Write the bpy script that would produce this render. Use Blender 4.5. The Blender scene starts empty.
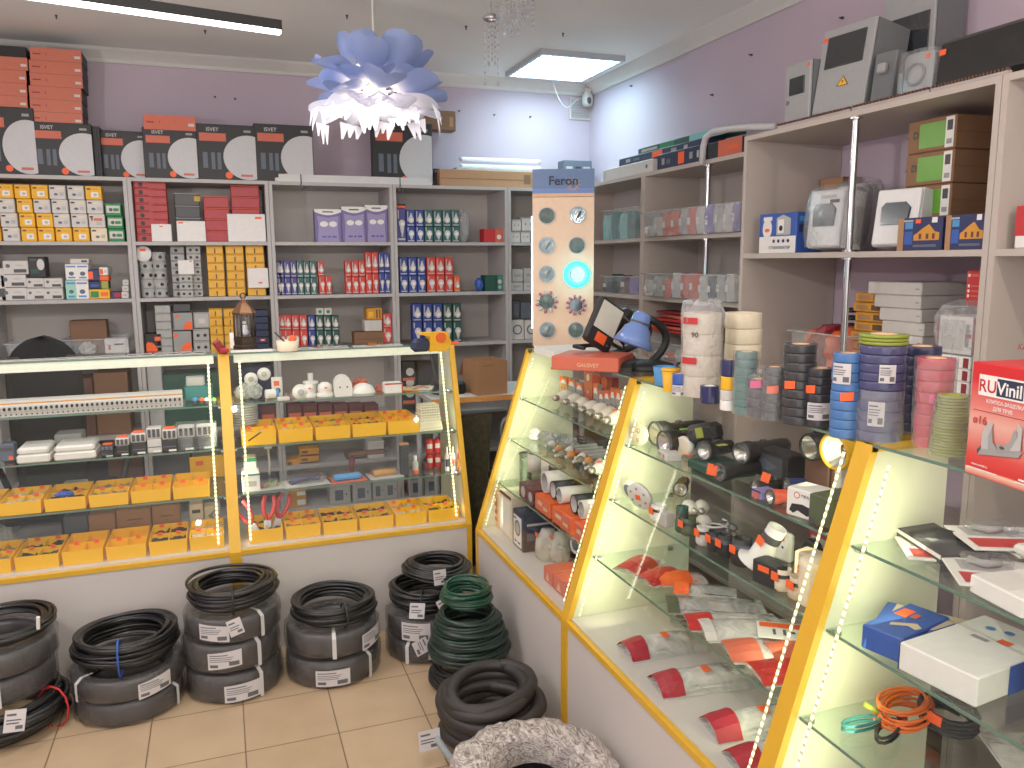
import bpy, bmesh, math, random
from mathutils import Vector, Matrix, Euler
random.seed(7)
PI = math.pi
C = bpy.context.scene.collection
scene = bpy.context.scene

# ------------------------------------------------------------------ camera
FPX, YAW, PITCH, ROLL = 799.6, .348152, .152411, -.0063676
_f = Vector((math.sin(YAW)*math.cos(PITCH), math.cos(YAW)*math.cos(PITCH), -math.sin(PITCH)))
_r0 = Vector((math.cos(YAW), -math.sin(YAW), 0)); _u0 = _r0.cross(_f)
_r = _r0*math.cos(ROLL)+_u0*math.sin(ROLL); _u = -_r0*math.sin(ROLL)+_u0*math.cos(ROLL)
EYE = Vector((0, 0, 1.6))
cam = bpy.data.objects.new('camera', bpy.data.cameras.new('camera'))
C.objects.link(cam)
cam.matrix_world = Matrix(((_r.x, _u.x, -_f.x, EYE.x), (_r.y, _u.y, -_f.y, EYE.y), (_r.z, _u.z, -_f.z, EYE.z), (0, 0, 0, 1)))
cam.data.sensor_width = 36; cam.data.lens = FPX/1024*36; cam.data.clip_start = .02
scene.camera = cam

def ray(u, v): return _f*FPX+_r*(u-512)-_u*(v-384)
def S(u, v, z):                         # a point of the photo on a level surface at height z
    d = ray(u, v); return EYE+d*((z-EYE.z)/d.z)
def SY(u, v, Y): d = ray(u, v); return EYE+d*(Y/d.y)
def SX(u, v, X): d = ray(u, v); return EYE+d*(X/d.x)

# ------------------------------------------------------------------ materials
_M = {}
def lin(c):
    return tuple(((x/255+.055)/1.055)**2.4 if x/255 > .04045 else x/255/12.92 for x in c)
def mat(name, rgb=None, rough=.55, metal=0, var=.08, scale=40, emit=0, bump=0, alpha=1, spec=.5, coat=0):
    if name in _M: return _M[name]
    m = bpy.data.materials.new(name); m.use_nodes = True; nt = m.node_tree; N = nt.nodes; Lk = nt.links
    b = N['Principled BSDF']; c = lin(rgb)
    tc = N.new('ShaderNodeTexCoord'); nz = N.new('ShaderNodeTexNoise'); nz.inputs['Scale'].default_value = scale; nz.inputs['Detail'].default_value = 4
    Lk.new(tc.outputs['Object'], nz.inputs['Vector'])
    mx = N.new('ShaderNodeMix'); mx.data_type = 'RGBA'
    Lk.new(nz.outputs['Fac'], mx.inputs[0])
    mx.inputs[6].default_value = (*[x*(1-var) for x in c], 1); mx.inputs[7].default_value = (*[min(1, x*(1+var)) for x in c], 1)
    Lk.new(mx.outputs[2], b.inputs['Base Color'])
    b.inputs['Roughness'].default_value = rough; b.inputs['Metallic'].default_value = metal
    b.inputs['Specular IOR Level'].default_value = spec; b.inputs['Coat Weight'].default_value = coat
    if emit:
        Lk.new(mx.outputs[2], b.inputs['Emission Color']); b.inputs['Emission Strength'].default_value = emit
    if bump:
        bp = N.new('ShaderNodeBump'); bp.inputs['Strength'].default_value = bump; bp.inputs['Distance'].default_value = .01
        Lk.new(nz.outputs['Fac'], bp.inputs['Height']); Lk.new(bp.outputs['Normal'], b.inputs['Normal'])
    if alpha < 1: b.inputs['Alpha'].default_value = alpha
    _M[name] = m; return m
def glassmat(name, tint, refl=1.35, haze=0, hazecol=(1, 1, 1), rough=.02, wrinkle=0, wscale=18):
    # thin pane or film: see-through with fresnel reflection and an optional milky share
    m = bpy.data.materials.new(name); m.use_nodes = True; nt = m.node_tree; N = nt.nodes; Lk = nt.links
    N.remove(N['Principled BSDF']); out = N['Material Output']
    tr = N.new('ShaderNodeBsdfTransparent'); tr.inputs[0].default_value = (*tint, 1)
    gl = N.new('ShaderNodeBsdfGlossy'); gl.inputs['Roughness'].default_value = rough
    lw = N.new('ShaderNodeLayerWeight'); lw.inputs[0].default_value = .5
    pw = N.new('ShaderNodeMath'); pw.operation = 'POWER'; pw.inputs[1].default_value = 4; Lk.new(lw.outputs['Facing'], pw.inputs[0])
    fr = N.new('ShaderNodeMath'); fr.operation = 'MULTIPLY_ADD'; fr.inputs[1].default_value = .75; fr.inputs[2].default_value = ((refl-1)/(refl+1))**2; Lk.new(pw.outputs[0], fr.inputs[0])
    mx = N.new('ShaderNodeMixShader')
    Lk.new(fr.outputs[0], mx.inputs[0]); Lk.new(gl.outputs[0], mx.inputs[2])
    src = tr
    tc = N.new('ShaderNodeTexCoord'); nz = N.new('ShaderNodeTexNoise'); nz.inputs['Scale'].default_value = wscale; nz.inputs['Detail'].default_value = 6
    Lk.new(tc.outputs['Object'], nz.inputs['Vector'])
    if haze:
        df = N.new('ShaderNodeBsdfDiffuse'); df.inputs[0].default_value = (*hazecol, 1)
        m2 = N.new('ShaderNodeMixShader'); mr = N.new('ShaderNodeMapRange')
        mr.inputs[1].default_value = .3; mr.inputs[2].default_value = .7
        mr.inputs[3].default_value = haze*.5; mr.inputs[4].default_value = haze*1.5
        Lk.new(nz.outputs['Fac'], mr.inputs[0]); Lk.new(mr.outputs[0], m2.inputs[0])
        Lk.new(tr.outputs[0], m2.inputs[1]); Lk.new(df.outputs[0], m2.inputs[2]); src = m2
    if wrinkle:
        nz.inputs['Distortion'].default_value = 1.5
        bp = N.new('ShaderNodeBump'); bp.inputs['Strength'].default_value = wrinkle; bp.inputs['Distance'].default_value = .02
        Lk.new(nz.outputs['Fac'], bp.inputs['Height']); Lk.new(bp.outputs['Normal'], gl.inputs['Normal']); Lk.new(bp.outputs['Normal'], lw.inputs['Normal'])
    Lk.new(src.outputs[0], mx.inputs[1]); Lk.new(mx.outputs[0], out.inputs[0])
    _M[name] = m; return m
PAL = dict(white=(228,224,220), offwhite=(205,200,196), paper=(235,232,228), grey=(150,150,150), lgrey=(178,177,176), dgrey=(70,70,74), black=(20,20,22), softblack=(32,33,36),
  red=(190,40,44), dred=(135,34,44), crimson=(165,28,48), orange=(235,95,35), tagorange=(255,96,40), salmon=(206,98,74), yellow=(240,178,28), binyellow=(236,172,26), cream=(230,214,186), green=(28,128,70), dgreen=(26,74,62), teal=(52,128,128),
  tealpk=(120,190,188), blue=(46,84,170), navy=(36,42,88), dblue=(32,40,70), purple=(88,84,160), lilac=(135,120,180), pink=(235,70,140), kraft=(168,124,88), dkraft=(122,86,60), silver=(190,190,194), brown=(92,62,50),
  sky=(70,140,200), lampblue=(104,132,196), limegreen=(110,190,50), ygreen=(150,160,52), beige=(205,186,160), tan=(222,178,140), maroon=(96,40,52), olive=(74,84,58), amber=(205,140,40), mint=(150,210,190), slate=(88,96,112), tapeblue=(70,118,180))
def M_(k):
    if k in _M: return _M[k]
    return mat(k, PAL[k])

# ------------------------------------------------------------------ mesh collecting
_fonts = {}
def text_polys(txt):
    if txt in _fonts: return _fonts[txt]
    cu = bpy.data.curves.new('lettering', 'FONT'); cu.body = txt; cu.size = 1; cu.align_x = 'CENTER'; cu.resolution_u = 3; cu.offset = .018
    o = bpy.data.objects.new('lettering', cu); C.objects.link(o)
    dg = bpy.context.evaluated_depsgraph_get(); me = bpy.data.meshes.new_from_object(o.evaluated_get(dg))
    r = ([v.co.copy() for v in me.vertices], [tuple(p.vertices) for p in me.polygons])
    bpy.data.objects.remove(o); bpy.data.meshes.remove(me); bpy.data.curves.remove(cu)
    _fonts[txt] = r; return r
class G:
    def __init__(s): s.v = []; s.f = []; s.m = []; s.mats = []; s.sm = []; s.M = Matrix.Identity(4)
    def mi(s, m):
        if isinstance(m, str): m = M_(m)
        if m not in s.mats: s.mats.append(m)
        return s.mats.index(m)
    def add(s, vs, fs, m, smooth=False):
        k = len(s.v); i = s.mi(m)
        s.v += [s.M @ Vector(v) for v in vs]
        for f in fs: s.f.append([k+j for j in f]); s.m.append(i); s.sm.append(smooth)
        return s
    def box(s, x0, x1, y0, y1, z0, z1, m):
        return s.add([(x, y, z) for z in (z0, z1) for y in (y0, y1) for x in (x0, x1)], [(0,2,3,1), (4,5,7,6), (0,1,5,4), (2,6,7,3), (0,4,6,2), (1,3,7,5)], m)
    def cbox(s, w, d, h, m, z=0, c=.004, x=0, y=0):   # box with chamfered edges, standing on z
        c = min(c, w*.3, d*.3, h*.3); a, b = w/2, d/2
        R = []
        for zz, k in ((z, c), (z+c, 0), (z+h-c, 0), (z+h, c)):
            A, B = a-k, b-k; q = c if k == 0 else c*.4
            R.append([(x+px, y+py, zz) for px, py in ((-A+q,-B), (A-q,-B), (A,-B+q), (A,B-q), (A-q,B), (-A+q,B), (-A,B-q), (-A,-B+q))])
        return s.rings(R, m, caps=True)
    def rings(s, R, m, caps=False, close=True, smooth=False, loop=False):
        n = len(R[0]); vs = [p for r in R for p in r]; fs = []
        L = len(R)
        for i in range(L if loop else L-1):
            a = i*n; b = ((i+1) % L)*n
            for j in range(n if close else n-1):
                k = (j+1) % n; fs.append((a+j, a+k, b+k, b+j))
        if caps: fs.append(tuple(range(n-1, -1, -1))); fs.append(tuple((L-1)*n+j for j in range(n)))
        return s.add(vs, fs, m, smooth)
    def lathe(s, prof, m, seg=20, x=0, y=0, z=0, caps=False, smooth=True, sx=1, sy=1):
        R = [[(x+sx*r*math.cos(2*PI*j/seg), y+sy*r*math.sin(2*PI*j/seg), z+h) for j in range(seg)] for r, h in prof]
        return s.rings(R, m, caps=caps, smooth=smooth)
    def cyl(s, r, h, m, x=0, y=0, z=0, seg=20, r2=None):
        r2 = r if r2 is None else r2
        s.lathe([(r, 0), (r2, h)], m, seg, x, y, z)
        for rr, zz, o in ((r, z, -1), (r2, z+h, 1)):
            s.add([(x+rr*math.cos(2*PI*j/seg), y+rr*math.sin(2*PI*j/seg), zz) for j in range(seg)], [tuple(range(seg))[::o]], m)
        return s
    def tube(s, pts, r, m, seg=6, closed=False, caps=True):
        pts = [Vector(p) for p in pts]; n = len(pts); R = []
        up = Vector((0, 0, 1)); prev = None
        for i, p in enumerate(pts):
            t = (pts[(i+1) % n]-pts[i-1]) if closed else (pts[min(i+1, n-1)]-pts[max(i-1, 0)])
            t.normalize()
            if prev is None:
                a = t.orthogonal().normalized() if abs(t.z) > .95 else t.cross(up).normalized()
            else:
                a = prev-t*prev.dot(t)
                a = a.normalized() if a.length > 1e-6 else t.orthogonal().normalized()
            prev = a; b = t.cross(a); rr = r[i] if isinstance(r, (list, tuple)) else r
            R.append([p+a*(rr*math.cos(2*PI*j/seg))+b*(rr*math.sin(2*PI*j/seg)) for j in range(seg)])
        return s.rings(R, m, caps=caps and not closed, smooth=True, loop=closed)
    def prism(s, poly, y0, y1, m):      # polygon in (x, z) extruded along y
        n = len(poly)
        return s.rings([[(x, y0, z) for x, z in poly], [(x, y1, z) for x, z in poly]], m, caps=True)
    def ball(s, r, m, x=0, y=0, z=0, seg=14, n=8, sx=1, sy=1, sz=1):
        return s.lathe([(max(1e-4, r*math.sin(PI*i/n)), -sz*r*math.cos(PI*i/n)) for i in range(n+1)], m, seg, x, y, z, sx=sx, sy=sy)
    # flat prints on a face: a = x axis, b = up axis
    def print_(s, items, w, h, y, flip=1):
        k = 0
        for it in items:
            k += 1; yy = y-flip*(.0006+.00018*k); t = it[0]
            if t == 'r':
                _, a, b, c, d, m = it; P = [(a, b), (c, b), (c, d), (a, d)]
            elif t == 'c':
                _, a, b, r, m = it[:5]; e = it[5] if len(it) > 5 else 1; n = 18
                P = [(a+r*math.cos(2*PI*j/n), b+e*r*w/h*math.sin(2*PI*j/n)) for j in range(n)]
            elif t == 'p': _, P, m = it
            elif t == 't':
                _, txt, a, b, size, m = it; vs, fs = text_polys(txt)
                s.add([((a-.5)*w+p.x*size*h, yy, b*h+p.y*size*h) for p in vs], fs, m); continue
            s.add([((p-.5)*w, yy, q*h) for p, q in P], [tuple(range(len(P)))], m)
        return s
    def mesh(s, name):
        me = bpy.data.meshes.new(name); me.from_pydata([tuple(v) for v in s.v], [], s.f)
        for m in s.mats: me.materials.append(m)
        me.polygons.foreach_set('material_index', s.m); me.polygons.foreach_set('use_smooth', s.sm)
        me.update(); return me

# ------------------------------------------------------------------ objects
LABELS = {}
def tag(o, label, cat, group=None, kind=None):
    if label: o['label'] = label; LABELS.setdefault(label, []).append((o.name, group))
    if cat: o['category'] = cat
    if group: o['group'] = group
    if kind: o['kind'] = kind
    return o
def obj(name, g, parent=None, label=None, loc=None, rot=None):
    me = g.mesh(name) if isinstance(g, G) else g
    o = bpy.data.objects.new(name, me); C.objects.link(o)
    if parent: o.parent = parent
    if label: o['label'] = label
    if loc is not None: o.location = loc
    if rot is not None: o.rotation_euler = rot
    return o
def thing(name, label, cat, loc=(0,0,0), rz=0, group=None, rot=None):
    o = bpy.data.objects.new(name, None); C.objects.link(o); o.location = loc
    o.rotation_euler = rot if rot else (0, 0, rz); o.empty_display_size = .05
    return tag(o, label, cat, group)
def struct(name, g, parent=None):
    o = obj(name, g, parent)
    if not parent: o['kind'] = 'structure'
    return o
def dup(o, loc, rz=None, label=None, cat=None, group=None, rot=None):
    r = o.copy(); C.objects.link(r); r.location = loc
    if rot: r.rotation_euler = rot
    elif rz is not None: r.rotation_euler = (0, 0, rz)
    if label: tag(r, label, cat or o.get('category'), group or o.get('group'))
    for ch in list(o.children):
        c = ch.copy(); C.objects.link(c); c.parent = r
        for gch in list(ch.children):
            d = gch.copy(); C.objects.link(d); d.parent = c
    return r
ORD = 'first second third fourth fifth sixth seventh eighth ninth tenth eleventh twelfth thirteenth fourteenth fifteenth sixteenth seventeenth eighteenth nineteenth twentieth'.split()
TENS = {20: 'twenty', 30: 'thirty', 40: 'forty'}
def nth(i):                              # i counted from 0
    if i < 20: return ORD[i]
    n = i+1; t = n//10*10; q = n % 10
    return (TENS[t]+'-'+ORD[q-1]) if q else {30: 'thirtieth', 40: 'fortieth'}[n]
_cm = {}
def carton(name, label, cat, x, y, z, w, d, h, m, art=(), rz=0, group=None, rot=None, side=None, top=None, ch=.003, children=(), key=None):
    """A closed box on (x, y, z) whose printed front looks along -y before rotation."""
    k = (key, round(w, 4), round(d, 4), round(h, 4)) if key else None
    me = _cm.get(k) if k else None
    if me is None:
        g = G(); g.cbox(w, d, h, m, c=ch); g.print_(art, w, h, -d/2)
        if side:                        # prints on both ends
            g.M = Matrix.Rotation(PI/2, 4, 'Z'); g.print_(side, d, h, -w/2)
            g.M = Matrix.Rotation(-PI/2, 4, 'Z'); g.print_(side, d, h, -w/2)
        if top:
            g.M = Matrix.Translation((0, 0, h)) @ Matrix.Rotation(-PI/2, 4, 'X') @ Matrix.Translation((0, 0, -d/2)); g.print_(top, w, d, 0)
        me = g.mesh(name)
        if k: _cm[k] = me
    o = obj(name, me, None, None, (x, y, z), rot or (0, 0, rz)); tag(o, label, cat, group)
    return o
def bayfit(x, w):                        # keep a ware clear of the bay uprights of the back shelving
    for i in range(6):
        a, b = XB[i]+TH+.002, XB[i+1]-TH-.004
        if XB[i] <= x < XB[i+1]:
            w = min(w, b-a); return min(max(x, a+w/2), b-w/2), w
    return x, w
def at_back(u0, v0, u1, v1, Y, z=None):   # photo rectangle on a plane facing the room: centre x, base z, width, height
    a = SY(u0, v1, Y); b = SY(u1, v0, Y); z0 = a.z if z is None else z
    return (a.x+b.x)/2, z0, b.x-a.x, b.z-z0
# ================================================================== shell
WX, WY, CZ = 2.35, 4.95, 2.73
def planks(): pass
def wallmat(name, rgb):
    return mat(name, rgb, rough=.9, var=.05, scale=3, bump=.03)
lav = wallmat('lavender paint', (188, 172, 188))
ceil_m = wallmat('ceiling paint', (236, 235, 232))
# tile floor
tm = bpy.data.materials.new('beige floor tiles'); tm.use_nodes = True
nt = tm.node_tree; N = nt.nodes; Lk = nt.links; b = N['Principled BSDF']
tc = N.new('ShaderNodeTexCoord'); mp = N.new('ShaderNodeMapping')
s = .3054; x0, y0 = -.6167, 2.8951
mp.inputs['Location'].default_value = (-x0/s, -y0/s, 0); mp.inputs['Scale'].default_value = (1/s, 1/s, 1)
Lk.new(tc.outputs['Object'], mp.inputs[0])
br = N.new('ShaderNodeTexBrick'); br.offset = 0; br.inputs['Scale'].default_value = 1; br.inputs['Brick Width'].default_value = 1; br.inputs['Row Height'].default_value = 1
br.inputs['Mortar Size'].default_value = .009; br.inputs['Mortar Smooth'].default_value = .3; br.inputs['Bias'].default_value = 0
br.inputs['Color1'].default_value = (*lin((190,164,132)), 1); br.inputs['Color2'].default_value = (*lin((184,157,125)), 1); br.inputs['Mortar'].default_value = (*lin((120,98,76)), 1)
Lk.new(mp.outputs[0], br.inputs[0])
nz = N.new('ShaderNodeTexNoise'); nz.inputs['Scale'].default_value = 7; nz.inputs['Detail'].default_value = 6; Lk.new(tc.outputs['Object'], nz.inputs[0])
mx = N.new('ShaderNodeMix'); mx.data_type = 'RGBA'; mx.blend_type = 'MULTIPLY'; mx.inputs[0].default_value = .35
Lk.new(br.outputs['Color'], mx.inputs[6]); Lk.new(nz.outputs['Color'], mx.inputs[7])
cr = N.new('ShaderNodeValToRGB'); cr.color_ramp.elements[0].color = (.72,.7,.68,1); cr.color_ramp.elements[1].color = (1,1,1,1); cr.color_ramp.elements[0].position = .3; cr.color_ramp.elements[1].position = .62
Lk.new(nz.outputs['Fac'], cr.inputs[0]); Lk.new(cr.outputs[0], mx.inputs[7])
Lk.new(mx.outputs[2], b.inputs['Base Color']); b.inputs['Roughness'].default_value = .32
bp = N.new('ShaderNodeBump'); bp.inputs['Strength'].default_value = .4; bp.inputs['Distance'].default_value = .002; bp.invert = True
Lk.new(br.outputs['Fac'], bp.inputs['Height']); Lk.new(bp.outputs[0], b.inputs['Normal'])

XL, YN = -2.2, -1.6
struct('floor', G().box(XL, WX, YN, WY, -.05, 0, tm))
struct('ceiling', G().box(XL, WX, YN, WY, CZ, CZ+.05, ceil_m))
struct('wall_back', G().box(XL, WX+.1, WY, WY+.1, 0, CZ, lav))
struct('wall_right', G().box(WX, WX+.1, YN, WY, 0, CZ, lav))
struct('wall_left', G().box(XL-.1, XL, YN, WY+.1, 0, CZ, lav))
cm = mat('cornice plaster', (205, 203, 200), rough=.8, var=.03)
prof = [(0, 0), (.012, 0), (.018, .018), (.04, .045), (.05, .058), (.055, .07), (0, .07)]
g = G(); n = len(prof)
g.rings([[(x, WY-a, CZ-.07+h) for a, h in prof] for x in (XL, WX)], cm, caps=True); struct('trim_1', g)
g = G(); g.rings([[(WX-a, y, CZ-.07+h) for a, h in prof] for y in (YN, WY)], cm, caps=True); struct('trim_2', g)
# plugged screw holes in walls are small: dark fixing marks on the ceiling and wall
# ================================================================== counters
lam = mat('white laminate', (206, 199, 194), rough=.38, var=.03, scale=6)
lamin = mat('cream laminate', (214, 214, 190), rough=.45, var=.03, scale=6)
gold = mat('gold anodised trim', (226, 172, 44), rough=.35, metal=.1, var=.06)
chrome = mat('chrome', (200, 200, 202), rough=.18, metal=1, var=.02)
glass = glassmat('counter glass', (.965, .985, .97), 1.42)
glshelf = glassmat('shelf glass', (.90, .95, .925), 1.45)
gledge = mat('glass edge', (92, 122, 108), rough=.2, var=.1)
ledm = mat('led strip dots', (255, 244, 170), emit=2.2)
stripm = mat('led strip tape', (226, 222, 196), rough=.5)
BASE, TOPZ, DEP, SL = .44, 1.22, .45, .24
SHZ = (1.015, .84, .655)
def counter(label, loc, rz, wid, shelves=SHZ, near_led=True, far_led=True):
    """Local frame: x along the front (0..wid), y into the counter, slanting glass front over a laminate base."""
    t = thing('display_counter', label, 'display counter', loc, rz, 'glass display counters with gold trim')
    W = wid
    def fy(z): return SL*(z-BASE)/(TOPZ-BASE)
    obj('base_cabinet', G().box(.004, W-.004, 0, DEP, 0, BASE-.012, lam), t)
    obj('display_floor', G().box(.02, W-.02, .012, DEP, BASE-.012, BASE+.012, lam), t)
    for k, x in (('end', 0), ('end', W-.018)):
        g = G(); g.rings([[(xx, fy(z)+.012, z) for z in (BASE, TOPZ-.01)]+[(xx, DEP, TOPZ-.01), (xx, DEP, BASE)] for xx in (x, x+.018)], lamin, caps=True)
        obj('end_panel', g, t)
    # gold trims
    for x in (.0, W-.022):
        g = G(); e = .022
        g.rings([[(xx, fy(z)-o, z) for z in (BASE, TOPZ+.004)]+[(xx, fy(z)+.014, z) for z in (TOPZ+.004, BASE)] for o in (.006,) for xx in (x, x+e)], gold, caps=True)
        g.box(x, x+e, SL-.004, DEP, TOPZ-.012, TOPZ+.006, gold)
        g.box(x, x+e, -.006, .01, 0, BASE, gold)
        obj('gold_post_trim', g, t)
    obj('gold_sill_trim', G().box(.022, W-.022, -.007, .014, BASE-.012, BASE+.006, gold), t)
    for k, z in enumerate(shelves):
        y0 = fy(z)+.022
        g = G(); g.box(.02, W-.02, y0+.002, DEP-.03, z-.006, z, glshelf); g.box(.02, W-.02, y0, y0+.002, z-.006, z, gledge)
        s_ = obj('glass_shelf', g, t)
        for x in (.02, W-.02-.012):
            obj('shelf_clip', G().box(x, x+.012, y0+.01, y0+.03, z-.016, z-.006, chrome), s_)
            obj('shelf_clip', G().box(x, x+.012, DEP-.09, DEP-.07, z-.016, z-.006, chrome), s_)
    g = G(); g.box(.0, W, SL-.002, DEP+.004, TOPZ, TOPZ+.006, glass); g.box(.0, W, SL-.004, SL-.002, TOPZ, TOPZ+.006, gledge)
    obj('top_glass', g, t)
    g = G(); nrm = Vector((0, -1, SL/(TOPZ-BASE))).normalized()*.004
    P = [Vector((x, fy(z), z)) for x, z in ((.022, BASE+.008), (W-.022, BASE+.008), (W-.022, TOPZ), (.022, TOPZ))]
    g.add([p for p in P], [(0,1,2,3)], glass)
    obj('front_glass', g, t)
    # led strips running up both ends behind the front glass
    for x, on in ((.058, near_led), (W-.066, far_led)):
        if not on: continue
        g = G(); z0, z1 = BASE+.03, TOPZ-.03; nn = 44; zs = []
        for i in range(nn):
            z = z0+i*(z1-z0)/nn; zs += [z, z+(z1-z0)/nn*.45]
        zs.append(z1); vs = [(xx, fy(z)+.011, z) for z in zs for xx in (x, x+.008)]
        k = len(zs)-1
        g.add(vs, [(2*i, 2*i+1, 2*i+3, 2*i+2) for i in range(k) if i % 2 == 0], stripm)
        g.f += [[2*i, 2*i+1, 2*i+3, 2*i+2] for i in range(k) if i % 2]; g.m += [g.mi(ledm)]*(k//2); g.sm += [False]*(k//2)
        obj('led_strip', g, t)
    return t
L1 = counter('gold-trimmed glass counter at far left, holding circuit breakers and yellow bins', (-1.0, 3.3, 0), 0, 1.0)
L2 = counter('gold-trimmed glass counter left of the corner gap, with smoke detectors on top shelf', (0, 3.3, 0), 0, 1.0)
L0 = counter('gold-trimmed glass counter mostly beyond the left picture edge', (-2.0, 3.3, 0), 0, 1.0)
R90 = -PI/2
R1 = counter('gold-trimmed glass counter right of the corner, holding bulbs and tube lamps', (1.0, 3.22, 0), R90, .96)
R2 = counter('gold-trimmed glass counter in the middle of right row, holding torches and tie bags', (1.0, 2.26, 0), R90, .99)
R3 = counter('gold-trimmed glass counter nearest at right edge, holding blue boxes and orange cable', (1.0, 1.27, 0), R90, .99)
# thick light strip housing under the left counters' top edge
for nm, x0, x1, lab in (('light_bar', -.955, -.04, 'long pale light bar under the top edge of far left counter'), ('light_bar', .04, .93, 'long pale light bar under the top edge of smoke detector counter')):
    o = obj(nm, G().box(x0, x1, 3.3+SL+.008, 3.3+SL+.03, TOPZ-.036, TOPZ-.0015, mat('light bar diffuser', (226, 228, 208), rough=.4, emit=.25)))
    tag(o, lab, 'light bar')

# ================================================================== shelving
shel = mat('grey shelving laminate', (176, 172, 172), rough=.5, var=.03, scale=8)
shback = mat('shelving back board', (186, 178, 174), rough=.6, var=.03, scale=8)
TH = .018
shelw = mat('warm-lit shelving laminate', (186, 174, 166), rough=.5, var=.03, scale=8)  # warm light of the right side mixed into the grey laminate colour
def shelf_unit(label, loc, rz, wid, dep, boards, top, back=True, lips=True, group='open shelving along the walls'):
    t = thing('shelving_unit', label, 'shelving', loc, rz, group); shel = _M['warm-lit shelving laminate' if rz else 'grey shelving laminate']
    for x in (0, wid-TH): obj('side_panel', G().box(x, x+TH, 0, dep, 0, top-TH, shel), t)
    obj('top_board', G().box(0, wid, 0, dep, top-TH, top, shel), t)
    if back: obj('back_board', G().box(TH, wid-TH, dep-.006, dep, 0, top-TH, shback), t)
    for z in boards: obj('shelf_board', G().box(TH, wid-TH, .002, dep-.006, z-TH, z, shel), t)
    return t
BZ = (1.712, 1.42, 1.118, .70, .45, .2)
YS = 4.6; BTOP = 2.035
XB = (-1.77, -1.095, -.41, .282, .958, 1.652, 2.33)
names = ['beyond the left picture edge', 'with yellow bulb cartons, second bay from left', 'with red and yellow junction boxes', 'with three purple cartons', 'with blue and green bulb cartons', 'in the back corner behind tall lamp stand']
for i in range(6):
    shelf_unit('grey open shelving bay '+names[i], (XB[i], YS, 0), 0, XB[i+1]-XB[i]-.002, .345, BZ, BTOP)
# right wall, far lower part (depth .33) and the nearer taller part (depth .45); fronts look to -x
XF, XN = 2.02, 1.9
shelf_unit('grey shelving bay on right wall holding teal bags, next to corner', (XF, 4.58, 0), R90, .95, .325, BZ, 2.03)
shelf_unit('grey shelving bay on right wall holding clear bins of cable clips', (XF, 3.628, 0), R90, .985, .325, BZ, 2.03)
NZ = (1.623, 1.19, .75, .3)
shelf_unit('taller grey shelving bay on right wall with blue stabilizer carton', (XN, 2.64, 0), R90, 1.07, .445, NZ, 2.06, back=False)
shelf_unit('taller grey shelving bay at the right picture edge', (XN, 1.568, 0), R90, 1.2, .445, NZ, 2.06, back=False)
def pole(label, x, y, z0, z1, r=.011):
    g = G(); g.cyl(r, z1-z0, chrome, z=0); t = obj('chrome_pole', g, None, None, (x, y, z0)); tag(t, label, 'pole', 'chrome shelf support poles')
    obj('flange', G().cyl(.022, .006, chrome), t); obj('flange', G().cyl(.022, .006, chrome, z=z1-z0-.006), t)
p = SX(856, 120, XN+.02); pole('chrome pole in the stabilizer carton bay, upper level', XN+.02, p.y, 1.6236, 2.06-TH-.0006)
pole('chrome pole in the stabilizer carton bay, lower level', XN+.02, p.y, 1.1906, 1.623-TH-.0006)
p = SX(708, 190, XF+.02); pole('chrome pole above the upper bin of cable clips', XF+.02, p.y, 1.7126, 2.03-TH-.0006)
pole('chrome pole above the lower bin of cable clips', XF+.02, p.y, 1.4206, 1.712-TH-.0006)

# ================================================================== lights and fittings
def area(name, loc, rot, sx, sy, power, col):
    l = bpy.data.lights.new(name, 'AREA'); l.shape = 'RECTANGLE'; l.size = sx; l.size_y = sy; l.energy = power; l.color = col
    o = bpy.data.objects.new(name, l); C.objects.link(o); o.location = loc; o.rotation_euler = rot; return o
# added unseen point lights that brighten the ceiling, walls and shelves
def fill_point(name, loc, power, col, r=.14):
    l = bpy.data.lights.new(name, 'POINT'); l.energy = power; l.color = col; l.shadow_soft_size = r
    o = bpy.data.objects.new(name, l); C.objects.link(o); o.location = loc
fill_point('fill_light', (-1.25, 2.15, 2.0), 30, (1, .95, .9), .018)
fill_point('fill_light', (.05, 1.0, 2.12), 30, (1, .94, .88), .018)
fill_point('fill_light', (-.3, -1.0, 1.9), 10, (1, .94, .88), .02)
fill_point('fill_light', (1.55, .35, 2.2), 13, (1, .86, .74), .018)
# LED strips in counters: thin lamps along the strips
for (x, y, rz_, pw) in ((1.03, 3.10, 0, .7), (1.03, 2.14, 0, .8), (1.03, 1.15, 0, .8), (1.03, 2.32, 1, .25), (1.03, 1.33, 1, .25), (1.05, 2.40, 0, .5), (1.05, 1.45, 0, .55), (1.05, .45, 0, .6)):
    o = area('led_strip_light', (x+.16, y, .83), (PI/2 if rz_ == 0 else -PI/2, 0, 0), .09, .72, pw, (.97, 1, .60))
    # lean the lamp with the slanted front
    e = Vector((SL, 0, TOPZ-BASE)).normalized(); nrm = Vector((0, 1 if rz_ == 0 else -1, 0)); nrm = (nrm*1.0+Vector((.3, 0, 0))).normalized()
    zax = -nrm if rz_ == 0 else -nrm
    # lamp shines along -z local: towards the end panel on the far side, so it glows
    zc = Vector((0, -1, 0)) if rz_ == 0 else Vector((0, 1, 0))
    yc = e; xc = yc.cross(zc).normalized(); zc = xc.cross(yc)
    mw = Matrix((xc, yc, zc)).transposed().to_4x4(); mw.translation = o.location; o.matrix_world = mw
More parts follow.
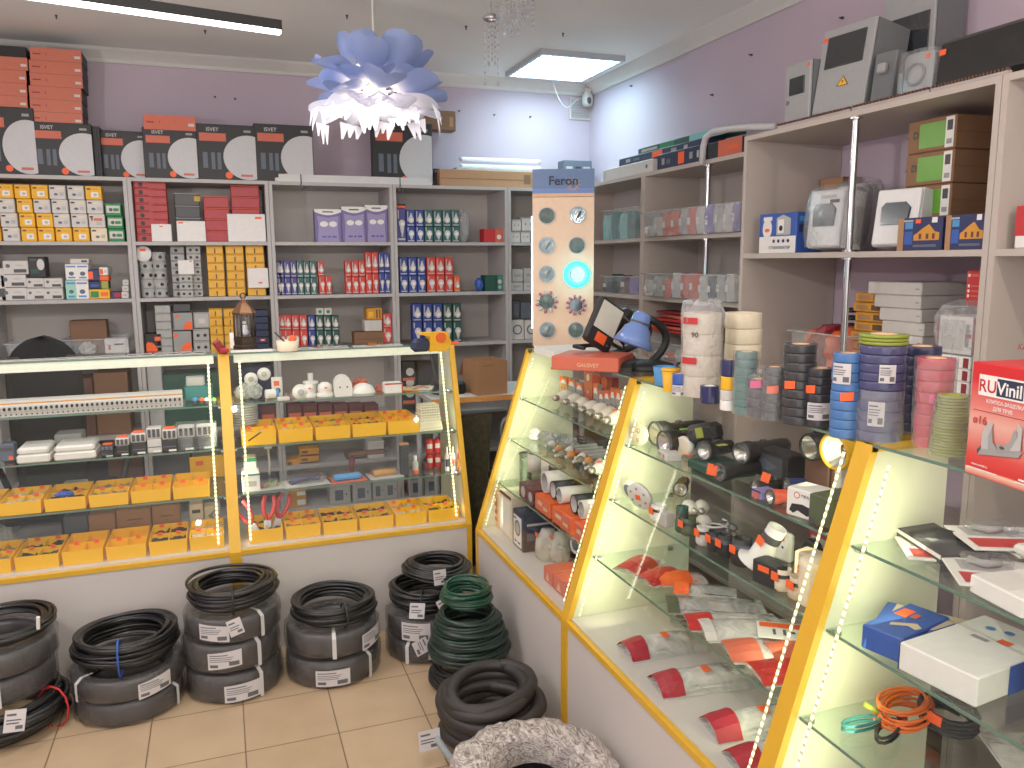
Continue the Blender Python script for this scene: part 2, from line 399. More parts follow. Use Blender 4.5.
for x, sgn in ((-.035, -1), (.035, 1), (.965, -1)):
    o = area('led_strip_light', (x, 3.33+.13, .83), (0, 0, 0), .03, .72, .6, (1, .99, .70))
    e = Vector((0, SL, TOPZ-BASE)).normalized(); zc = Vector((-sgn, 0, 0)); xc = e.cross(zc).normalized(); zc = xc.cross(e)
    mw = Matrix((xc, e, zc)).transposed().to_4x4(); mw.translation = o.location; o.matrix_world = mw
w = bpy.data.worlds.new('room air'); scene.world = w; w.use_nodes = True
w.node_tree.nodes['Background'].inputs[0].default_value = (1, .95, .90, 1); w.node_tree.nodes['Background'].inputs[1].default_value = 1.3
scene.view_settings.view_transform = 'Standard'; scene.view_settings.look = 'None'; scene.view_settings.exposure = .14; scene.view_settings.gamma = 1.12
scene.cycles.transparent_max_bounces = 32; scene.cycles.max_bounces = 8; scene.cycles.use_denoising = True
scene.cycles.sample_clamp_indirect = 4
# ================================================================== wares on top of the back shelving
TOPB = BTOP+.0008
disc = mat('pale lamp disc print', (196, 196, 200), rough=.5)
dkpic = mat('dark carton print', (46, 46, 48), rough=.5)
def panel_art(big=True):
    pts = [(1, .04)]; n = 22
    for i in range(n+1):                 # disc cut off by the right edge of the face
        a = math.radians(72)+math.radians(216)*i/n
        x, y = .86+.42*math.cos(a), .42+.40*math.sin(a)
        pts.append((min(1, x), max(.02, y)))
    return [('r', .06, .70, .50, .84, 'salmon'), ('p', [(x, y) for x, y in pts[1:]], disc), ('c', .52, .1, .06, 'tagorange'), ('t', 'ISVET', .28, .875, .09, 'lgrey'),
            ('r', .1, .22, .18, .5, 'slate'), ('r', .24, .2, .3, .5, 'slate'), ('r', .34, .2, .4, .5, 'slate'), ('r', .8, .87, .92, .91, 'grey'), ('r', .72, .08, .92, .12, 'salmon')]
def lampbox(px, label, Y=4.66, d=.055, grp='black ceiling-lamp cartons on top of the back shelving', tilt=0):
    x, z, w, h = at_back(*px, Y, TOPB)
    return carton('lamp_carton', label, 'box', x, Y+d/2, TOPB, w, d, h, 'softblack', panel_art(), group=grp)
def orange_art(): return [('r', .3, .42, .315, .6, 'dred'), ('r', .86, .3, .97, .5, 'offwhite'), ('r', .05, .45, .2, .55, 'dred')]
orside = mat('orange lamp carton', (198, 104, 80), rough=.5)
# two upright lamp cartons at the left with flat orange ones stacked on top
lampbox((-22, 108, 33, 171), 'black lamp carton with white disc under the four-tier orange stack, left picture edge', d=.24)
lampbox((33, 124, 91, 171), 'black lamp carton with white disc under the tall six-tier orange stack', d=.20)
def flatstack(u0, u1, vs, Y, d, desc):
    z = SY((u0+u1)/2, vs[0], Y).z; n = len(vs)-1
    z0 = z
    for i in range(n):
        h = (SY((u0+u1)/2, vs[-1], Y).z-z0)/n
        a = SY(u0+ (i % 2)*.8, vs[i], Y); b = SY(u1-(i % 3)*.6, vs[i], Y)
        carton('lamp_carton', f'flat orange-sided lamp carton, {nth(i)} from the bottom {desc}', 'box', (a.x+b.x)/2, Y+d/2, z0+i*h, b.x-a.x, d, h-.001, 'softblack', [('r', 0, 0, 1, 1, orside)]+orange_art(), group='flat orange-sided lamp cartons')
zt = TOPB
flatstack(-24, 28, [108, 95, 82, 69, 56], 4.67, .24, 'of the stack at left picture edge')
a = at_back(-24, 47, 26, 56, 4.7); carton('lamp_carton', 'black flat lamp carton crowning the orange stack at left picture edge', 'box', a[0], 4.80, a[1], a[2], .2, a[3], 'black')
flatstack(30, 83, [125, 112.5, 100, 87.5, 75, 62, 48.5], 4.67, .20, 'of the tall stack near left edge')
for i in range(3):
    x, z, w, h = at_back(94+i*3, 126+i, 96+i*3, 173, 4.68+.03*i, TOPB)
    carton('lamp_carton', f'black lamp carton seen edge-on beside the tall orange stack, {nth(i)} from the left', 'box', x, 4.78, TOPB, .014, .2, h, 'softblack', group='edge-on black lamp cartons')
lampbox((100, 132, 147, 174), 'black lamp carton half behind its neighbour with one orange carton on top', Y=4.72)
lampbox((145, 129, 196, 175), 'black lamp carton carrying a single flat orange carton', Y=4.65)
a = at_back(144, 117, 195, 129, 4.65); carton('lamp_carton', 'single flat salmon-sided carton lying on one upright black lamp carton', 'box', a[0], 4.675, a[1], a[2], .055, a[3], 'softblack', [('r', 0, 0, 1, 1, 'salmon')]+orange_art())
lampbox((198, 126, 255, 177), 'black lamp carton with white disc, third upright from the pendant lamp')
lampbox((256, 126, 312, 178), 'black lamp carton with white disc, just left of the white profile bundle')
lampbox((373, 124, 432, 176), 'black lamp carton with white disc directly below the pendant lamp', Y=4.7)
for i, px in enumerate(((376, 126, 428, 176),)):
    x, z, w, h = at_back(*px, 4.79, TOPB); carton('lamp_carton', 'black lamp carton hidden behind the one below the pendant lamp', 'box', x, 4.82, TOPB, w, .06, h-.01, 'black')
a = at_back(362, 112, 455, 127, 4.8); carton('long_carton', 'long brown carton lying high behind the pendant lamp', 'box', a[0], 4.835, a[1]+.002, a[2], .1, a[3], 'dkraft', [('r', .93, .2, .97, .7, 'kraft')])
# white aluminium profiles lying along the front edge
prof_m = mat('white aluminium profile', (208, 206, 206), rough=.35)
for i, (u0, u1, v, Yp) in enumerate(((276, 432, 182, 4.615), (279, 431, 178, 4.64), (275, 428, 182, 4.645), (282, 426, 172, 4.66), (290, 420, 177, 4.67))):
    a, b = SY(u0, 180, Yp), SY(u1, 182, Yp); lev = (0, .022, 0, .022, .0)[i]
    g = G(); g.rings([[(x, y, z) for y, z in ((0, 0), (.022, 0), (.022, .02), (.018, .02), (.018, .004), (.004, .004), (.004, .02), (0, .02))] for x in (0, b.x-a.x)], prof_m, caps=True)
    o = obj('aluminium_profile', g, None, None, (a.x, Yp, TOPB+lev)); tag(o, f'long white aluminium profile lying on the back shelving, {("front lower","front upper","middle lower","rear upper","rear lower")[i]} of the bundle', 'profile', 'white aluminium profiles')
for u, vt, w_, lab in ((301, 186, 0, 'thin dark bracket hook hanging under the profile bundle, left one'), (400, 186, 0, 'thin dark bracket hook hanging under the profile bundle, right one')):
    p = SY(u, 182, 4.597); g = G(); g.tube([(0, 0, .04), (0, 0, -.012), (-.01, 0, -.03), (.008, 0, -.045), (.02, 0, -.03)], .003, 'dgrey')
    tag(obj('hanging_hook', g, None, None, (p.x, 4.595, TOPB)), lab, 'hook')
# small dark boxes, long kraft carton and the white tube lamps
for i, (px, col) in enumerate((((432, 157, 461, 163.5), 'softblack'), ((434, 163.5, 462, 171), 'softblack'), ((430, 171, 442, 184), 'softblack'))):
    a = at_back(*px, 4.72); carton('small_carton', f'small black carton with pale print beside the kraft carton, {("topmost","second tier","bottom tier")[i]}', 'box', a[0], 4.76, TOPB if i == 2 else TOPB+.045+.032*(1-i), a[2], .07, .031 if i < 2 else .044, col, [('r', .55, .35, .9, .75, 'dgrey'), ('r', .1, .3, .3, .7, 'slate')])
a = at_back(440, 172, 538, 186, 4.66, TOPB); carton('long_carton', 'long kraft carton lying on the back shelving left of the tall lamp stand', 'box', a[0], 4.71, TOPB, a[2], .1, a[3], 'kraft', [('r', .85, .25, .92, .8, 'dkraft'), ('r', 0, .46, 1, .5, 'dkraft')])
tubem = mat('lamp tube glass', (232, 238, 244), rough=.2, emit=.15)
for i, (v, Yp) in enumerate(((159, 4.84), (166, 4.80))):
    a, b = SY(462, v, Yp), SY(538, v, Yp); g = G(); g.M = Matrix.Rotation(PI/2, 4, 'Y'); g.cyl(.013, b.x-a.x, tubem)
    t = obj('lamp_tube', g, None, None, (a.x, Yp, a.z)); tag(t, ('white lamp tube lying behind the kraft carton, upper one', 'white lamp tube lying behind the kraft carton, lower one')[i], 'lamp tube')
    for xx in (-.012, b.x-a.x): g2 = G(); g2.M = Matrix.Rotation(PI/2, 4, 'Y'); g2.cyl(.0135, .012, 'silver'); obj('end_cap', g2, t, None, (xx, 0, 0))
a = at_back(455, 163, 540, 172, 4.8); carton('long_carton', 'white long carton under the lamp tubes on the back shelving', 'box', a[0]+.05, 4.82, TOPB, a[2]+.1, .09, SY(500, 169, 4.8).z-TOPB, 'lgrey')
a = at_back(564, 161, 592, 170, 4.75, TOPB); carton('small_carton', 'small dark carton peeking over the tall lamp stand', 'box', a[0], 4.8, TOPB, a[2], .1, a[3], 'slate', [('r', .08, .3, .3, .8, 'lgrey'), ('r', .4, .3, .6, .8, 'softblack'), ('r', .68, .2, .92, .8, 'lgrey')])

# ================================================================== bay with yellow bulb cartons
Z1, Z2, Z3 = [z_+.0008 for z_ in BZ[:3]]
YF = 4.625
lbl = [('r', .10, .72, .34, .84, 'brown'), ('r', .35, .18, .8, .55, 'paper'), ('c', .6, .36, .12, 'lgrey', .8), ('r', .48, .74, .85, .8, 'amber')]
wbl = [('r', .08, .74, .32, .86, 'softblack'), ('r', .42, .72, .88, .82, 'cream'), ('c', .4, .35, .13, 'slate', .7), ('r', .62, .25, .88, .5, 'lgrey')]
rbl = [('r', .08, .74, .28, .86, 'softblack'), ('r', .3, .5, .85, .7, 'salmon'), ('r', .15, .5, .25, .8, 'dred'), ('r', .45, .2, .8, .45, 'lgrey')]
grl = [('r', .08, .25, .92, .82, 'offwhite'), ('c', .35, .5, .12, 'dgrey'), ('r', .5, .38, .85, .62, 'green')]
cols = [(-15, 2), (3, 20.5), (21.5, 37.5), (38.5, 55.5), (56.3, 73), (73.8, 90.5), (91.3, 108), (109, 125.5)]
rows = ['YWYYYYCG', 'YWYYWWRG', 'YWYWWWWG', 'YYYYWWY.']
rh = (SY(60, 185, YF).z-Z1)/4
for r, row in enumerate(rows):
    for c, k in enumerate(row):
        if k == '.': continue
        a, b = SY(cols[c][0]-.1*r*0, 241, YF), SY(cols[c][1], 241, YF); w = b.x-a.x; x = (a.x+b.x)/2+random.uniform(-.002, .002)-r*.004
        col = {'Y': 'binyellow', 'W': 'offwhite', 'C': 'cream', 'R': 'offwhite', 'G': 'green'}[k]; nmc = {'Y': 'yellow', 'W': 'white', 'C': 'cream', 'R': 'red-lettered white', 'G': 'green'}[k]
        art = {'Y': lbl, 'W': wbl, 'C': wbl, 'R': rbl, 'G': grl}[k]
        h = rh*(.93 if k == 'G' else 1)
        carton('lamp_box', f'small {nmc} lamp box in {nth(c)} column, {nth(r)} tier up, of the yellow-white box wall', 'box', x, YF+.05+random.uniform(0, .004), Z1+h*r, w-.003, .1, h-.0015, col, art, group='lamp boxes stacked in the yellow-white wall', key=('lb', k))
# middle board
def lowbox(px, col, label, art=(), Y=4.64, z=Z2, d=.1, name='small_carton', grp=None, cat='box', dz=0, rz=0):
    a = at_back(*px, Y, None); zz = z if dz == 0 else a[1]
    h = SY((px[0]+px[2])/2, px[1], Y).z-zz
    bx_, bw2 = bayfit(a[0], a[2])
    return carton(name, label, cat, bx_, Y+d/2, zz+(.0004 if dz else 0), bw2, d, h-.0016, col, art, group=grp, rz=rz)
tl = [('r', .42, .12, .92, .38, 'dgrey'), ('c', .2, .62, .09, 'slate'), ('r', .5, .62, .8, .7, 'lgrey')]
for i, (px, z_, lab) in enumerate((((-13, 268, 1, 298), 0, 'white carton cut by left picture edge on the middle board'), ((1.5, 287.5, 26, 298), 0, 'white carton with dark label, bottom of the left stack of three'), ((1, 274.5, 25.5, 287.5), 1, 'white carton with dark label, middle of the left stack of three'),
        ((3.5, 260.5, 27.5, 274.5), 1, 'white carton with dark label, top of the left stack of three'), ((27, 288, 44.5, 298), 0, 'short white carton, lower left of the block of four'), ((45, 288, 62.5, 298), 0, 'short white carton, lower right of the block of four'),
        ((26.5, 278, 43.5, 288), 1, 'short white carton, upper left of the block of four'), ((44.5, 278, 62, 288), 1, 'short white carton, upper right of the block of four'))):
    lowbox(px, 'offwhite', lab, tl, dz=z_)
lowbox((29.5, 256.5, 44.5, 277.5), 'softblack', 'black bulb carton standing on the short white cartons', [('c', .72, .62, .22, 'offwhite', 1.7), ('r', .1, .8, .5, .9, 'dgrey'), ('r', .15, .2, .6, .4, 'dgreen')], dz=1)
bl = [('r', .1, .8, .9, .9, 'lampblue'), ('c', .5, .4, .22, 'slate', .9), ('r', .2, .1, .8, .2, 'sky')]
for px, z_, col, lab in (((66.5, 280, 76, 298), 0, 'mint', 'pale green lamp box, lower left of the blue-white block'), ((76.5, 280, 88, 298), 0, 'paper', 'white and blue lamp box, lower right of the blue-white block'), ((66, 264, 76.5, 280), 1, 'paper', 'white and blue lamp box, upper left of the blue-white block'),
        ((77, 264, 88, 280), 1, 'paper', 'white and blue lamp box, upper right of the blue-white block'), ((70, 258.5, 88.5, 264), 1, 'offwhite', 'flat white carton lying on top of the blue-white block')):
    lowbox(px, col, lab, bl if px[3]-px[1] > 8 else [('r', .6, .3, .9, .7, 'dgrey')], dz=z_)
stripe = lambda a, b: [('r', .05, .15, .45, .8, a), ('r', .55, .3, .92, .7, b)]
for px, z_, col, lab, art in (((90, 289, 109.5, 298), 0, 'yellow', 'flat yellow and green carton at the bottom of the mixed bright stack', stripe('green', 'tagorange')), ((89, 281, 108, 289), 1, 'dblue', 'navy carton with yellow end in the mixed bright stack', [('r', .65, 0, 1, 1, 'ygreen'), ('r', .1, .3, .5, .6, 'blue')]),
        ((88, 269, 99, 281), 1, 'navy', 'navy carton with red lamp print on the mixed bright stack', stripe('tagorange', 'navy')), ((99.5, 275.5, 108.5, 281), 1, 'orange', 'small orange carton in the mixed bright stack', ()), ((99.5, 267, 107.5, 275.5), 1, 'paper', 'white and orange carton topping the mixed bright stack', stripe('orange', 'offwhite')),
        ((111, 291, 121.5, 298), 0, 'navy', 'long dark carton with red end beside the mixed bright stack', [('r', .3, .2, .9, .8, 'crimson')])):
    lowbox(px, col, lab, art, dz=z_)
for i in range(3):
    lowbox((121.5+i*.7, 291.5-6*i, 128.5, 298-6.3*i), 'offwhite', f'tiny white carton beside the bay upright, {nth(i)} from the bottom', [('r', .3, .4, .7, .6, 'grey')], dz=i, d=.05)
# lower board: clear bins
clear = glassmat('clear plastic', (.93, .95, .96), 1.5, haze=.2, hazecol=(.75, .78, .8), rough=.08)
def clear_bin(label, x, y, z, w, d, h, rz=0, taper=.92, name='clear_bin', cat='bin', group=None):
    t = thing(name, label, cat, (x, y, z), rz, group)
    g = G(); R = []
    for zz, k in ((0, taper), (h, 1)):
        a, b = w/2*k, d/2*k; q = .015
        R.append([(px, py, zz) for px, py in ((-a+q, -b), (a-q, -b), (a, -b+q), (a, b-q), (a-q, b), (-a+q, b), (-a, b-q), (-a, -b+q))])
    g.rings(R, clear); g.add(R[0], [tuple(range(7, -1, -1))], clear); obj('bin_shell', g, t)
    g = G(); a, b, q, e = w/2+.002, d/2+.002, .015, .01
    out = [(-a-e+q, -b-e), (a+e-q, -b-e), (a+e, -b-e+q), (a+e, b+e-q), (a+e-q, b+e), (-a-e+q, b+e), (-a-e, b+e-q), (-a-e, -b-e+q)]
    inn = [(-a+q, -b), (a-q, -b), (a, -b+q), (a, b-q), (a-q, b), (-a+q, b), (-a, b-q), (-a, -b+q)]
    rim = glassmat('clear plastic rim', (.8, .84, .86), 1.7, haze=.4, hazecol=(.8, .83, .85), rough=.15) if 'clear plastic rim' not in _M else _M['clear plastic rim']
    g.rings([[(x_, y_, h-.004) for x_, y_ in out], [(x_, y_, h) for x_, y_ in out], [(x_, y_, h) for x_, y_ in inn], [(x_, y_, h-.004) for x_, y_ in inn]], rim, loop=True); obj('bin_rim', g, t)
    return t
a, b = SY(62, 352, 4.63), SY(133, 352, 4.63)
clear_bin('clear plastic bin left of the yellow-and-grey junction box bay, lowest visible board', (a.x+b.x)/2-.01, 4.76, Z3, b.x-a.x-.03, .24, .095)
a2, b2 = SY(1, 352, 4.63), SY(58, 352, 4.63)
clear_bin('clear plastic bin behind the black chair back, at left picture edge', (a2.x+b2.x)/2, 4.76, Z3, b2.x-a2.x-.03, .24, .085)
lowbox((70, 320, 106, 331), 'dkraft', 'worn brown carton propped inside the clear bin of mixed parts', (), Y=4.78, z=Z3+.004, d=.09)
lowbox((105, 338, 128, 350), 'paper', 'white label carton standing in the clear bin of mixed parts', [('r', .15, .3, .25, .6, 'salmon'), ('r', .4, .6, .8, .68, 'dgrey')], Y=4.68, z=Z3+.004, d=.05)
def crumple(name, label, cat, loc, r, m, seed=1, sx=1, sy=1, sz=1, seg=14, n=9, amp=.3, group=None, parent=None):
    rnd = random.Random(seed); g = G(); R = []
    for i in range(n+1):
        th = PI*i/n
        R.append([(sx*r*math.sin(th)*math.cos(2*PI*j/seg)*(k := 1+rnd.uniform(-amp, amp)), sy*r*math.sin(th)*math.sin(2*PI*j/seg)*k, sz*r*(1-math.cos(th))*(1+rnd.uniform(-amp, amp)*.4)) for j in range(seg)])
    g.rings(R, m, smooth=False, caps=True)
    if parent: return obj(name, g, parent, None, loc)
    return tag(obj(name, g, None, None, loc), label, cat, group)
p = SY(88, 352, 4.7); crumple('plastic_bag', 'crumpled white plastic bag inside the clear bin of mixed parts', 'bag', (p.x, 4.7, Z3+.004), .035, 'offwhite', 3, sx=1.1)
p = SY(75, 350, 4.7); crumple('plastic_bag', 'dark crumpled pouch at the left end inside the clear bin of mixed parts', 'bag', (p.x-.01, 4.72, Z3+.004), .03, 'slate', 4)
for k, u in enumerate((22, 36, 48)):
    p = SY(u, 333, 4.7); g = G(); g.tube([(.03*math.cos(t*.5), .03*math.sin(t*.5), .0018*t) for t in range(26)], .0035, 'slate', 5)
    tag(obj('wire_coil', g, None, None, (p.x, 4.7, Z3+.006)), f'small grey wire coil in the bin behind the chair back, {nth(k)} from the left', 'wire coil', 'grey wire coils')

# ================================================================== bay with junction boxes
jred = mat('red junction box plastic', (168, 34, 46), rough=.45); jgrey = mat('grey junction box plastic', (166, 166, 164), rough=.5); jyel = mat('yellow junction box plastic', (226, 166, 44), rough=.45)
def jstack(u0, u1, v0, v1, n, z, m, nm, desc, Y=4.64, d=.085, lid=True, hole='round', grp='junction boxes', lidm='salmon'):
    a, b = SY(u0, v1, Y), SY(u1, v1, Y); w = b.x-a.x; H = (SY(u0, v0, Y).z-z)/n
    xc_, w = bayfit((a.x+b.x)/2, w+.004); w -= .004
    key = ('j', nm, round(w, 3), round(H, 4), hole)
    root = None
    for i in range(n):
        lab = f'{nm} junction box, {nth(i)} from the bottom in the {desc}'
        x = xc_+random.uniform(-.001, .001)
        if root is None:
            g = G(); g.cbox(w*.97, d, H*.9, m, c=.003)
            if hole == 'round':
                g.print_([('c', .4, .45, .13, 'softblack')], w*.97, H*.9, -d/2)
            elif hole == 'two': g.print_([('c', .3, .5, .11, 'softblack'), ('c', .74, .5, .11, 'softblack')], w*.97, H*.9, -d/2)
            elif hole == 'slot': g.print_([('r', .46, .1, .54, .72, 'brown')], w*.97, H*.9, -d/2)
            root = obj('junction_box', g, None, None, (x, Y+d/2, z)); tag(root, lab, 'junction box', grp)
            if lid: obj('lid', G().cbox(w, d+.003, H*.1-.0008, lidm, z=H*.9, c=.002), root)
        else: dup(root, (x, Y+d/2, z+i*H), label=lab, group=grp)
jstack(131, 149.5, 179.5, 241, 8, Z1, jred, 'red square', 'leftmost red stack', grp='red square junction boxes')
jstack(151, 170, 181.5, 241, 8, Z1, jred, 'red square', 'second red stack from left', hole=None, grp='red square junction boxes')
jstack(177, 202.5, 193, 241, 4, Z1, mat('anthracite box plastic', (44, 46, 50), rough=.4), 'black', 'stack behind a white lid', hole=None, d=.13, lidm='grey', grp='black junction boxes')
p = SY(197, 199, 4.638); carton('sticker', 'small yellow sticker on the topmost black junction box', 'sticker', p.x, 4.6392, p.z-.012, .03, .001, .026, 'amber', [('c', .5, .5, .3, 'ygreen')], ch=.0002)
jstack(205.5, 231.5, 196, 241, 4, Z1, jred, 'large red', 'stack right of the black boxes', hole=None, d=.13, grp='large red junction boxes')
jstack(233, 262, 185, 241, 5, Z1, jred, 'large red', 'rightmost stack behind a white lid', hole=None, d=.13, Y=4.66, grp='large red junction boxes')
lidm_ = mat('white lid plastic', (222, 218, 216), rough=.4)
def wlid(px, label, z, Y=4.615, tagp=None):
    x, zz, w, h = at_back(*px, Y, z); g = G(); g.M = Matrix.Translation((0, 0, h/2)) @ Matrix.Rotation(PI/2, 4, 'X') @ Matrix.Translation((0, 0, -.004)); g.cbox(w, h, .008, lidm_, c=.003)
    o = obj('box_lid', g, None, None, (x, Y+.008, z), (math.radians(-4), 0, 0)); tag(o, label, 'lid')
    if tagp: obj('price_tag', G().print_([('r', tagp[0]-.09, tagp[1]-.03, tagp[0]+.09, tagp[1]+.05, 'tagorange')], w, h, -.0042), o, 'orange price tag')
    return o
wlid((152, 224, 171, 241), 'small white square lid leaning on the second red stack', Z1, tagp=(.5, .85))
wlid((177.5, 221, 205, 241), 'white square lid leaning on the black junction boxes', Z1, tagp=(.15, .9))
wlid((228.5, 214, 265, 241.5), 'largest white square lid, leaning on the rightmost red stack', Z1, tagp=(.82, .85))
# grey row
def rstack(u0, u1, vs, n, z, desc, Y=4.64):
    a, b = SY(u0, 297, Y), SY(u1, 297, Y); r = (b.x-a.x)/2; H = (SY(u0, vs, Y).z-z)/n; root = None; xc_, _w = bayfit((a.x+b.x)/2, 2*r)
    for i in range(n):
        lab = f'round grey junction box, {nth(i)} from the bottom in the {desc}'; x = xc_
        if root is None:
            g = G(); g.lathe([(r*.9, 0), (r*.95, .003), (r*.97, H*.82)], jgrey, 24, caps=True)
            for an in (-100, -35): g.M = Matrix.Rotation(math.radians(an+90), 4, 'Z'); g.print_([('c', .5, .45, .13, 'softblack')], r*2, H, -r*.965)
            root = obj('junction_box', g, None, None, (x, Y+r, z), (0, 0, .2*i)); tag(root, lab, 'junction box', 'round grey junction boxes')
            obj('lid', G().lathe([(r*.97, H*.82), (r, H*.84), (r, H*.97), (r*.97, H-.0008)], jgrey, 24, caps=True), root)
        else: dup(root, (x, Y+r, z+i*H), .5*math.sin(i*2.1), lab)
rstack(138, 153.5, 261, 4, Z2, 'leftmost stack')
rstack(153.8, 168.5, 252, 5, Z2, 'second stack')
p = SY(143, 254, 4.65); g = G(); g.M = Matrix.Rotation(PI/2, 4, 'X'); r_ = .041
g.lathe([(.001, 0), (r_*.9, 0), (r_, .004), (r_, .012), (r_*.95, .014), (.001, .014)], lidm_, 28)
o = obj('box_lid', g, None, None, (p.x, 4.66, p.z), (-.12, 0, 0)); tag(o, 'round white lid standing on top of the leftmost round grey stack', 'lid'); obj('price_tag', G().box(-.014, .014, -.0012, -.0002, .012, .026, 'tagorange'), o, 'orange price tag', (0, -.0142, 0))
jstack(173, 187.5, 246, 297, 7, Z2, jgrey, 'square grey', 'third grey stack', hole='round', lid=True, grp='square grey junction boxes', lidm=jgrey, Y=4.70)
jstack(189, 203.5, 246, 297, 7, Z2, jgrey, 'square grey', 'fourth grey stack from left', hole='two', grp='square grey junction boxes', lidm=jgrey, Y=4.66)
jstack(180, 194, 274.5, 297, 3, Z2, jgrey, 'square grey', 'short front stack with two holes', hole='two', grp='square grey junction boxes', lidm=jgrey, Y=4.615, d=.04)
p = at_back(178.5, 260, 193.5, 274.5, 4.62); wl = wlid((178.5, 260, 193.5, 274.5), 'pale grey square lid standing on the short front grey stack', p[1], Y=4.622, tagp=(.8, .9))
for i, (u0, u1) in enumerate(((209, 226), (228, 246), (248, 266.5))):
    jstack(u0, u1, 245.5, 297, 6, Z2, jyel, 'yellow square', f'{nth(i)} yellow stack, middle board', hole='slot', grp='yellow square junction boxes', lidm=jyel)
wlid((248.5, 268, 268, 288), 'white square lid with tag leaning on the third yellow stack', SY(258, 288, 4.615).z, tagp=(.6, .25))
# lower board
ost = [('p', [(.1, .08), (.75, .08), (.7, .35), (.5, .55), (.2, .62), (.1, .5)], 'tagorange')]
lowbox((141.5, 333.5, 158, 350), 'softblack', 'black carton with orange sticker at the left of the grey breaker boxes', [('r', .6, .65, .95, .85, 'tagorange')]+ost, z=Z3)
jstack(157.5, 173.5, 305, 350, 6, Z3, jgrey, 'flat grey', 'six-tier stack on the low board', hole=None, grp='flat grey boxes', lidm=jgrey)
lowbox((174, 331, 191, 350), 'grey', 'grey box with orange stickers, lower of two, low board', [('p', [(.4, .05), (.95, .05), (.95, .5), (.7, .5), (.45, .3)], 'tagorange'), ('r', .05, .75, .25, .9, 'tagorange')], z=Z3)
lowbox((174, 312.5, 192, 330.5), 'grey', 'grey box with orange stickers, upper of two, low board', [('p', [(.5, .05), (.95, .05), (.98, .5), (.75, .52), (.55, .3)], 'tagorange'), ('r', .1, .72, .3, .88, 'tagorange')], z=Z3, dz=1)
lowbox((173.5, 303.5, 190, 312), 'dgrey', 'small dark grey box on top of the stickered grey boxes', (), z=Z3, dz=1)
jstack(194, 210.5, 329, 350, 2, Z3, jgrey, 'grey drilled', 'pair under the bagged grey box', hole='two', grp='grey drilled boxes', lidm=jgrey)
lowbox((194, 312, 209.5, 328.5), 'grey', 'grey box wrapped in clear film above the drilled pair', [('r', .1, .1, .9, .9, 'lgrey'), ('r', .3, .3, .7, .6, 'offwhite')], z=Z3, dz=1)
jstack(211, 224.5, 308.5, 350, 5, Z3, jyel, 'yellow square', 'left low stack behind the lantern', hole='slot', grp='yellow square junction boxes', lidm=jyel)
jstack(225.5, 238, 308.5, 350, 5, Z3, jyel, 'yellow square', 'right low stack behind the lantern', hole='slot', grp='yellow square junction boxes', lidm=jyel)
for i in range(6):
    z0 = Z3+i*.0375; carton('small_carton', f'dark blue carton, {nth(i)} from the bottom, behind the lantern by the bay upright', 'box', SY(260, 340, 4.64).x, 4.69, z0, .098, .1, .0365, 'dblue', ([('r', .5, .3, .8, .75, 'crimson'), ('r', .55, .45, .75, .6, 'paper')] if i == 1 else [('r', .2, .4, .5, .6, 'navy')]), group='dark blue cartons behind the lantern')

# ================================================================== bulb cartons in two bays
def bulb_art(main, flip=False, wide=1):
    y = .56 if flip else .40
    s_ = 1 if not flip else -1
    return [('c', .56, y, .34, 'offwhite', 1.15), ('p', [(.45, y+.3*s_), (.69, y+.3*s_), (.8, y+.05*s_), (.3, y+.05*s_)], 'offwhite'), ('p', [(.48, y+.40*s_), (.66, y+.40*s_), (.67, y+.3*s_), (.47, y+.3*s_)], 'lgrey'), ('c', .6, y-.02, .18, 'paper'), ('r', .12, .06, .88, .12, 'lgrey'), ('r', .1, .3 if not flip else .7, .22, .9 if not flip else .95, 'lgrey')]
def bulbs(cols, tiers, colr, desc, z, Y=4.635, d=.055, grp='bulb cartons'):
    """cols: (u0,u1) pairs; tiers: v limits from bottom up; colr: colour key per column"""
    n = len(tiers)-1
    for c, (u0, u1) in enumerate(cols):
        a, b = SY(u0, tiers[0], Y), SY(u1, tiers[0], Y); w = b.x-a.x; z0 = z
        for t in range(n):
            h = SY(u0, tiers[t+1], Y).z-z0
            k, nm = colr[c]
            pos = '' if n == 1 else (', lower tier' if t == 0 else ', upper tier')
            which = f', {nth(c)} from left' if len(cols) > 1 else ''
            xc_, w_ = bayfit((a.x+b.x)/2, w)
            carton('bulb_carton', f'{nm} bulb carton{which}{pos}, {desc}', 'box', xc_, Y+d/2, z0, w_-.0012, d, h-.001, k, bulb_art(k, t == 0), group=grp, key=('bc', k, t == 0))
            z0 += h
PB = mat('indigo carton', (66, 64, 130)); GB = mat('teal green carton', (44, 92, 92)); RB = mat('red carton', (206, 62, 52)); BB = mat('royal blue carton', (40, 62, 138)); DG = mat('bottle green carton', (38, 78, 72))
bc = lambda s: [{'P': (PB, 'indigo'), 'G': (GB, 'teal green'), 'R': (RB, 'red'), 'B': (BB, 'royal blue'), 'D': (DG, 'bottle green'), 'O': ('orange', 'orange')}[k] for k in s]
bulbs([(273.8, 279.3), (279.4, 285.2), (285.3, 291.5), (291.6, 297.8), (297.9, 304.5), (304.6, 310.8), (310.9, 317.4)], (294.5, 277.5, 260.5), bc('PPPPGGG'), 'row beside the yellow box bay', Z2)
bulbs([(319.5, 325.8), (326, 332.3)], (294.5, 276), bc('RR'), 'low pair in the middle of the bulb bay', Z2)
lowbox((318, 261, 323.8, 276), RB, 'red bulb carton standing on the low red pair', bulb_art('R'), z=Z2, dz=1, d=.055, name='bulb_carton')
bulbs([(346, 352.2), (352.4, 359.4), (359.6, 366)], (294.5, 276.5, 260.5), bc('RRR'), 'right-hand red group', Z2)
bulbs([(366.3, 372.6), (372.8, 379.2)], (294.5, 273.5, 252), bc('RR'), 'taller right-hand red group', Z2)
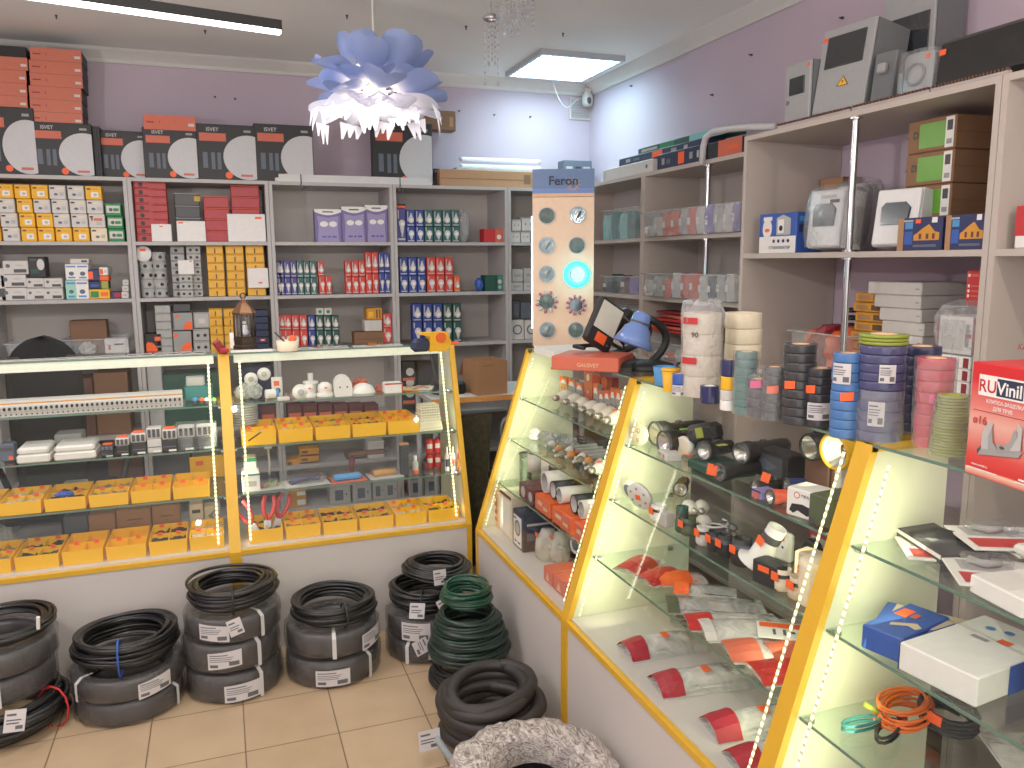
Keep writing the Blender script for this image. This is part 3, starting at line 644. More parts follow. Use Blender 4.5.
bulbs([(379.6, 385.2), (385.4, 391)], (294.5, 273, 252.5), bc('BB'), 'pair next to the tall red group', Z2)
bulbs([(278, 284), (285, 292.5), (292.8, 300.3), (300.6, 308)], (345, 330, 315), bc('RRRR'), 'group behind the cream cup', Z3)
bulbs([(309, 316.2)], (345, 330.3, 315.5), bc('B'), 'between the red and green groups on the low board', Z3)
bulbs([(316.8, 324.2), (324.6, 332.2), (332.6, 340)], (345, 330.3, 315.3), bc('DDD'), 'green group on the low board', Z3)
for i, (u0, u1) in enumerate(((316.5, 323.5), (324.5, 331.8))):
    lowbox((u0, 308, u1, 315.2), 'offwhite', ('white small carton lying on the green bulb cartons, left one', 'white small carton lying on the green bulb cartons, right one')[i], [('c', .5, .5, .25, 'green')], z=Z3, dz=1, d=.055)
lowbox((354.5, 331.5, 384, 345), 'dkraft', 'brown carton at the bottom of the small pile right of the bulb groups', [('r', 0, .46, 1, .5, 'brown')], z=Z3)
lowbox((365, 320, 382, 331.5), 'offwhite', 'white carton in the middle of the small pile right of the bulb groups', (), z=Z3, dz=1)
lowbox((367, 308, 382, 320), 'amber', 'amber patterned carton on top of the small pile right of the bulb groups', [('r', .6, .1, .7, .9, 'brown'), ('r', .8, .1, .88, .9, 'brown'), ('r', .1, .2, .4, .7, 'yellow')], z=Z3, dz=1)
bulbs([(385, 393.5)], (345, 327.5, 313.5), bc('R'), 'leaning by the upright on the low board', Z3)
# three purple cartons
pl = mat('violet carton', (112, 100, 156), rough=.5); pl2 = mat('light violet print', (150, 140, 186))
part_ = [('p', [(.1, .0), (.9, .0), (.86, .45), (.9, .8), (.5, .74), (.1, .8), (.14, .45)], pl2), ('p', [(0, 1), (0, .92)]+[(i/10, .92-.1*math.sin(PI*i/10)) for i in range(1, 10)]+[(1, .92), (1, 1)], 'paper'), ('c', .34, .55, .15, 'paper', .7), ('c', .68, .55, .15, 'paper', .7),
         ('r', .3, .9, .7, .94, 'slate'), ('r', .25, .14, .42, .19, 'purple'), ('r', .47, .14, .58, .19, 'purple'), ('r', .63, .14, .8, .19, 'purple')]
for i, px in enumerate(((315.5, 209, 341, 242.5), (342.5, 206.5, 366, 242.5), (367, 205, 388.6, 242.5))):
    lowbox(px, pl, f'tall violet lamp carton with two white ovals, {("left","middle","right")[i]} of three', part_, z=Z1, d=.07, name='lamp_carton', grp='tall violet lamp cartons', Y=4.66)
# blue and green bulb bay
lowbox((397.5, 208, 405.5, 243.5), PB, 'slim violet bulb carton at the left end of blue-green row', bulb_art('P', True), z=Z1, d=.06, name='bulb_carton')
lowbox((397, 203.5, 405.5, 208), 'tagorange', 'orange tagged slip lying on the slim violet bulb carton', [('r', 0, .5, 1, 1, 'dblue')], z=Z1, dz=1, d=.05)
bulbs([(407, 415.4), (416, 424.4), (425, 433.4), (434, 442.4), (443, 451.4), (452, 460)], (243.8, 226.5, 209.5), bc('BBGGGG'), 'blue-green row on the upper board', Z1)
film = glassmat('cling film', (.95, .96, .97), 1.5, haze=.12, hazecol=(.8, .83, .86), rough=.12, wrinkle=.9, wscale=30)
wrapm = glassmat('loose film', (.93, .94, .95), 1.55, haze=.22, hazecol=(.78, .78, .8), rough=.15, wrinkle=1, wscale=26)
p = SY(464, 244, 4.66); crumple('film_wrap', 'shiny crumpled film at the right end of the blue-green bulb row', 'film', (p.x, 4.66, Z1), .035, wrapm, 8, sx=.8, sz=2.6)
lowbox((486, 228.5, 504, 243.5), 'red', 'single red carton alone at the right of the blue-green bulb bay', [('r', .6, 0, 1, 1, 'salmon'), ('c', .8, .4, .12, 'paper')], z=Z1)
bulbs([(400, 408.5), (409, 417.4), (418, 426.2)], (294, 275.5, 257), bc('BBB'), 'blue group on the middle board', Z2)
bulbs([(427.5, 436), (436.6, 445), (445.6, 453.5)], (294, 275, 257), bc('RRR'), 'red group on the middle board', Z2)
lowbox((454.5, 276, 460, 294), 'orange', 'slim orange bulb carton leaning at the end of the red group', bulb_art('O'), z=Z2, d=.055, name='bulb_carton')
p = SY(479, 292, 4.66); crumple('film_bag', 'blue film bag of lamps at the right of the middle board', 'bag', (p.x, 4.66, Z2), .03, 'blue', 9, sz=1.3, sx=.9, amp=.15)
lowbox((485.5, 275, 498, 293), 'dgreen', 'dark green carton standing right of the blue film bag', (), z=Z2)
lowbox((498.6, 275, 505, 293), 'teal', 'slim teal carton beside the dark green carton', [('c', .5, .6, .3, 'offwhite'), ('c', .5, .25, .25, 'lgrey')], z=Z2)
bulbs([(413, 422.4), (423.6, 432.8), (433.6, 443), (444, 452.4), (453.4, 462)], (340, 321.5, 303.5), bc('BBBDD'), 'tall group on the low board', Z3)
# corner bay
for i, (px, z_) in enumerate((((511, 231, 520, 244), Z1), ((521, 231, 530, 244), Z1), ((512, 219, 521, 231), 0), ((522, 217, 534, 231), 0))):
    lowbox(px, 'offwhite', f'small white carton on the upper corner board, {("lower left","lower right","upper left","upper right")[i]}', [('c', .3, .5, .06, 'dgrey'), ('c', .7, .5, .06, 'dgrey'), ('r', 0, .9, 1, 1, 'grey')], z=z_ or Z1, dz=0 if z_ else 1)
for i, (px, z_) in enumerate((((511, 282, 523, 294), 1), ((524, 282, 536, 294), 1), ((512, 269, 523, 282), 0), ((524, 268, 536, 282), 0))):
    lowbox(px, 'lgrey', f'pale carton on the middle corner board, {("lower left","lower right","upper left","upper right")[i]}', [('r', .2, .4, .8, .6, 'grey')], z=Z2, dz=0 if z_ else 1)
lowbox((511, 319.5, 524, 338), 'offwhite', 'white carton with round lamp print on the low corner board, left one', [('c', .5, .5, .36, 'slate'), ('c', .5, .5, .26, 'offwhite')], z=Z3)
lowbox((525, 319.5, 538, 338), 'offwhite', 'white carton with round lamp print on the low corner board, right one', [('c', .5, .5, .36, 'slate'), ('c', .5, .5, .26, 'offwhite')], z=Z3)
lowbox((512, 300, 520, 319), 'dgrey', 'dark grey carton above the lamp-print cartons in the corner', [('r', .25, .2, .8, .8, 'slate')], z=Z3, dz=1)
lowbox((521, 302, 536, 319), 'slate', 'slate carton above the lamp-print cartons in the corner', (), z=Z3, dz=1)
# ================================================================== ceiling fittings
blackm = mat('black lamp body', (26, 26, 28), rough=.4)
# linear lamp hanging at the upper left: find its level from a 1.2 m drop under the ceiling
ZL = 2.45
a, b = S(58, -1, ZL), S(281, 31, ZL)
d = (b-a).normalized(); a = b-d*1.3
t = thing('linear_pendant_lamp', 'long black linear pendant lamp glowing white, top left under the ceiling', 'lamp', tuple(b), math.atan2(d.y, d.x))
g = G(); g.box(-1.3, 0, -.016, .016, 0, .035, blackm); obj('housing', g, t)
obj('diffuser', G().box(-1.298, -.004, -.014, .014, -.012, 0, mat('linear lamp diffuser', (250, 252, 255), emit=9)), t)
for x in (-.45, -1.15):
    o = obj('suspension_wire', G().tube([(x, 0, .035), (x, 0, CZ-ZL)], .0025, blackm), t)
    obj('wire_clip', G().cyl(.007, .02, blackm, x=x, z=.035, seg=10), o)
l = area('linear_lamp_light', tuple((a+b)/2+Vector((0, 0, -.02))), (0, 0, math.atan2(d.y, d.x)), 1.28, .03, 10, (1, .97, .93))
# LED ceiling panel
ZP = 2.70
P = [S(*q, ZP) for q in ((507, 77), (541, 54), (627, 60.5), (596, 80.5))]
cx = sum((p.x for p in P))/4; cy = sum((p.y for p in P))/4; cy = min(cy, 4.4)
wx = .52; wy = .5
x0, x1, y0, y1 = P[0].x-.01, P[0].x+.50, P[1].y, P[0].y
t = thing('ceiling_panel_light', 'square grid LED ceiling panel glowing cyan white in the back corner', 'ceiling light', ((x0+x1)/2, (y0+y1)/2, ZP))
hx, hy = (x1-x0)/2, (y1-y0)/2
frm = mat('panel light frame', (176, 182, 192), rough=.4)
for nm, (ax, bx, ay, by) in (('frame_rail', (-hx, hx, -hy, -hy+.02)), ('frame_rail', (-hx, hx, hy-.02, hy)), ('frame_rail', (-hx, -hx+.02, -hy+.02, hy-.02)), ('frame_rail', (hx-.02, hx, -hy+.02, hy-.02))):
    obj(nm, G().box(ax, bx, ay, by, 0, CZ-ZP, frm), t)
em = mat('cool light diffuser', (205, 248, 255), emit=6); em2 = mat('cool light tubes', (235, 255, 255), emit=14)
dz_ = .012; g = G(); n = 8
for i in range(n):
    ya = -hy+.02+i*(2*hy-.04)/n; yb = ya+(2*hy-.04)/n
    g.add([(-hx+.02, ya, dz_), (hx-.02, ya, dz_), (hx-.02, yb, dz_), (-hx+.02, yb, dz_)], [(3, 2, 1, 0)], em if i % 2 == 0 else em2)
obj('diffuser', g, t)
lv = mat('louvre', (190, 215, 222), rough=.3)
g = G()
for i in range(1, 14):
    x = -hx+.02+i*(2*hx-.04)/14; g.box(x-.0025, x+.0025, -hy+.02, hy-.02, .001, dz_-.001, lv)
for i in range(1, 8): ya = -hy+.02+i*(2*hy-.04)/8; g.box(-hx+.02, hx-.02, ya-.004, ya+.004, .001, dz_-.001, lv)
lo_ = obj('louvre_grid', g, t)
area('panel_light', ((x0+x1)/2, (y0+y1)/2, ZP+.009), (0, 0, 0), x1-x0-.06, y1-y0-.06, 9, (.55, .92, 1))
# camera in the corner and vent grille
p = SY(587, 98, WY-.05)
t = thing('dome_camera', 'small white security camera under the cornice in the back corner', 'camera', (p.x, WY-.06, p.z-.02))
obj('camera_body', G().lathe([(.001, -.035), (.03, -.03), (.036, -.01), (.036, .025), (.026, .05), (.02, .06)], 'offwhite', 20), t)
g = G(); g.M = Matrix.Translation((-.004, -.034, -.002)) @ Matrix.Rotation(PI/2, 4, 'X'); g.lathe([(.001, .004), (.012, .003), (.015, 0), (.015, -.004)], 'dgrey', 14, sy=1.5); obj('lens', g, t)
obj('mount_arm', G().box(-.028, .028, -.02, .058, .06, .075, 'offwhite'), t)
x, z, w, h = at_back(570, 99, 591, 119, WY-.01)
t = thing('vent_grille', 'white slatted vent grille on the back wall beneath the security camera', 'vent', (x, WY, z))
g = G(); g.box(-w/2, w/2, -.012, -.001, 0, .012, 'offwhite'); obj('frame', G().rings([[(sx*w/2*k, y, h/2+sz*h/2*k) for sx, sz in ((-1, -1), (1, -1), (1, 1), (-1, 1))] for y, k in ((-.001, 1), (-.012, 1), (-.012, .88), (-.001, .88))], 'offwhite'), t)
for i in range(7): obj('slat', G().box(-w*.44, w*.44, -.01, -.002, h*.09+i*h*.12, h*.15+i*h*.12, 'lgrey'), t)
# loose wire from the panel to the camera
a = S(553, 82, ZP); b = SY(579, 101, WY-.1); g = G()
g.tube([a.lerp(b, i/14)+Vector((0, 0, -.11*math.sin(PI*min(1, i/14*1.1))**1.0*(1-.25*i/14))) for i in range(15)], .003, 'offwhite', 5)
tag(obj('hanging_cable', g), 'thin pale cable sagging from the ceiling panel to the security camera', 'cable')
# ------------------------------------------------------------------ flower pendant lamp
YP_ = 3.2
c = SY(375, 92, YP_); sc = (SY(445, 92, YP_).x-SY(309, 92, YP_).x)/2
petal = bpy.data.materials.new('translucent petals'); petal.use_nodes = True; nt = petal.node_tree; N = nt.nodes; Lk = nt.links
bs = N['Principled BSDF']; tcx = N.new('ShaderNodeTexCoord'); sx_ = N.new('ShaderNodeVectorMath'); sx_.operation = 'LENGTH'; Lk.new(tcx.outputs['Object'], sx_.inputs[0])
rp = N.new('ShaderNodeValToRGB'); rp.color_ramp.elements[0].position = .07; rp.color_ramp.elements[0].color = (*lin((238, 232, 238)), 1); rp.color_ramp.elements[1].position = .17; rp.color_ramp.elements[1].color = (*lin((134, 152, 202)), 1)  # white near the bulb, blue-grey outward: light and shade painted in
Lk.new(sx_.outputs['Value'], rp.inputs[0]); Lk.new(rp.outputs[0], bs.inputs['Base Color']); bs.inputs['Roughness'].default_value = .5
tl_ = N.new('ShaderNodeBsdfTranslucent'); Lk.new(rp.outputs[0], tl_.inputs[0]); ms = N.new('ShaderNodeMixShader'); ms.inputs[0].default_value = .22
Lk.new(bs.outputs[0], ms.inputs[1]); Lk.new(tl_.outputs[0], ms.inputs[2]); Lk.new(ms.outputs[0], N['Material Output'].inputs[0])
t = thing('petal_pendant_lamp', 'large pale blue pendant lamp of curling flower petals, lit from inside', 'lamp', tuple(c))
g = G(); g.ball(.05, mat('warm lamp bulb', (255, 232, 190), emit=12), z=-.02); obj('bulb', g, t)
obj('lamp_socket', G().cyl(.02, .07, 'offwhite', z=.03), t)
obj('cord', G().tube([(0, 0, .1), (0, 0, CZ-c.z)], .004, 'offwhite'), t)
obj('ceiling_cup', G().cyl(.045, .02, 'offwhite', z=CZ-c.z-.0205), t)
g = G(); R0 = sc*.36
for zz, r1, r2 in ((.055, R0, R0*.92),): g.lathe([(r1, zz), (r1, zz+.03), (r2, zz+.03), (r2, zz)], mat('lamp ring', (240, 236, 226), emit=.8), 30)
obj('petal_ring', g, t)
wpetal = petal.copy(); wpetal.name = 'petals painted lit'  # same petals with the bulb's light painted in as white
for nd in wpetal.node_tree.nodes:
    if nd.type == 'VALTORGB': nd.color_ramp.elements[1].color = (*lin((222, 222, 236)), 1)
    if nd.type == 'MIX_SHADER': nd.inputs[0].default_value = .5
rnd = random.Random(5)
def petal_mesh(L, W, curl, drip):
    g = G(); n = 9; m = 5; vs = []
    for i in range(n+1):
        s_ = i/n; wid = W*(.22+.78*math.sin(PI*min(1, s_**1.5*.94+.03))**.7)*(1 if s_ < .92 else .72)
        for j in range(m+1):
            q = (j/m-.5)*2; x = q*wid/2; dr = 0
            vs.append((x, L*s_*math.cos(curl*s_*.6), L*s_*math.sin(curl*s_)*.9+.25*wid*q*q))
    fs = [(i*(m+1)+j, i*(m+1)+j+1, (i+1)*(m+1)+j+1, (i+1)*(m+1)+j) for i in range(n) for j in range(m)]
    g.add(vs, fs, petal, True)
    if drip:                            # pointed tips like torn splashes
        for k, q in enumerate((-.6, -.1, .45)):
            l = L*rnd.uniform(.25, .5); x = q*W*.4; z = L*math.sin(curl)*.9; y = L*math.cos(curl*.6)
            g.add([(x-.02, y*.93, z*.93), (x+.02, y*.93, z*.93), (x+.004, y+l*.5, z-l*.75), (x-.004, y+l*.5, z-l*.75)], [(0, 1, 2, 3)], petal)
    return g
k = 0
for ring, (cnt, z0, r0, elev, L, W, curl, drip) in enumerate(((7, .06, .34, 52, .58, .46, .35, 0), (8, .03, .36, 22, .66, .56, .35, 0), (8, -.01, .36, -6, .66, .56, .2, 0), (10, -.03, .36, -38, .60, .50, .3, 1), (9, -.03, .24, -30, .42, .46, .2, 1), (7, .01, .28, 2, .5, .5, .2, 0))):
    for i in range(cnt):
        az = 2*PI*(i+.5*(ring % 2)+rnd.uniform(-.12, .12))/cnt
        g = petal_mesh(sc*L*rnd.uniform(.9, 1.1), sc*W*rnd.uniform(.9, 1.1), curl*rnd.choice((1, 1, -.5)) if ring in (1, 2) else curl, drip)
        M = Matrix.Translation((0, 0, z0)) @ Matrix.Rotation(az, 4, 'Z') @ Matrix.Translation((0, sc*r0, 0)) @ Matrix.Rotation(math.radians(elev+rnd.uniform(-8, 8)), 4, 'X') @ Matrix.Rotation(rnd.uniform(-.3, .3), 4, 'Y')
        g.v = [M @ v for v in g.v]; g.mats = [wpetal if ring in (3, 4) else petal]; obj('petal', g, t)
pl_ = bpy.data.lights.new('pendant_light', 'POINT'); pl_.energy = 4.5; pl_.color = (1, .9, .78); pl_.shadow_soft_size = .06
o = bpy.data.objects.new('pendant_light', pl_); C.objects.link(o); o.location = c+Vector((0, 0, -.10))
# ------------------------------------------------------------------ crystal chandelier at the top edge
cry = glassmat('crystal beads', (.8, .84, .88), 2.2, haze=.25, hazecol=(.6, .65, .72), rough=.05)
YC = 3.0
def strand(u, v0, v1, parent, n, Y=YC, r=.006, big=None):
    a, b = SY(u, v0, Y), SY(u, v1, Y); g = G()
    g.tube([a-parent.location, b-parent.location], .0012, 'silver', 4)
    for i in range(n):
        q = a.lerp(b, (i+.5)/n)-parent.location; g.ball(r*(1 if i % 2 else .6), cry, *q, seg=8, n=5, sz=1.3)
    q = b-parent.location; g.ball(big or r*1.2, cry, *q, seg=8, n=6, sz=1.5)
    obj('bead_strand', g, parent)
c1 = SY(525, -8, YC); t = thing('crystal_chandelier', 'crystal chandelier with hanging bead strands, cut by the top picture edge', 'chandelier', tuple(c1))
obj('rose_plate', G().cyl(.10, .012, chrome, z=.03), t)
obj('ring', G().lathe([(.085, .0), (.09, .008), (.085, .016), (.08, .008), (.085, 0)], chrome, 24), t)
obj('stem', G().tube([(0, 0, .04), (0, 0, CZ-c1.z)], .006, chrome), t)
for u, v1, dy in ((497, 22, .05), (503, 18, -.05), (508, 26, .0), (512, 34, .06), (518, 33, -.06), (523, 20, .03), (528, 15, -.04), (533, 28, .02), (519, 24, .08), (505, 33, -.02), (513, 20, 0)):
    strand(u, -8, v1, t, 7, YC+dy, big=.008)
p0 = SY(491, 20, YC+.1); t = thing('crystal_pendant', 'small crystal drop lamp with five long bead strands, left of the chandelier', 'chandelier', tuple(p0))
obj('crown', G().lathe([(.03, 0), (.034, .008), (.02, .02), (.006, .026)], chrome, 16), t)
obj('stem', G().tube([(0, 0, .02), (0, 0, CZ-p0.z)], .003, chrome), t)
for u, v1, dy in ((485, 83, 0), (489, 64, .03), (492, 60, -.03), (495, 64, .03), (498, 84, 0)): strand(u, 20, v1, t, 9, YC+.1+dy*.5, r=.004, big=.006)
# fixing marks on ceiling and walls
def plug(label, p, nrm):
    g = G(); g.M = Vector(nrm).to_track_quat('Z', 'Y').to_matrix().to_4x4(); g.cyl(.006, .006, 'dgrey', seg=8); g.cyl(.003, .014, 'softblack', z=.004, seg=6)
    tag(obj('wall_plug', g, None, None, p), label, 'screw', 'empty screws in wall and ceiling')
for i, (u, v) in enumerate(((459, 111), (494, 115), (530, 117))): plug(f'tiny dark screw in the back wall right of the petal lamp, {nth(i)} from the left', SY(u, v, WY-.0005), (0, -1, 0))
for i, (u, v) in enumerate(((215, 97), (235, 99))): plug(f'tiny dark screw in the back wall above the lamp cartons, {nth(i)} from the left', SY(u, v, WY-.0005), (0, -1, 0))
for i, (u, v) in enumerate(((632, 86), (713, 95), (752, 55), (843, 18))): plug(f'tiny dark screw in the right wall, {nth(i)} from the corner', SX(u, v, WX-.0005), (-1, 0, 0))
for i, (u, v) in enumerate(((56, 15), (205, 30), (347, 15), (466, 26), (563, 33))): plug(f'tiny dark screw in the ceiling, {nth(i)} from the left', S(u, v, CZ-.0005), (0, 0, -1))

# ================================================================== far right shelving wares
def at_right(u0, v0, u1, v1, X, z=None):   # photo rectangle on a plane x = X: centre y, base z, width along y, height
    a = SX(u0, v1, X); b = SX(u1, v0, X); z0 = a.z if z is None else z
    um = (u0+u1)/2; h = SX(um, v0, X).z-(SX(um, v1, X).z if z is None else z)
    return (a.y+b.y)/2, z0 if z is not None else SX(um, v1, X).z, abs(a.y-b.y), h
def rbox(px, col, label, art=(), X=1.93, z=None, d=.1, name='small_carton', grp=None, cat='box', tilt=0, side=None, top=None, dz=0, rz=0):
    y, z0, w, h = at_right(*px, X, z)
    return carton(name, label, cat, X+d/2, y, z0, w, d, h-.001, col, art, rz=R90+rz, group=grp, side=side, top=top, rot=None if not tilt else (tilt, 0, R90+rz))
EP = .0008
FZ = [z+EP for z in (1.712, 1.42, 1.118)]
def packs(px_list, z, X, desc, d=.05, h=None):
    for i, (u0, u1, v0, v1, col, nm) in enumerate(px_list):
        y, z0, w, hh = at_right(u0, v0, u1, v1, X, z)
        crumple_pack(f'{nm} {desc}, {nth(i)} from the left', X+d/2, y, z, w*.92, d, hh, col)
def crumple_pack(label, x, y, z, w, d, h, col, seed=None, name='clip_packet', cat='packet', rz=R90, group=None, lbl_=True, parent=None):
    rnd = random.Random(seed or hash(label) % 9999); g = G(); n = 6; R = []
    for i in range(n+1):
        s_ = i/n; k = .93+.07*math.sin(PI*s_); dd = d*(.6+.4*math.sin(PI*(.12+.76*s_)))
        R.append([(w/2*k*cx_+rnd.uniform(-1, 1)*w*.04, dd/2*cy_+rnd.uniform(-1, 1)*d*.08, h*s_+rnd.uniform(-1, 1)*h*.012*(0 < i < n)) for cx_, cy_ in ((-1, -.5), (-.5, -1), (.5, -1), (1, -.5), (1, .5), (.5, 1), (-.5, 1), (-1, .5))])
    g.rings(R, col, caps=True)
    if lbl_: g.print_([('r', .25, .35, .75, .62, 'paper')], w*.8, h, -d*.53)
    o = obj(name, g, None, None, (x, y, z), (0, 0, rz)); tag(o, label, cat, group); return o
E_ = 'clip packet in the upper clear bin on right wall'
# bins: upper and lower in the second bay, two more in the corner bay
def rbin(u0, u1, v0, z, X, label, d=.28, **k):
    a, b = SX(u0, v0, X), SX(u1, v0, X); h = (a.z+b.z)/2-z
    clear_bin(label, X+d/2, (a.y+b.y)/2, z, abs(a.y-b.y)-.02, d, h, R90, **k); return h
rbin(641, 741, 208, FZ[0], 1.985, 'long clear bin of white and red clip packets, upper board on right wall', group='clear bins of clips on right wall')
rbin(641, 741, 274, FZ[1], 1.985, 'long clear bin of white and orange clip packets, middle board on right wall', group='clear bins of clips on right wall')
rbin(641, 741, 346, FZ[2], 1.985, 'long clear bin of red sachets, low board on right wall', group='clear bins of clips on right wall')
rbin(601, 638, 209, FZ[0], 2.03, 'clear bin full of teal packets in the corner bay of right wall', d=.26, group='clear bins of clips on right wall')
rbin(601, 638, 276, FZ[1], 2.03, 'clear bin of green-edged packets in the corner bay, middle board', d=.26, group='clear bins of clips on right wall')
rbin(601, 638, 307, FZ[2]+.0, 2.03, 'clear bin in the corner bay of right wall, low board', d=.26, group='clear bins of clips on right wall')
W_, P_, Q_, R_ = 'offwhite', 'salmon', 'lilac', 'lgrey'
for lev, z, lst in ((0, FZ[0], [(644, 652, 226, 235, W_), (653, 660, 217, 235, W_), (661, 669, 213, 234, P_), (670, 677, 211, 234, 'salmon'), (678, 685, 209, 234, R_), (686, 694, 207, 234, P_), (695, 703, 207, 234, W_), (704, 712, 205, 234, Q_), (713, 721, 204, 233, R_), (722, 730, 203, 233, W_), (731, 738, 202, 233, Q_)]),
        (1, FZ[1], [(643, 651, 280, 305, W_), (652, 660, 276, 305, R_), (661, 669, 278, 305, P_), (670, 678, 273, 305, W_), (679, 687, 274, 305, P_), (688, 696, 273, 305, P_), (697, 705, 276, 305, W_), (706, 714, 277, 305, 'slate'), (715, 723, 275, 305, R_), (724, 732, 274, 305, W_)]),
        (2, FZ[2], [(643, 652, 355, 382, P_), (653, 662, 350, 382, W_), (663, 672, 352, 382, P_), (673, 682, 350, 382, R_)])):
    for i, (u0, u1, v0, v1, col) in enumerate(lst):
        nm = {W_: 'white', P_: 'salmon', Q_: 'lilac', R_: 'pale grey', 'slate': 'slate'}[col]
        y, z0, w, hh = at_right(u0, v0, u1, v1, 2.02, z+.004)
        crumple_pack(f'{nm} clip packet standing in the {("upper","middle","low")[lev]} long clear bin, {nth(i)} from left', 2.05, y, z+.004, w*1.02, .07, hh, col, seed=lev*20+i+1, group='clip packets in long clear bins')
for i, (u0, u1, v0, v1, col) in enumerate([(602, 610, 216, 241, 'tealpk'), (610, 618, 212, 241, 'teal'), (618, 626, 214, 241, 'tealpk'), (626, 634, 211, 241, 'teal')]):
    y, z0, w, hh = at_right(u0, v0, u1, v1, 2.07, FZ[0]+.004); crumple_pack(f'teal packet standing in the corner bay clear bin, {nth(i)} from the corner', 2.09, y, FZ[0]+.004, w, .05, hh, col, seed=50+i, group='teal packets', lbl_=False)
for i, (u0, u1, v0, v1, col) in enumerate([(602, 610, 278, 296, 'slate'), (610, 619, 274, 296, 'dgreen'), (619, 628, 275, 296, 'maroon'), (628, 636, 277, 296, 'lilac')]):
    y, z0, w, hh = at_right(u0, v0, u1, v1, 2.07, FZ[1]+.004); crumple_pack(f'dark packet standing in the middle corner bay bin, {nth(i)} from the corner', 2.09, y, FZ[1]+.004, w, .05, hh, col, seed=60+i, group='dark packets', lbl_=i % 2 == 0)
# loose red sachets stacked at the low board
for i in range(6):
    y, z0, w, hh = at_right(636+i*1.5, 344-i*4.6, 690-i, 349-i*4.6, 1.99, None)
    g = G(); rnd = random.Random(i); g.rings([[(-w/2, -.05, rnd.uniform(0, .006)), (w/2, -.05, rnd.uniform(0, .006)), (w/2, .05, rnd.uniform(0, .006)), (-w/2, .05, rnd.uniform(0, .006))], [(-w/2*.97, -.047, .016), (w/2*.97, -.047, .014), (w/2*.96, .047, .017), (-w/2, .047, .015)]], ('red', 'salmon', 'dred')[i % 3], caps=True)
    tag(obj('sachet', g, None, None, (2.12, y, FZ[2]+.125+i*.0185), (0, 0, R90+rnd.uniform(-.15, .15))), f'red film sachet, {nth(i)} from the bottom of the heap above the low clear bin', 'sachet', 'red sachets in a heap')
# long lamp cartons on top of the far right shelving
TR = 2.03+EP
def longbox(u0, u1, v0, v1, X, z, h, d, col, label, art=(), rz=0):
    a, b = SX(u0, v0, X), SX(u1, v1, X); w = abs(a.y-b.y)
    return carton('long_lamp_carton', label, 'box', X+d/2, (a.y+b.y)/2, z, w, d, h, col, art, rz=R90+rz)
fl = [('r', .1, .3, .16, .7, 'grey'), ('r', .2, .3, .28, .6, 'slate'), ('r', .44, .15, .56, .85, 'tagorange'), ('r', .66, .3, .72, .7, 'grey'), ('r', .8, .3, .84, .7, 'lgrey')]
longbox(603, 652, 182, 170, 2.03, TR, .062, .09, 'offwhite', 'white long lamp carton at the corner end of right shelving top', [('r', .02, .1, .06, .9, 'lgrey'), ('c', .9, .5, .02, 'slate')])
longbox(657, 708, 172, 157, 2.04, TR, .075, .11, 'dblue', 'navy long lamp carton with orange tag, bottom of the right shelving pile', fl)
longbox(706, 742, 160, 150, 2.04, TR, .07, .11, 'softblack', 'black long lamp carton with orange end, near the cable duct bend', [('r', .35, 0, 1, 1, 'salmon'), ('r', .6, .4, .9, .6, 'orange')])
longbox(619, 704, 157, 134, 2.10, TR+.077, .04, .12, 'dblue', 'navy long slim carton with orange tag in the middle of the right shelving pile', fl)
longbox(638, 728, 150, 122, 2.13, TR+.119, .034, .1, 'dgreen', 'dark green long slim carton on top of the right shelving pile', [('r', .28, .15, .45, .85, 'green'), ('r', .05, .3, .25, .7, 'lgrey'), ('r', .62, .0, 1, 1, 'tealpk')])
longbox(665, 722, 152, 138, 2.24, TR, .118, .05, 'softblack', 'black carton supporting the pile at the right wall', ())
longbox(650, 676, 178, 168, 1.995+.03, TR, .02, .1, 'lgrey', 'flat pale board edge under the navy long carton', ()) if False else None
# bent white duct wrapped in film lying across the top
pts = [SX(702, 165, 1.985), SX(703, 148, 1.985), SX(706, 137, 1.985), SX(713, 131.5, 1.985), SX(727, 129, 1.985), SX(750, 127, 1.97), SX(776, 126.5, 1.97)]
g = G(); g.tube([p for p in pts], .014, mat('film-wrapped white duct', (196, 194, 198), rough=.4, bump=.6, scale=80), 6); tag(obj('plastic_duct', g), 'white film-wrapped duct bent down over the right shelving edge', 'duct')

# ================================================================== near right shelving wares
NTOP, NM, NL = 2.06+EP, 1.623+EP, 1.19+EP
XS = XN+.03
# stabilizer carton
y, z0, w, h = at_right(759, 213, 797, 252, XS, NM)
sb = [('r', 0, 0, 1, .42, 'paper'), ('p', [(0, .42), (.2, .52), (.5, .44), (.5, 1), (0, 1)], 'blue'), ('c', .22, .62, .13, 'paper', 1.35), ('c', .22, .58, .07, 'tagorange', .5), ('p', [(.48, .45), (.86, .45), (.86, .85), (.66, .95), (.48, .88)], 'lgrey'), ('r', .52, .5, .68, .84, 'paper'), ('c', .6, .62, .05, 'softblack')]+[('c', .42+.13*i, .3, .035, 'navy', .9) for i in range(4)]+[('t', 'СТАБИЛИЗАТОР', .58, .1, .10, 'navy'), ('r', .12, .82, .36, .92, 'paper')]
rbox((759, 213, 797, 252), 'blue', 'blue and white stabilizer carton at the far end of the taller right shelving', sb, X=XS, z=NM, d=.12, name='stabilizer_carton', side=[('r', .1, .5, .9, .7, 'navy'), ('r', .1, .78, .9, .9, 'sky')])
rbox((816, 178, 843, 252), 'kraft', 'open-topped kraft carton standing behind the bagged distribution boxes', [('r', .0, .2, .2, .48, 'paper'), ('t', '10', .1, .32, .06, 'dgrey')], X=XS+.31, z=NM, d=.09, side=[('r', .0, 0, 1, 1, 'dkraft')])
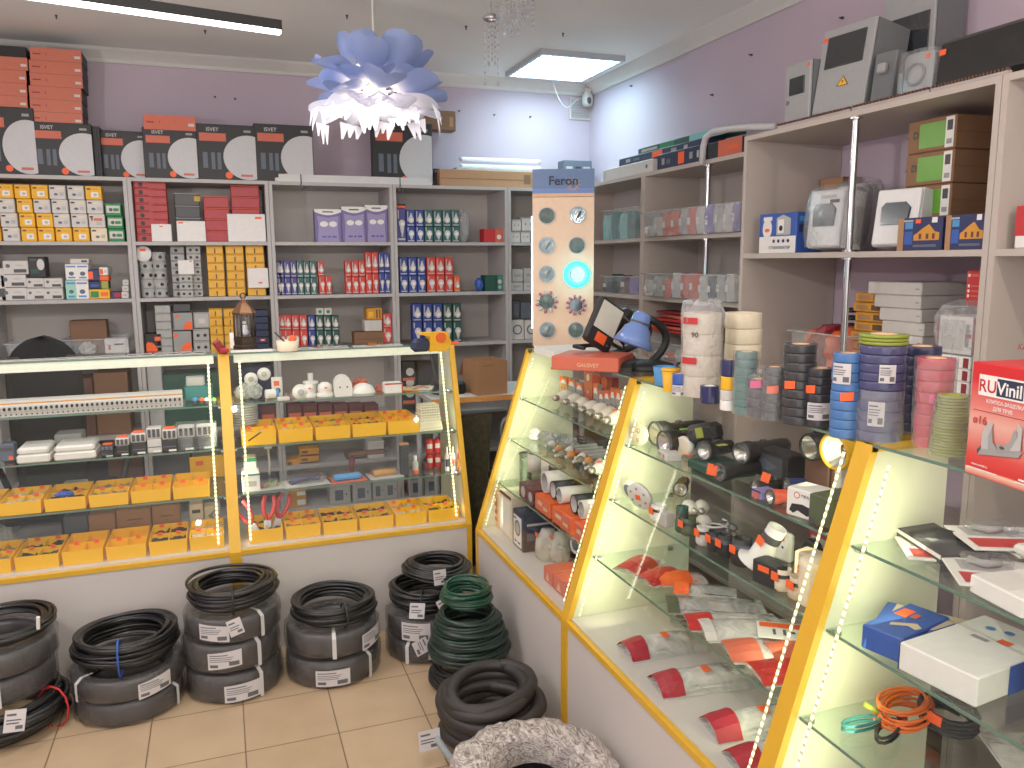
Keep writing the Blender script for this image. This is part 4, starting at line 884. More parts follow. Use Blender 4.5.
# kraft cartons with green tape
gt = [('r', .26, .12, .80, .86, mat('green packing tape', (96, 160, 48), rough=.3)), ('r', .80, .05, .97, .95, 'paper'), ('r', .83, .55, .94, .85, 'dgrey'), ('r', .83, .15, .94, .3, 'grey'), ('t', 'D', .19, .45, .3, 'dgreen')]
yc, zc_, wc, hc = at_right(903, 135, 953, 172, XS+.09, None)
hh = .098
for i in range(4):
    carton('kraft_carton', f'kraft carton with green tape and white label, {nth(i)} from the bottom of the stack', 'box', XS+.09+.15, yc-.0, NM+i*hh, wc, .28, hh-.0015, mat('brown carton', (134, 98, 70), rough=.7), gt, rz=R90, side=[('r', 0, .48, 1, .52, 'dkraft')], group='kraft cartons with green tape')
yk = SX(893, 190, XS+.3); carton('kraft_carton', 'darker kraft carton pushed to the wall left of the green-taped stack', 'box', XS+.31, yc+wc/2+.055, NM, .09, .2, .34, 'dkraft', rz=R90)
# blue and orange house-print cartons
hb = [('r', 0, 0, .14, 1, 'kraft'), ('r', .14, 0, 1, 1, 'navy'), ('p', [(.38, .3), (.95, .3), (.95, .52), (.85, .56), (.72, .78), (.58, .66), (.45, .52), (.38, .46)], 'amber'), ('r', .5, .34, .56, .5, 'maroon'), ('r', .66, .34, .72, .5, 'maroon'), ('r', .8, .34, .86, .5, 'maroon'), ('r', .17, .18, .36, .58, 'blue'), ('r', .78, .82, .9, .98, 'paper'), ('r', .38, .1, .9, .17, 'slate'), ('r', .18, .66, .36, .86, 'sky'), ('r', .14, .88, .36, .93, 'lgrey')]
rbox((897, 217, 943, 248), 'navy', 'navy carton with orange house print and orange tag, left of two', hb+[('r', .42, .82, .54, .94, 'tagorange')], X=XS-.02, z=NM, d=.1, name='garland_carton')
rbox((944.5, 214, 987, 247), 'navy', 'navy carton with orange house print, right of two by the upright', hb, X=XS-.02, z=NM, d=.1, name='garland_carton')
# distribution boxes
dbw = mat('distribution box plastic', (220, 220, 220), rough=.35); dbg = mat('smoked window', (58, 68, 74), rough=.15, coat=.5)
def distbox(u0, u1, v0, v1, label, X, tilt, bag=False, d=.09, col=dbw, rzz=0):
    y, z0, w, h = at_right(u0, v0, u1, v1, X, NM)
    t = thing('distribution_box', label, 'electrical box', (X, y, NM+.014), 0, 'white distribution boxes', rot=(tilt, 0, R90+rzz))
    g = G(); g.rings([[(-w/2, 0, 0), (w/2, 0, 0), (w/2, 0, h), (-w/2, 0, h)][::1], [(-w/2, d, 0), (w/2, d, 0), (w/2, d, h), (-w/2, d, h)]], col, caps=True); obj('box_body', g, t)
    g = G(); g.M = Matrix.Translation((0, -.001, h/2)) @ Matrix.Rotation(PI/2, 4, 'X'); g.cbox(w*.98, h*.98, .016, col, c=.006); obj('cover', g, t)
    g = G(); R = [[(px*w*.5, -.018-k*.006, h*(.5+pz*.5)) for px, pz in ((-.62*s_, -.28*s_), (.62*s_, -.28*s_), (.68*s_, .3*s_), (.4*s_, .52*s_), (-.5*s_, .52*s_), (-.68*s_, .36*s_))] for k, s_ in ((0, 1), (1, .94))]
    g.rings(R, dbg, caps=True); obj('smoked_window', g, t)
    g = G(); g.print_([('r', .35, .84, .8, .9, 'lgrey'), ('r', .62, .76, .9, .82, 'softblack')], w, h, -.0175); obj('label_print', g, t) if bag else None
    if bag:
        g = G(); rnd = random.Random(int(u0)); R = []
        for s_, k in ((-.01, .96), (.3, 1.06), (.7, 1.06), (1.0, .98), (1.1, .7)):
            R.append([(w/2*k*cx_*(1+rnd.uniform(-.04, .04)), d/2+(d/2+.022)*cy_*k, max(.001, h*s_)) for cx_, cy_ in ((-1, -1), (0, -1.05), (1, -1), (1.04, 0), (1, 1), (0, 1.05), (-1, 1), (-1.04, 0))])
        g.rings(R, film, smooth=True); obj('plastic_wrap', g, t)
    return t
distbox(810, 842, 194, 252, 'bagged white distribution box with smoked window, leftmost and most visible', XS, -.10, True, rzz=.15)
distbox(834, 852, 190, 251, 'bagged white distribution box, middle of three wrapped ones', XS+.14, -.10, True, d=.06, rzz=.15)
distbox(846, 864, 187, 251, 'bagged white distribution box, rightmost of three wrapped ones', XS+.235, -.12, True, d=.06, rzz=.15)
distbox(876, 917, 193, 250, 'unwrapped white distribution box with dark window, beside the house-print cartons', XS+.02, -.14, False, rzz=.2)
# lower level
lz = NL
y, z0, w, h = at_right(777, 318, 835, 352, XS+.02, lz)
t_ = clear_bin('orange-tinted clear bin of red bags at the far end of the lower level', XS+.2, y, lz, w, .26, .15, R90)
for i in range(4): crumple_pack(f'red net bag inside the orange-tinted bin, {nth(i)} from the left', XS+.2, y+w*.3-i*w*.2, lz+.003, w*.18, .2, .15+.02*(i % 2), ('salmon', 'dred', 'orange', 'salmon')[i], seed=80+i, lbl_=False, group='red net bags', cat='bag', name='net_bag')
# black spiral
yy = SX(841, 300, XS+.15).y
for i in range(9):
    g = G(); g.lathe([(.022, 0), (.03, .003), (.03, .013), (.022, .016), (.022, 0)], 'softblack', 18); tag(obj('cable_gland', g, None, None, (XS+.2, yy, lz+i*.0275)), f'black ring fitting, {nth(i)} from the bottom of the black stack on lower level', 'ring fitting', 'black ring fittings in a stack')
for i in range(9):
    yb = SX(871, 300, XS+.14).y; carton('amber_carton', f'amber lamp carton, {nth(i)} from the bottom of the amber stack on lower level', 'box', XS+.2+random.uniform(-.006, .006), yb+random.uniform(-.006, .006), lz+i*.033, .14, .13, .031, 'amber', [('r', .6, .2, .9, .8, 'brown'), ('r', .1, .25, .5, .7, 'kraft')], rz=R90, side=[('r', .2, .2, .8, .8, 'brown')], group='amber lamp cartons')
for i in range(8):
    hh_ = .042; yb = SX(905, 320, XS+.13).y; wob = (0, .01, -.012, .008, 0, .014, .03, .045)[i]
    carton('white_flat_carton', f'white flat carton, {nth(i)} from the bottom of the white stack on lower level', 'box', XS+.22, yb+wob, lz+i*hh_, (.17, .17, .16, .18, .17, .17, .19, .22)[i], .2, hh_-.0012, 'offwhite', [('r', .9, .45, .97, .55, 'grey')], rz=R90, group='white flat cartons')
rbox((964, 270, 985, 306), 'red', 'red carton with white check marks behind the film-wrapped pack', [('r', .12, .82, .24, .9, 'paper'), ('r', .28, .83, .7, .89, 'salmon'), ('r', .15, .52, .25, .6, 'paper'), ('r', .15, .38, .25, .46, 'paper'), ('r', .15, .24, .25, .32, 'paper'), ('r', .32, .54, .85, .58, 'salmon'), ('r', .32, .4, .85, .44, 'salmon'), ('r', .32, .26, .85, .3, 'salmon')], X=XS+.03, z=None, d=.1)
yy, z0, w, h = at_right(937, 316, 979, 353, XS, None)
for i in range(4): carton('white_flat_carton', f'white printed carton, {nth(i)} from the bottom, under the film-wrapped pack', 'box', XS+.05, yy, lz+i*.0355, w*.9, .12, .034, 'paper', [('r', .1, .3, .5, .6, 'lgrey'), ('r', .8, .1, .95, .9, 'dred')], rz=R90, group='white printed cartons')
t = carton('wrapped_pack', 'film-wrapped pack of white cartons with maroon ends on lower level', 'pack', XS+.06, yy, lz+.145, w, .13, .105, 'paper', [('r', 0, 0, .06, 1, 'dred'), ('r', .12, .1, .7, .9, 'offwhite'), ('r', .74, .2, .84, .8, 'grey'), ('r', .76, .45, .9, .55, 'crimson'), ('r', .92, 0, 1, 1, 'dred')], rz=R90)
g = G(); R = []; rnd = random.Random(4)
for z_, k in ((-.002, .99), (.05, 1.04), (.1, 1.05), (.135, .9), (.15, .45)): R.append([(w/2*k*cx_*(1+rnd.uniform(-.05, .05)), .068*k*cy_*(1+rnd.uniform(-.05, .05)), z_) for cx_, cy_ in ((-1, -1), (0, -1.1), (1, -1), (1.06, 0), (1, 1), (0, 1.1), (-1, 1), (-1.06, 0))])
g.rings(R, wrapm, caps=True); obj('film_wrap', g, t)
# bay cut by the right picture edge
rbox((1014, 205, 1040, 242), 'paper', 'red and white carton cut by the right picture edge, upper level', [('r', 0, .3, 1, 1, 'red')], X=XS, z=NM, d=.1)
# ------------------------------------------------------------------ on top of the near right shelving
enc = mat('enclosure paint', (156, 158, 160), rough=.4); encd = mat('enclosure side', (104, 108, 112), rough=.45); win = mat('dark window pane', (40, 44, 50), rough=.12, coat=.6)
def cabinet(label, u0, u1, v0, v1, X, d, tilt=0, winr=None, lock=(.12, .45), warn=False, tagp=None, rz=0, z=NTOP, dome=False):
    y, z0, w, h = at_right(u0, v0, u1, v1, X, z)
    t = thing('metal_cabinet', label, 'electrical cabinet', (X, y, z-d*math.sin(tilt)*1.02), 0, 'enclosure cabinets on top of right shelving', rot=(tilt, 0, R90+rz))
    obj('cabinet_body', G().box(-w/2, w/2, .012, d, 0, h, encd), t)
    dr = obj('door', G().cbox(w, .012, h, enc, c=.003, y=.005), t)
    if winr: a, b, c_, e = winr; g = G(); g.M = Matrix.Translation(((a+c_)/2*w-w/2, -.0015, (b+e)/2*h)) @ Matrix.Rotation(PI/2, 4, 'X'); g.cbox((c_-a)*w, (e-b)*h, .006, win, c=.006, z=-.003); obj('window_pane', g, dr)
    if lock: g = G(); g.M = Matrix.Translation((lock[0]*w-w/2, 0, lock[1]*h)) @ Matrix.Rotation(PI/2, 4, 'X'); g.cyl(.008, .006, chrome, seg=14); obj('lock', g, dr)
    if warn: obj('warning_sign', G().print_([('p', [(.42, .28), (.66, .28), (.54, .40)], 'softblack'), ('p', [(.445, .287), (.635, .287), (.54, .385)], 'yellow'), ('p', [(.55, .365), (.515, .325), (.54, .325), (.53, .295), (.565, .337), (.54, .337)], 'softblack')], w, h, -.001), dr, 'yellow triangular high-voltage warning sign')
    if tagp: obj('price_tag', G().print_([('r', tagp[0]-.06, tagp[1]-.02, tagp[0]+.06, tagp[1]+.025, 'tagorange')], w, h, -.001), dr, 'orange price tag')
    return t
cabinet('small grey metal cabinet with little dark window, leftmost on right shelving top', 784, 811, 63, 127, XN+.03, .12, 0, (.18, .5, .8, .78), (.15, .4), tagp=(.93, .92), rz=0)
cabinet('tilted grey cabinet with dark window and yellow warning triangle on right shelving top', 814, 864, 30, 121, XN+.05, .16, -.16, (.12, .52, .86, .9), None, warn=True, tagp=(.07, .88), rz=.12)
cabinet('big grey cabinet with wide dark glass standing at the wall on right shelving top', 880, 935, -16, 112, XN+.27, .14, 0, (.1, .4, .92, .76), None, tagp=(.8, .62), rz=.1)
# meter box in film
y, z0, w, h = at_right(899, 51, 929, 103, XN+.04, NTOP)
t = thing('meter_box', 'pale grey meter box wrapped in film beside the black enclosure on right shelving', 'electrical box', (XN+.04, y, NTOP), 0, rot=(-.06, 0, R90+.1))
obj('box_body', G().cbox(w, .13, h, enc, c=.01, y=.07), t)
g = G(); g.M = Matrix.Translation((.0, .004, h*.52)) @ Matrix.Rotation(PI/2, 4, 'X'); g.lathe([(w*.34, 0), (w*.34, .006), (w*.28, .008), (w*.28, 0)], encd, 24); obj('round_window_rim', g, t)
obj('price_tag', G().print_([('r', .78, .8, .95, .9, 'tagorange')], w, h, .003), t, 'orange price tag')
g = G(); R = [[(w/2*k*cx_, .07+.075*k*cy_, z_) for cx_, cy_ in ((-1, -1), (0, -1.05), (1, -1), (1.05, 0), (1, 1), (0, 1.05), (-1, 1), (-1.05, 0))] for z_, k in ((.001, 1), (h*.5, 1.05), (h*1.02, 1), (h*1.08, .7))]
g.rings(R, film, smooth=True); obj('film_wrap', g, t)
# dark grey funnel-shaped base next to the tilted cabinet
y, z0, w, h = at_right(862, 35, 890, 112, XN+.07, NTOP)
t = carton('dark_enclosure', 'dark grey enclosure base leaning behind the tilted warning cabinet', 'electrical box', XN+.15, y, NTOP, w*.8, .14, h*.75, encd, rz=R90+.15, rot=(-.12, 0, R90+.15))
obj('latch', G().cbox(.03, .02, .03, enc, z=h*.45, y=-.08), t)
y, z0, w, h = at_right(931, 32, 1040, 88, XN+.05, NTOP)
t = thing('black_enclosure', 'long glossy black enclosure in film with orange tag, right end of shelving top', 'electrical box', (XN+.05, y, NTOP+.018), 0, rot=(-.1, 0, R90))
obj('enclosure_body', G().cbox(w, .16, h, mat('glossy black plastic', (22, 23, 25), rough=.3, coat=.15, bump=.3, scale=14), c=.012, y=.085), t)
obj('price_tag', G().print_([('r', .03, .68, .1, .8, 'tagorange')], w, h, .003), t, 'orange price tag')
y = SX(1000, 30, XN+.3).y; carton('long_carton', 'long pale kraft carton lying behind the black enclosure on shelving top', 'box', XN+.33, y-.1, NTOP, .5, .1, .21, 'tan', rz=R90)
# toothed white terminal strips along the edge
for i, (u0, u1) in enumerate(((778, 851), (853, 930), (932, 1010))):
    a, b = SX(u0, 126-(u0-778)*.236, XN+.006), SX(u1, 126-(u1-778)*.236, XN+.006); w = abs(a.y-b.y)
    n = 22; poly = [(-w/2, 0)]
    for k in range(n): xa = -w/2+k*w/n; poly += [(xa, .008), (xa, .016), (xa+w/n*.55, .016), (xa+w/n*.55, .008)]
    poly += [(w/2, .008), (w/2, 0)]
    g = G(); bot = [(x_, 0) for x_, z_ in poly]
    for k in range(len(poly)-1):
        (xa, za), (xb, zb) = poly[k], poly[k+1]
    m_ = mat('terminal strip plastic', (170, 160, 158), rough=.5)
    g.box(-w/2, w/2, 0, .012, 0, .008, m_)
    for k in range(n): xa = -w/2+k*w/n; g.add([(xa, 0, .0079), (xa+w/n*.55, 0, .0079), (xa+w/n*.55, .012, .0079), (xa, .012, .0079), (xa, 0, .016), (xa+w/n*.55, 0, .016), (xa+w/n*.55, .012, .016), (xa, .012, .016)], [(0, 1, 5, 4), (1, 2, 6, 5), (2, 3, 7, 6), (3, 0, 4, 7), (4, 5, 6, 7)], 'brown')
    tag(obj('terminal_strip', g, None, None, (XN+.002, (a.y+b.y)/2, NTOP), (0, 0, R90)), f'toothed terminal strip along the right shelving edge, {("far","middle","near")[i]} one', 'terminal strip', 'toothed terminal strips')
# ================================================================== cable coils on the floor
cab = mat('black cable sheath', (24, 25, 27), rough=.38, var=.2)
cabg = mat('green-black wire', (20, 42, 36), rough=.35, var=.3, scale=20)
cond = mat('dark conduit', (40, 37, 37), rough=.55, var=.2)
wrapd = mat('film-packed cable', (46, 44, 46), rough=.4, var=.2, scale=12, bump=.12)
strapm_ = mat('white strap', (205, 204, 204), rough=.5)
paperm = mat('paper label', (206, 202, 204), rough=.6, var=.04)
inkm = mat('label ink', (92, 92, 98), rough=.7)
streak = glassmat('stretch film', (.93, .93, .94), 1.5, haze=.05, hazecol=(.62, .61, .60), rough=.2, wrinkle=1, wscale=24)
def arc_patch(g, r, a0, a1, z0, z1, m, n=8, skew=0):
    vs = []
    for i in range(n+1):
        a = a0+(a1-a0)*i/n
        for z in (z0, z1): vs.append((r*math.cos(a), r*math.sin(a), z+skew*(i/n-.5)))
    g.add(vs, [(2*i, 2*i+2, 2*i+3, 2*i+1) for i in range(n)], m, True)
def label_on(t, r, ang, wid, z0, z1, skew=0, name='paper_label'):
    g = G(); a0 = math.radians(ang)-wid/r/2; a1 = a0+wid/r; h = z1-z0
    arc_patch(g, r, a0, a1, z0, z1, paperm, skew=skew)
    for k, (q0, q1, y0, y1) in enumerate(((.06, .6, .80, .86), (.06, .75, .66, .70), (.06, .7, .55, .59), (.06, .66, .44, .48), (.06, .3, .12, .3), (.62, .92, .1, .36))):
        arc_patch(g, r+.0008, a0+(a1-a0)*q0, a0+(a1-a0)*q1, z0+h*y0+skew*(q0+q1-1)/2, z0+h*y1+skew*(q0+q1-1)/2, inkm, 5)
    return obj(name, g, t, 'white printed paper label')
def packed_coil(label, x, y, z, R, h, labels=(), straps=(), rin=None, group='film-packed cable coils', seed=0):
    rnd = random.Random(seed); rin = rin or R*.52
    t = thing('packed_cable_coil', label, 'cable coil', (x, y, z), 0, group)
    g = G(); seg = 48; prof = [(rin, .012), (rin+.012, 0), (R-.01, 0), (R-.001, .007), (R, h*.3), (R, h*.7), (R-.001, h-.008), (R-.01, h-.001), (rin+.012, h-.001), (rin, h-.012), (rin, .012)]
    RR = [[(r*math.cos(2*PI*j/seg)*(1+.008*math.sin(5*j+seed)), r*math.sin(2*PI*j/seg)*(1+.008*math.sin(5*j+seed)), zz) for j in range(seg)] for r, zz in prof]
    g.rings(RR, wrapd, smooth=True); obj('cable_pack', g, t)
    g = G(); R2 = []
    for k, (r, zz) in enumerate(((rin+.02, h-.001+.003), (R-.006, h+.002), (R+.006, h-.006), (R+.007, h*.5), (R+.006, .008), (R-.003, .001))):
        R2.append([((r+rnd.uniform(-.004, .005))*math.cos(2*PI*j/seg), (r+rnd.uniform(-.004, .005))*math.sin(2*PI*j/seg), max(.0008, zz)) for j in range(seg)])
    g.rings(R2, streak, smooth=True); obj('film_wrap', g, t)
    for (ang, w_, z0, z1, sk) in labels: label_on(t, R+.012, ang, w_, z0*h, z1*h, sk)
    for ang in straps:
        g = G(); a = math.radians(ang); da = .007/R
        pts = [(r*math.cos(a+k), r*math.sin(a+k), zz) for (r, zz) in ((rin, h+.004), (R-.01, h+.006), (R+.0125, h-.01), (R+.013, h*.5), (R+.012, .004)) for k in (-da, da)]
        g.add(pts, [(2*i, 2*i+1, 2*i+3, 2*i+2) for i in range(4)], strapm_); obj('strap', g, t)
    return t
def helix(R, turns, lay, r, seed, zspan, wob=None, per=40, tilt=0):
    rnd = random.Random(seed); pts = []; n = int(turns*per); wob = wob or (.006 if r < .015 else .012)
    ph = [rnd.uniform(0, 6.3) for _ in range(4)]
    for i in range(n+1):
        a = 2*PI*i/per; tt = i/n*turns; q = int(tt); fr = tt-q
        rnd2 = random.Random(seed*97+q); rnd3 = random.Random(seed*97+q+1)
        s_ = fr*fr*(3-2*fr)
        rr = R+(rnd2.uniform(-lay, lay)*(1-s_)+rnd3.uniform(-lay, lay)*s_)
        zz = (rnd2.random()*(1-s_)+rnd3.random()*s_)*zspan*.35+tt/turns*zspan*.65
        rr += wob*math.sin(a*1.0+ph[0])*.6+wob*math.sin(2*a+ph[1]+q)
        pts.append((rr*math.cos(a), rr*math.sin(a), r+zz+.003*math.sin(a*2+ph[2])))
    return pts
def loose_coil(label, x, y, z, R, turns, r, lay, zspan, m=cab, seed=1, tilt=(0, 0, 0), name='cable_coil', group='loose black cable coils', ties=(), sx=1, sy=1):
    t = thing(name, label, 'cable coil', (x, y, z), 0, group, rot=tilt)
    g = G(); g.tube([(px*sx, py*sy, pz) for px, py, pz in helix(R, turns, lay, r, seed, zspan)], r, m, 7); obj('cable_winding', g, t)
    for ang, col in ties:
        a = math.radians(ang); g = G(); rad = zspan*.5+r+.006; rw = lay+r+.008
        g.tube([((R+rw*math.cos(k*PI/6))*math.cos(a)*sx, (R+rw*math.cos(k*PI/6))*math.sin(a)*sy, r+zspan*.5+rad*math.sin(k*PI/6)) for k in range(12)], .004, col, 5, closed=True); obj('tie', g, t)
    return t
def tag_card(label, p, w, h, yaw, pitch=0, roll=0):
    g = G(); g.print_([('r', 0, 0, 1, 1, paperm), ('r', .1, .72, .55, .82, inkm), ('r', .1, .5, .8, .56, inkm), ('r', .1, .36, .7, .42, inkm), ('r', .55, .12, .9, .28, inkm)], w, h, 0)
    o = obj('hanging_tag', g, None, None, p, (pitch, roll, yaw)); return tag(o, label, 'tag', 'white paper tags on cable coils')
# stack of three packs with loose coil on top (second stack from the left counter post)
A = 'tall stack of three below the gold post'
X3, Y3, R3_ = -.028, 3.083, .172
hs = [0, .115, .226, .325]
for i in range(3):
    packed_coil(f'grey film-packed cable coil, {("lowest","middle","upper")[i]} of the tall stack below the gold post', X3+(.0, -.006, .004)[i], Y3, hs[i]+.0008*(i == 0)+.006*(i > 0), R3_-.002*i, hs[i+1]-hs[i]-.007,
                labels=[((-82, .13, .12, .72, .004), (-98, .12, .25, .85, .01), (-112, .11, .2, .85, -.01))[i]], straps=((-60,), (-58,), (-55,))[i], seed=i+1)
loose_coil('loose black cable coil lying on the tall stack below the gold post', X3+.003, Y3, hs[3]+.012, .138, 32, .0066, .029, .075, seed=3, ties=((-88, 'softblack'),), sx=1.0)
tag_card('white paper tag hanging off the loose coil on the tall stack', (X3+.02, Y3-.193, hs[3]-.05), .05, .062, .1, -.05, -.25)
# stack of two packs right of it
X4, Y4 = .345, 3.065
h4 = [0, .112, .212]
for i in range(2):
    packed_coil(f'grey film-packed cable coil, {("lower","upper")[i]} of the pair left of the corner coils', X4, Y4, h4[i]+.0008+.006*i, .178-.003*i, h4[i+1]-h4[i]-.007, labels=[((-98, .13, .15, .75, 0), (-42, .12, .1, .8, .01))[i]], straps=((-50,), (-95,))[i], seed=7+i)
loose_coil('loose black cable coil with tied ends on the pair left of the corner coils', X4+.008, Y4+.01, h4[2]+.012, .142, 28, .007, .028, .07, seed=12, ties=((-80, 'softblack'),))
# second stack from left: two packs with a deep loose coil rising from them
X2, Y2 = -.395, 3.07
for i in range(2):
    packed_coil(f'grey film-packed cable coil, {("lower","upper")[i]} of the pair second from left', X2, Y2, (.0008, .092)[i], (.182, .186)[i], (.086, .078)[i], labels=([], [(-58, .12, .12, .85, .012)])[i], straps=((-30,), (-140,))[i], rin=.135, seed=20+i)
loose_coil('deep loose black cable coil rising out of the pair second from left', X2, Y2, .178, .152, 34, .0064, .022, .115, seed=22, ties=((-92, 'blue'),))
# stack at the left picture edge
X1, Y1 = -.80, 3.05
loose_coil('thick black cable coil on the floor at the left picture edge, tied red', X1, Y1, .0008, .185, 13, .0115, .035, .12, seed=31, ties=((-22, 'red'),), tilt=(0, -.0, 0))
packed_coil('grey film-packed cable coil, lower of two at the left picture edge', X1-.01, Y1+.01, .15, .185, .09, straps=(-75,), rin=.11, seed=32)
packed_coil('grey film-packed cable coil, upper of two at the left picture edge', X1-.0, Y1+.01, .247, .185, .085, straps=(-110,), rin=.11, seed=33)
loose_coil('loose black cable coil topping the stack at the left picture edge', X1+.02, Y1+.02, .342, .15, 18, .0062, .028, .035, seed=34)
tag_card('white paper tag on the thick coil at the left picture edge', (X1+.09, Y1-.245, .10), .06, .07, .25, -.25, .2)
p = SY(34, 630, 2.99); g = G(); g.cyl(.006, .045, 'paper', seg=10); tag(obj('cable_end', g, None, None, (X1+.155, Y1-.09, .375), (.15, .1, 0)), 'white cable end cap sticking up from the left picture edge stack', 'cable end')
# corner stack
X5, Y5 = .735, 3.10
for i in range(2):
    packed_coil(f'grey film-packed cable coil, {("lower","upper")[i]} of the corner stack', X5, Y5-.0, (.0008, .095)[i], .163-.004*i, (.088, .088)[i], labels=([(-88, .08, .3, .8, 0), (-60, .08, .1, .6, 0)], [(-118, .12, .1, .95, 0)])[i], straps=((-130,), ())[i], seed=40+i)
loose_coil('loose black cable coil on the corner stack, left of the smaller one', X5-.0, Y5, .193, .125, 30, .0066, .026, .09, seed=42, ties=((-110, 'softblack'),))
loose_coil('smaller loose black cable coil lying highest on the corner stack', X5+.05, Y5+.01, .30, .116, 24, .0066, .026, .06, seed=43, tilt=(0, .06, 0))
for i, (dx, dy, z_, yaw, rl) in enumerate(((-.08, -.175, .21, -.1, .15), (.05, -.18, .22, .15, -.35), (.03, -.14, .32, .3, .1), (-.10, -.215, .10, -.3, 1.2), (.02, -.215, .05, 0, .1))):
    tag_card(f'white paper tag on the corner stack coils, {("upper left","upper right","topmost","lower left","lower right")[i]} one', (X5+dx, Y5+dy, z_), .06, .06, yaw, -.3, rl)
# dark green wire stack
X6, Y6 = .822, 2.765
rr_ = [.165, .16, .155, .12]
loose_coil('wide black wire coil at the base of the green-topped wire stack', X6, Y6, .0008, .138, 16, .008, .014, .085, seed=50, m=cab, group='wire coils of the green-topped stack')
t = thing('cable_coil', 'cone-shaped green-black wire coil in the middle of the green-topped wire stack', 'cable coil', (X6, Y6, .115), 0, 'wire coils of the green-topped stack')
pts = []
for i in range(26*44):
    tt = i/(26*44); a = 2*PI*i/44; rr = .148-.046*tt**1.3+.006*math.sin(a+int(i/44)*1.7)+.004*math.sin(2*a+int(i/44)); pts.append((rr*math.cos(a), rr*math.sin(a), .012+.16*tt+.004*math.sin(a+int(i/44))))
obj('cable_winding', G().tube(pts, .0085, cabg, 7), t)
loose_coil('small dark green wire coil on top of the green-topped wire stack', X6-.005, Y6+.01, .296, .082, 20, .006, .012, .095, seed=52, m=mat('dark green wire', (22, 66, 48), rough=.3, var=.3), group='wire coils of the green-topped stack')
# thick conduit
X7, Y7 = .768, 2.375
loose_coil('thick dark conduit coil in front of the green-topped wire stack', X7, Y7, .0008, .150, 13, .0215, .032, .20, seed=61, m=cond, name='conduit_coil', group='conduit coils', sx=1.0, tilt=(0, .0, .9))
g = G(); g.tube([S(434, 735, .12)+Vector((.01*i, -.012*i, -.015*i)) for i in range(6)], .012, mat('pale grey hose', (150, 160, 165), rough=.4), 8); tag(obj('hose_end', g), 'pale grey hose end at the left side of the thick conduit coil', 'hose')
tag_card('large white paper tag at the left side of the thick conduit coil', tuple(S(430, 750, .09)), .075, .06, .2, -.3, .1)
# film-wrapped roll nearest to the camera
X8, Y8 = .735, 1.868
t = thing('wrapped_conduit_roll', 'large roll wrapped in shiny crinkled film around a dark hole, nearest on the floor', 'cable coil', (X8, Y8, .0008))
g = G(); g.lathe([(.115, .03), (.115, .2), (.128, .225), (.19, .232), (.232, .2), (.242, .12), (.232, .04), (.18, .0), (.13, .0), (.115, .03)], cond, 48); obj('conduit_winding', g, t)
obj('dark_hole', G().lathe([(.084, .02), (.084, .185)], 'black', 32).cyl(.084, .005, 'black', z=.02, seg=32), t)  # black cup put in as the dark inside of the open hole
fm = bpy.data.materials.new('crinkled stretch film'); fm.use_nodes = True; nt = fm.node_tree; N = nt.nodes; Lk = nt.links; bs = N['Principled BSDF']
tcx = N.new('ShaderNodeTexCoord'); mp = N.new('ShaderNodeMapping'); mp.inputs['Scale'].default_value = (22, 5, 60); mp.inputs['Rotation'].default_value = (.5, .4, 0); Lk.new(tcx.outputs['Object'], mp.inputs[0])
nz = N.new('ShaderNodeTexNoise'); nz.inputs['Scale'].default_value = 1.6; nz.inputs['Detail'].default_value = 10; nz.inputs['Distortion'].default_value = 3.2; Lk.new(mp.outputs[0], nz.inputs[0])
rp = N.new('ShaderNodeValToRGB'); e = rp.color_ramp.elements; e[0].position = .3; e[0].color = (*lin((92, 84, 80)), 1); e[1].position = .62; e[1].color = (*lin((214, 204, 198)), 1); Lk.new(nz.outputs['Fac'], rp.inputs[0])  # the film's shiny, milky streaks are painted into this colour ramp
Lk.new(rp.outputs[0], bs.inputs['Base Color']); bs.inputs['Roughness'].default_value = .22
bp = N.new('ShaderNodeBump'); bp.inputs['Strength'].default_value = .7; bp.inputs['Distance'].default_value = .015; Lk.new(nz.outputs['Fac'], bp.inputs['Height']); Lk.new(bp.outputs[0], bs.inputs['Normal'])
rnd = random.Random(9); g = G(); seg = 72; R = []
for k, (r, zz) in enumerate(((.094, .15), (.1, .205), (.118, .24), (.15, .252), (.19, .25), (.226, .235), (.248, .19), (.256, .12), (.248, .05), (.222, .004))):
    R.append([((r+rnd.uniform(-.005, .005)+(.006*math.sin(9*j*2*PI/seg+k) if k > 1 else .008*math.sin(5*j*2*PI/seg)))*math.cos(2*PI*j/seg), (r+rnd.uniform(-.005, .005)+(.006*math.sin(9*j*2*PI/seg+k) if k > 1 else .008*math.sin(4*j*2*PI/seg+1)))*math.sin(2*PI*j/seg), max(.001, zz+rnd.uniform(-.005, .005))) for j in range(seg)])
g.rings(R, fm, smooth=False); obj('film_wrap', g, t)

# ================================================================== things behind the counters
# table with orange edge in the corner gap
TY, TZ = 3.98, .893
t = thing('corner_table', 'white-topped table with orange front edge seen in the corner gap', 'table', (1.45, TY+.2, 0))
obj('tabletop', G().box(-.45, .45, -.2, .25, TZ-.022, TZ, 'offwhite'), t)
obj('edge_trim', G().box(-.45, .45, -.206, -.2, TZ-.026, TZ+.001, mat('orange table edge', (222, 150, 74), rough=.5)), t)
for x in (-.42, .42):
    for y in (-.17, .22): obj('leg', G().cyl(.016, TZ-.022, 'silver', x=x, y=y), t)
x, z, w, h = at_back(477.5, 360.5, 508, 398, TY+.03, TZ+.0008)
t = thing('cardboard_box', 'open empty kraft box standing on the orange-edged corner table', 'box', (x+.0, TY+.03, TZ+.0008), .12)
kf = M_('kraft'); g = G(); d = .2; e = .004
for q in ((-w/2, w/2, 0, e), (-w/2, w/2, d-e, d), (-w/2, -w/2+e, e, d-e), (w/2-e, w/2, e, d-e)): obj('wall_panel', G().box(*q, 0, h, kf), t)
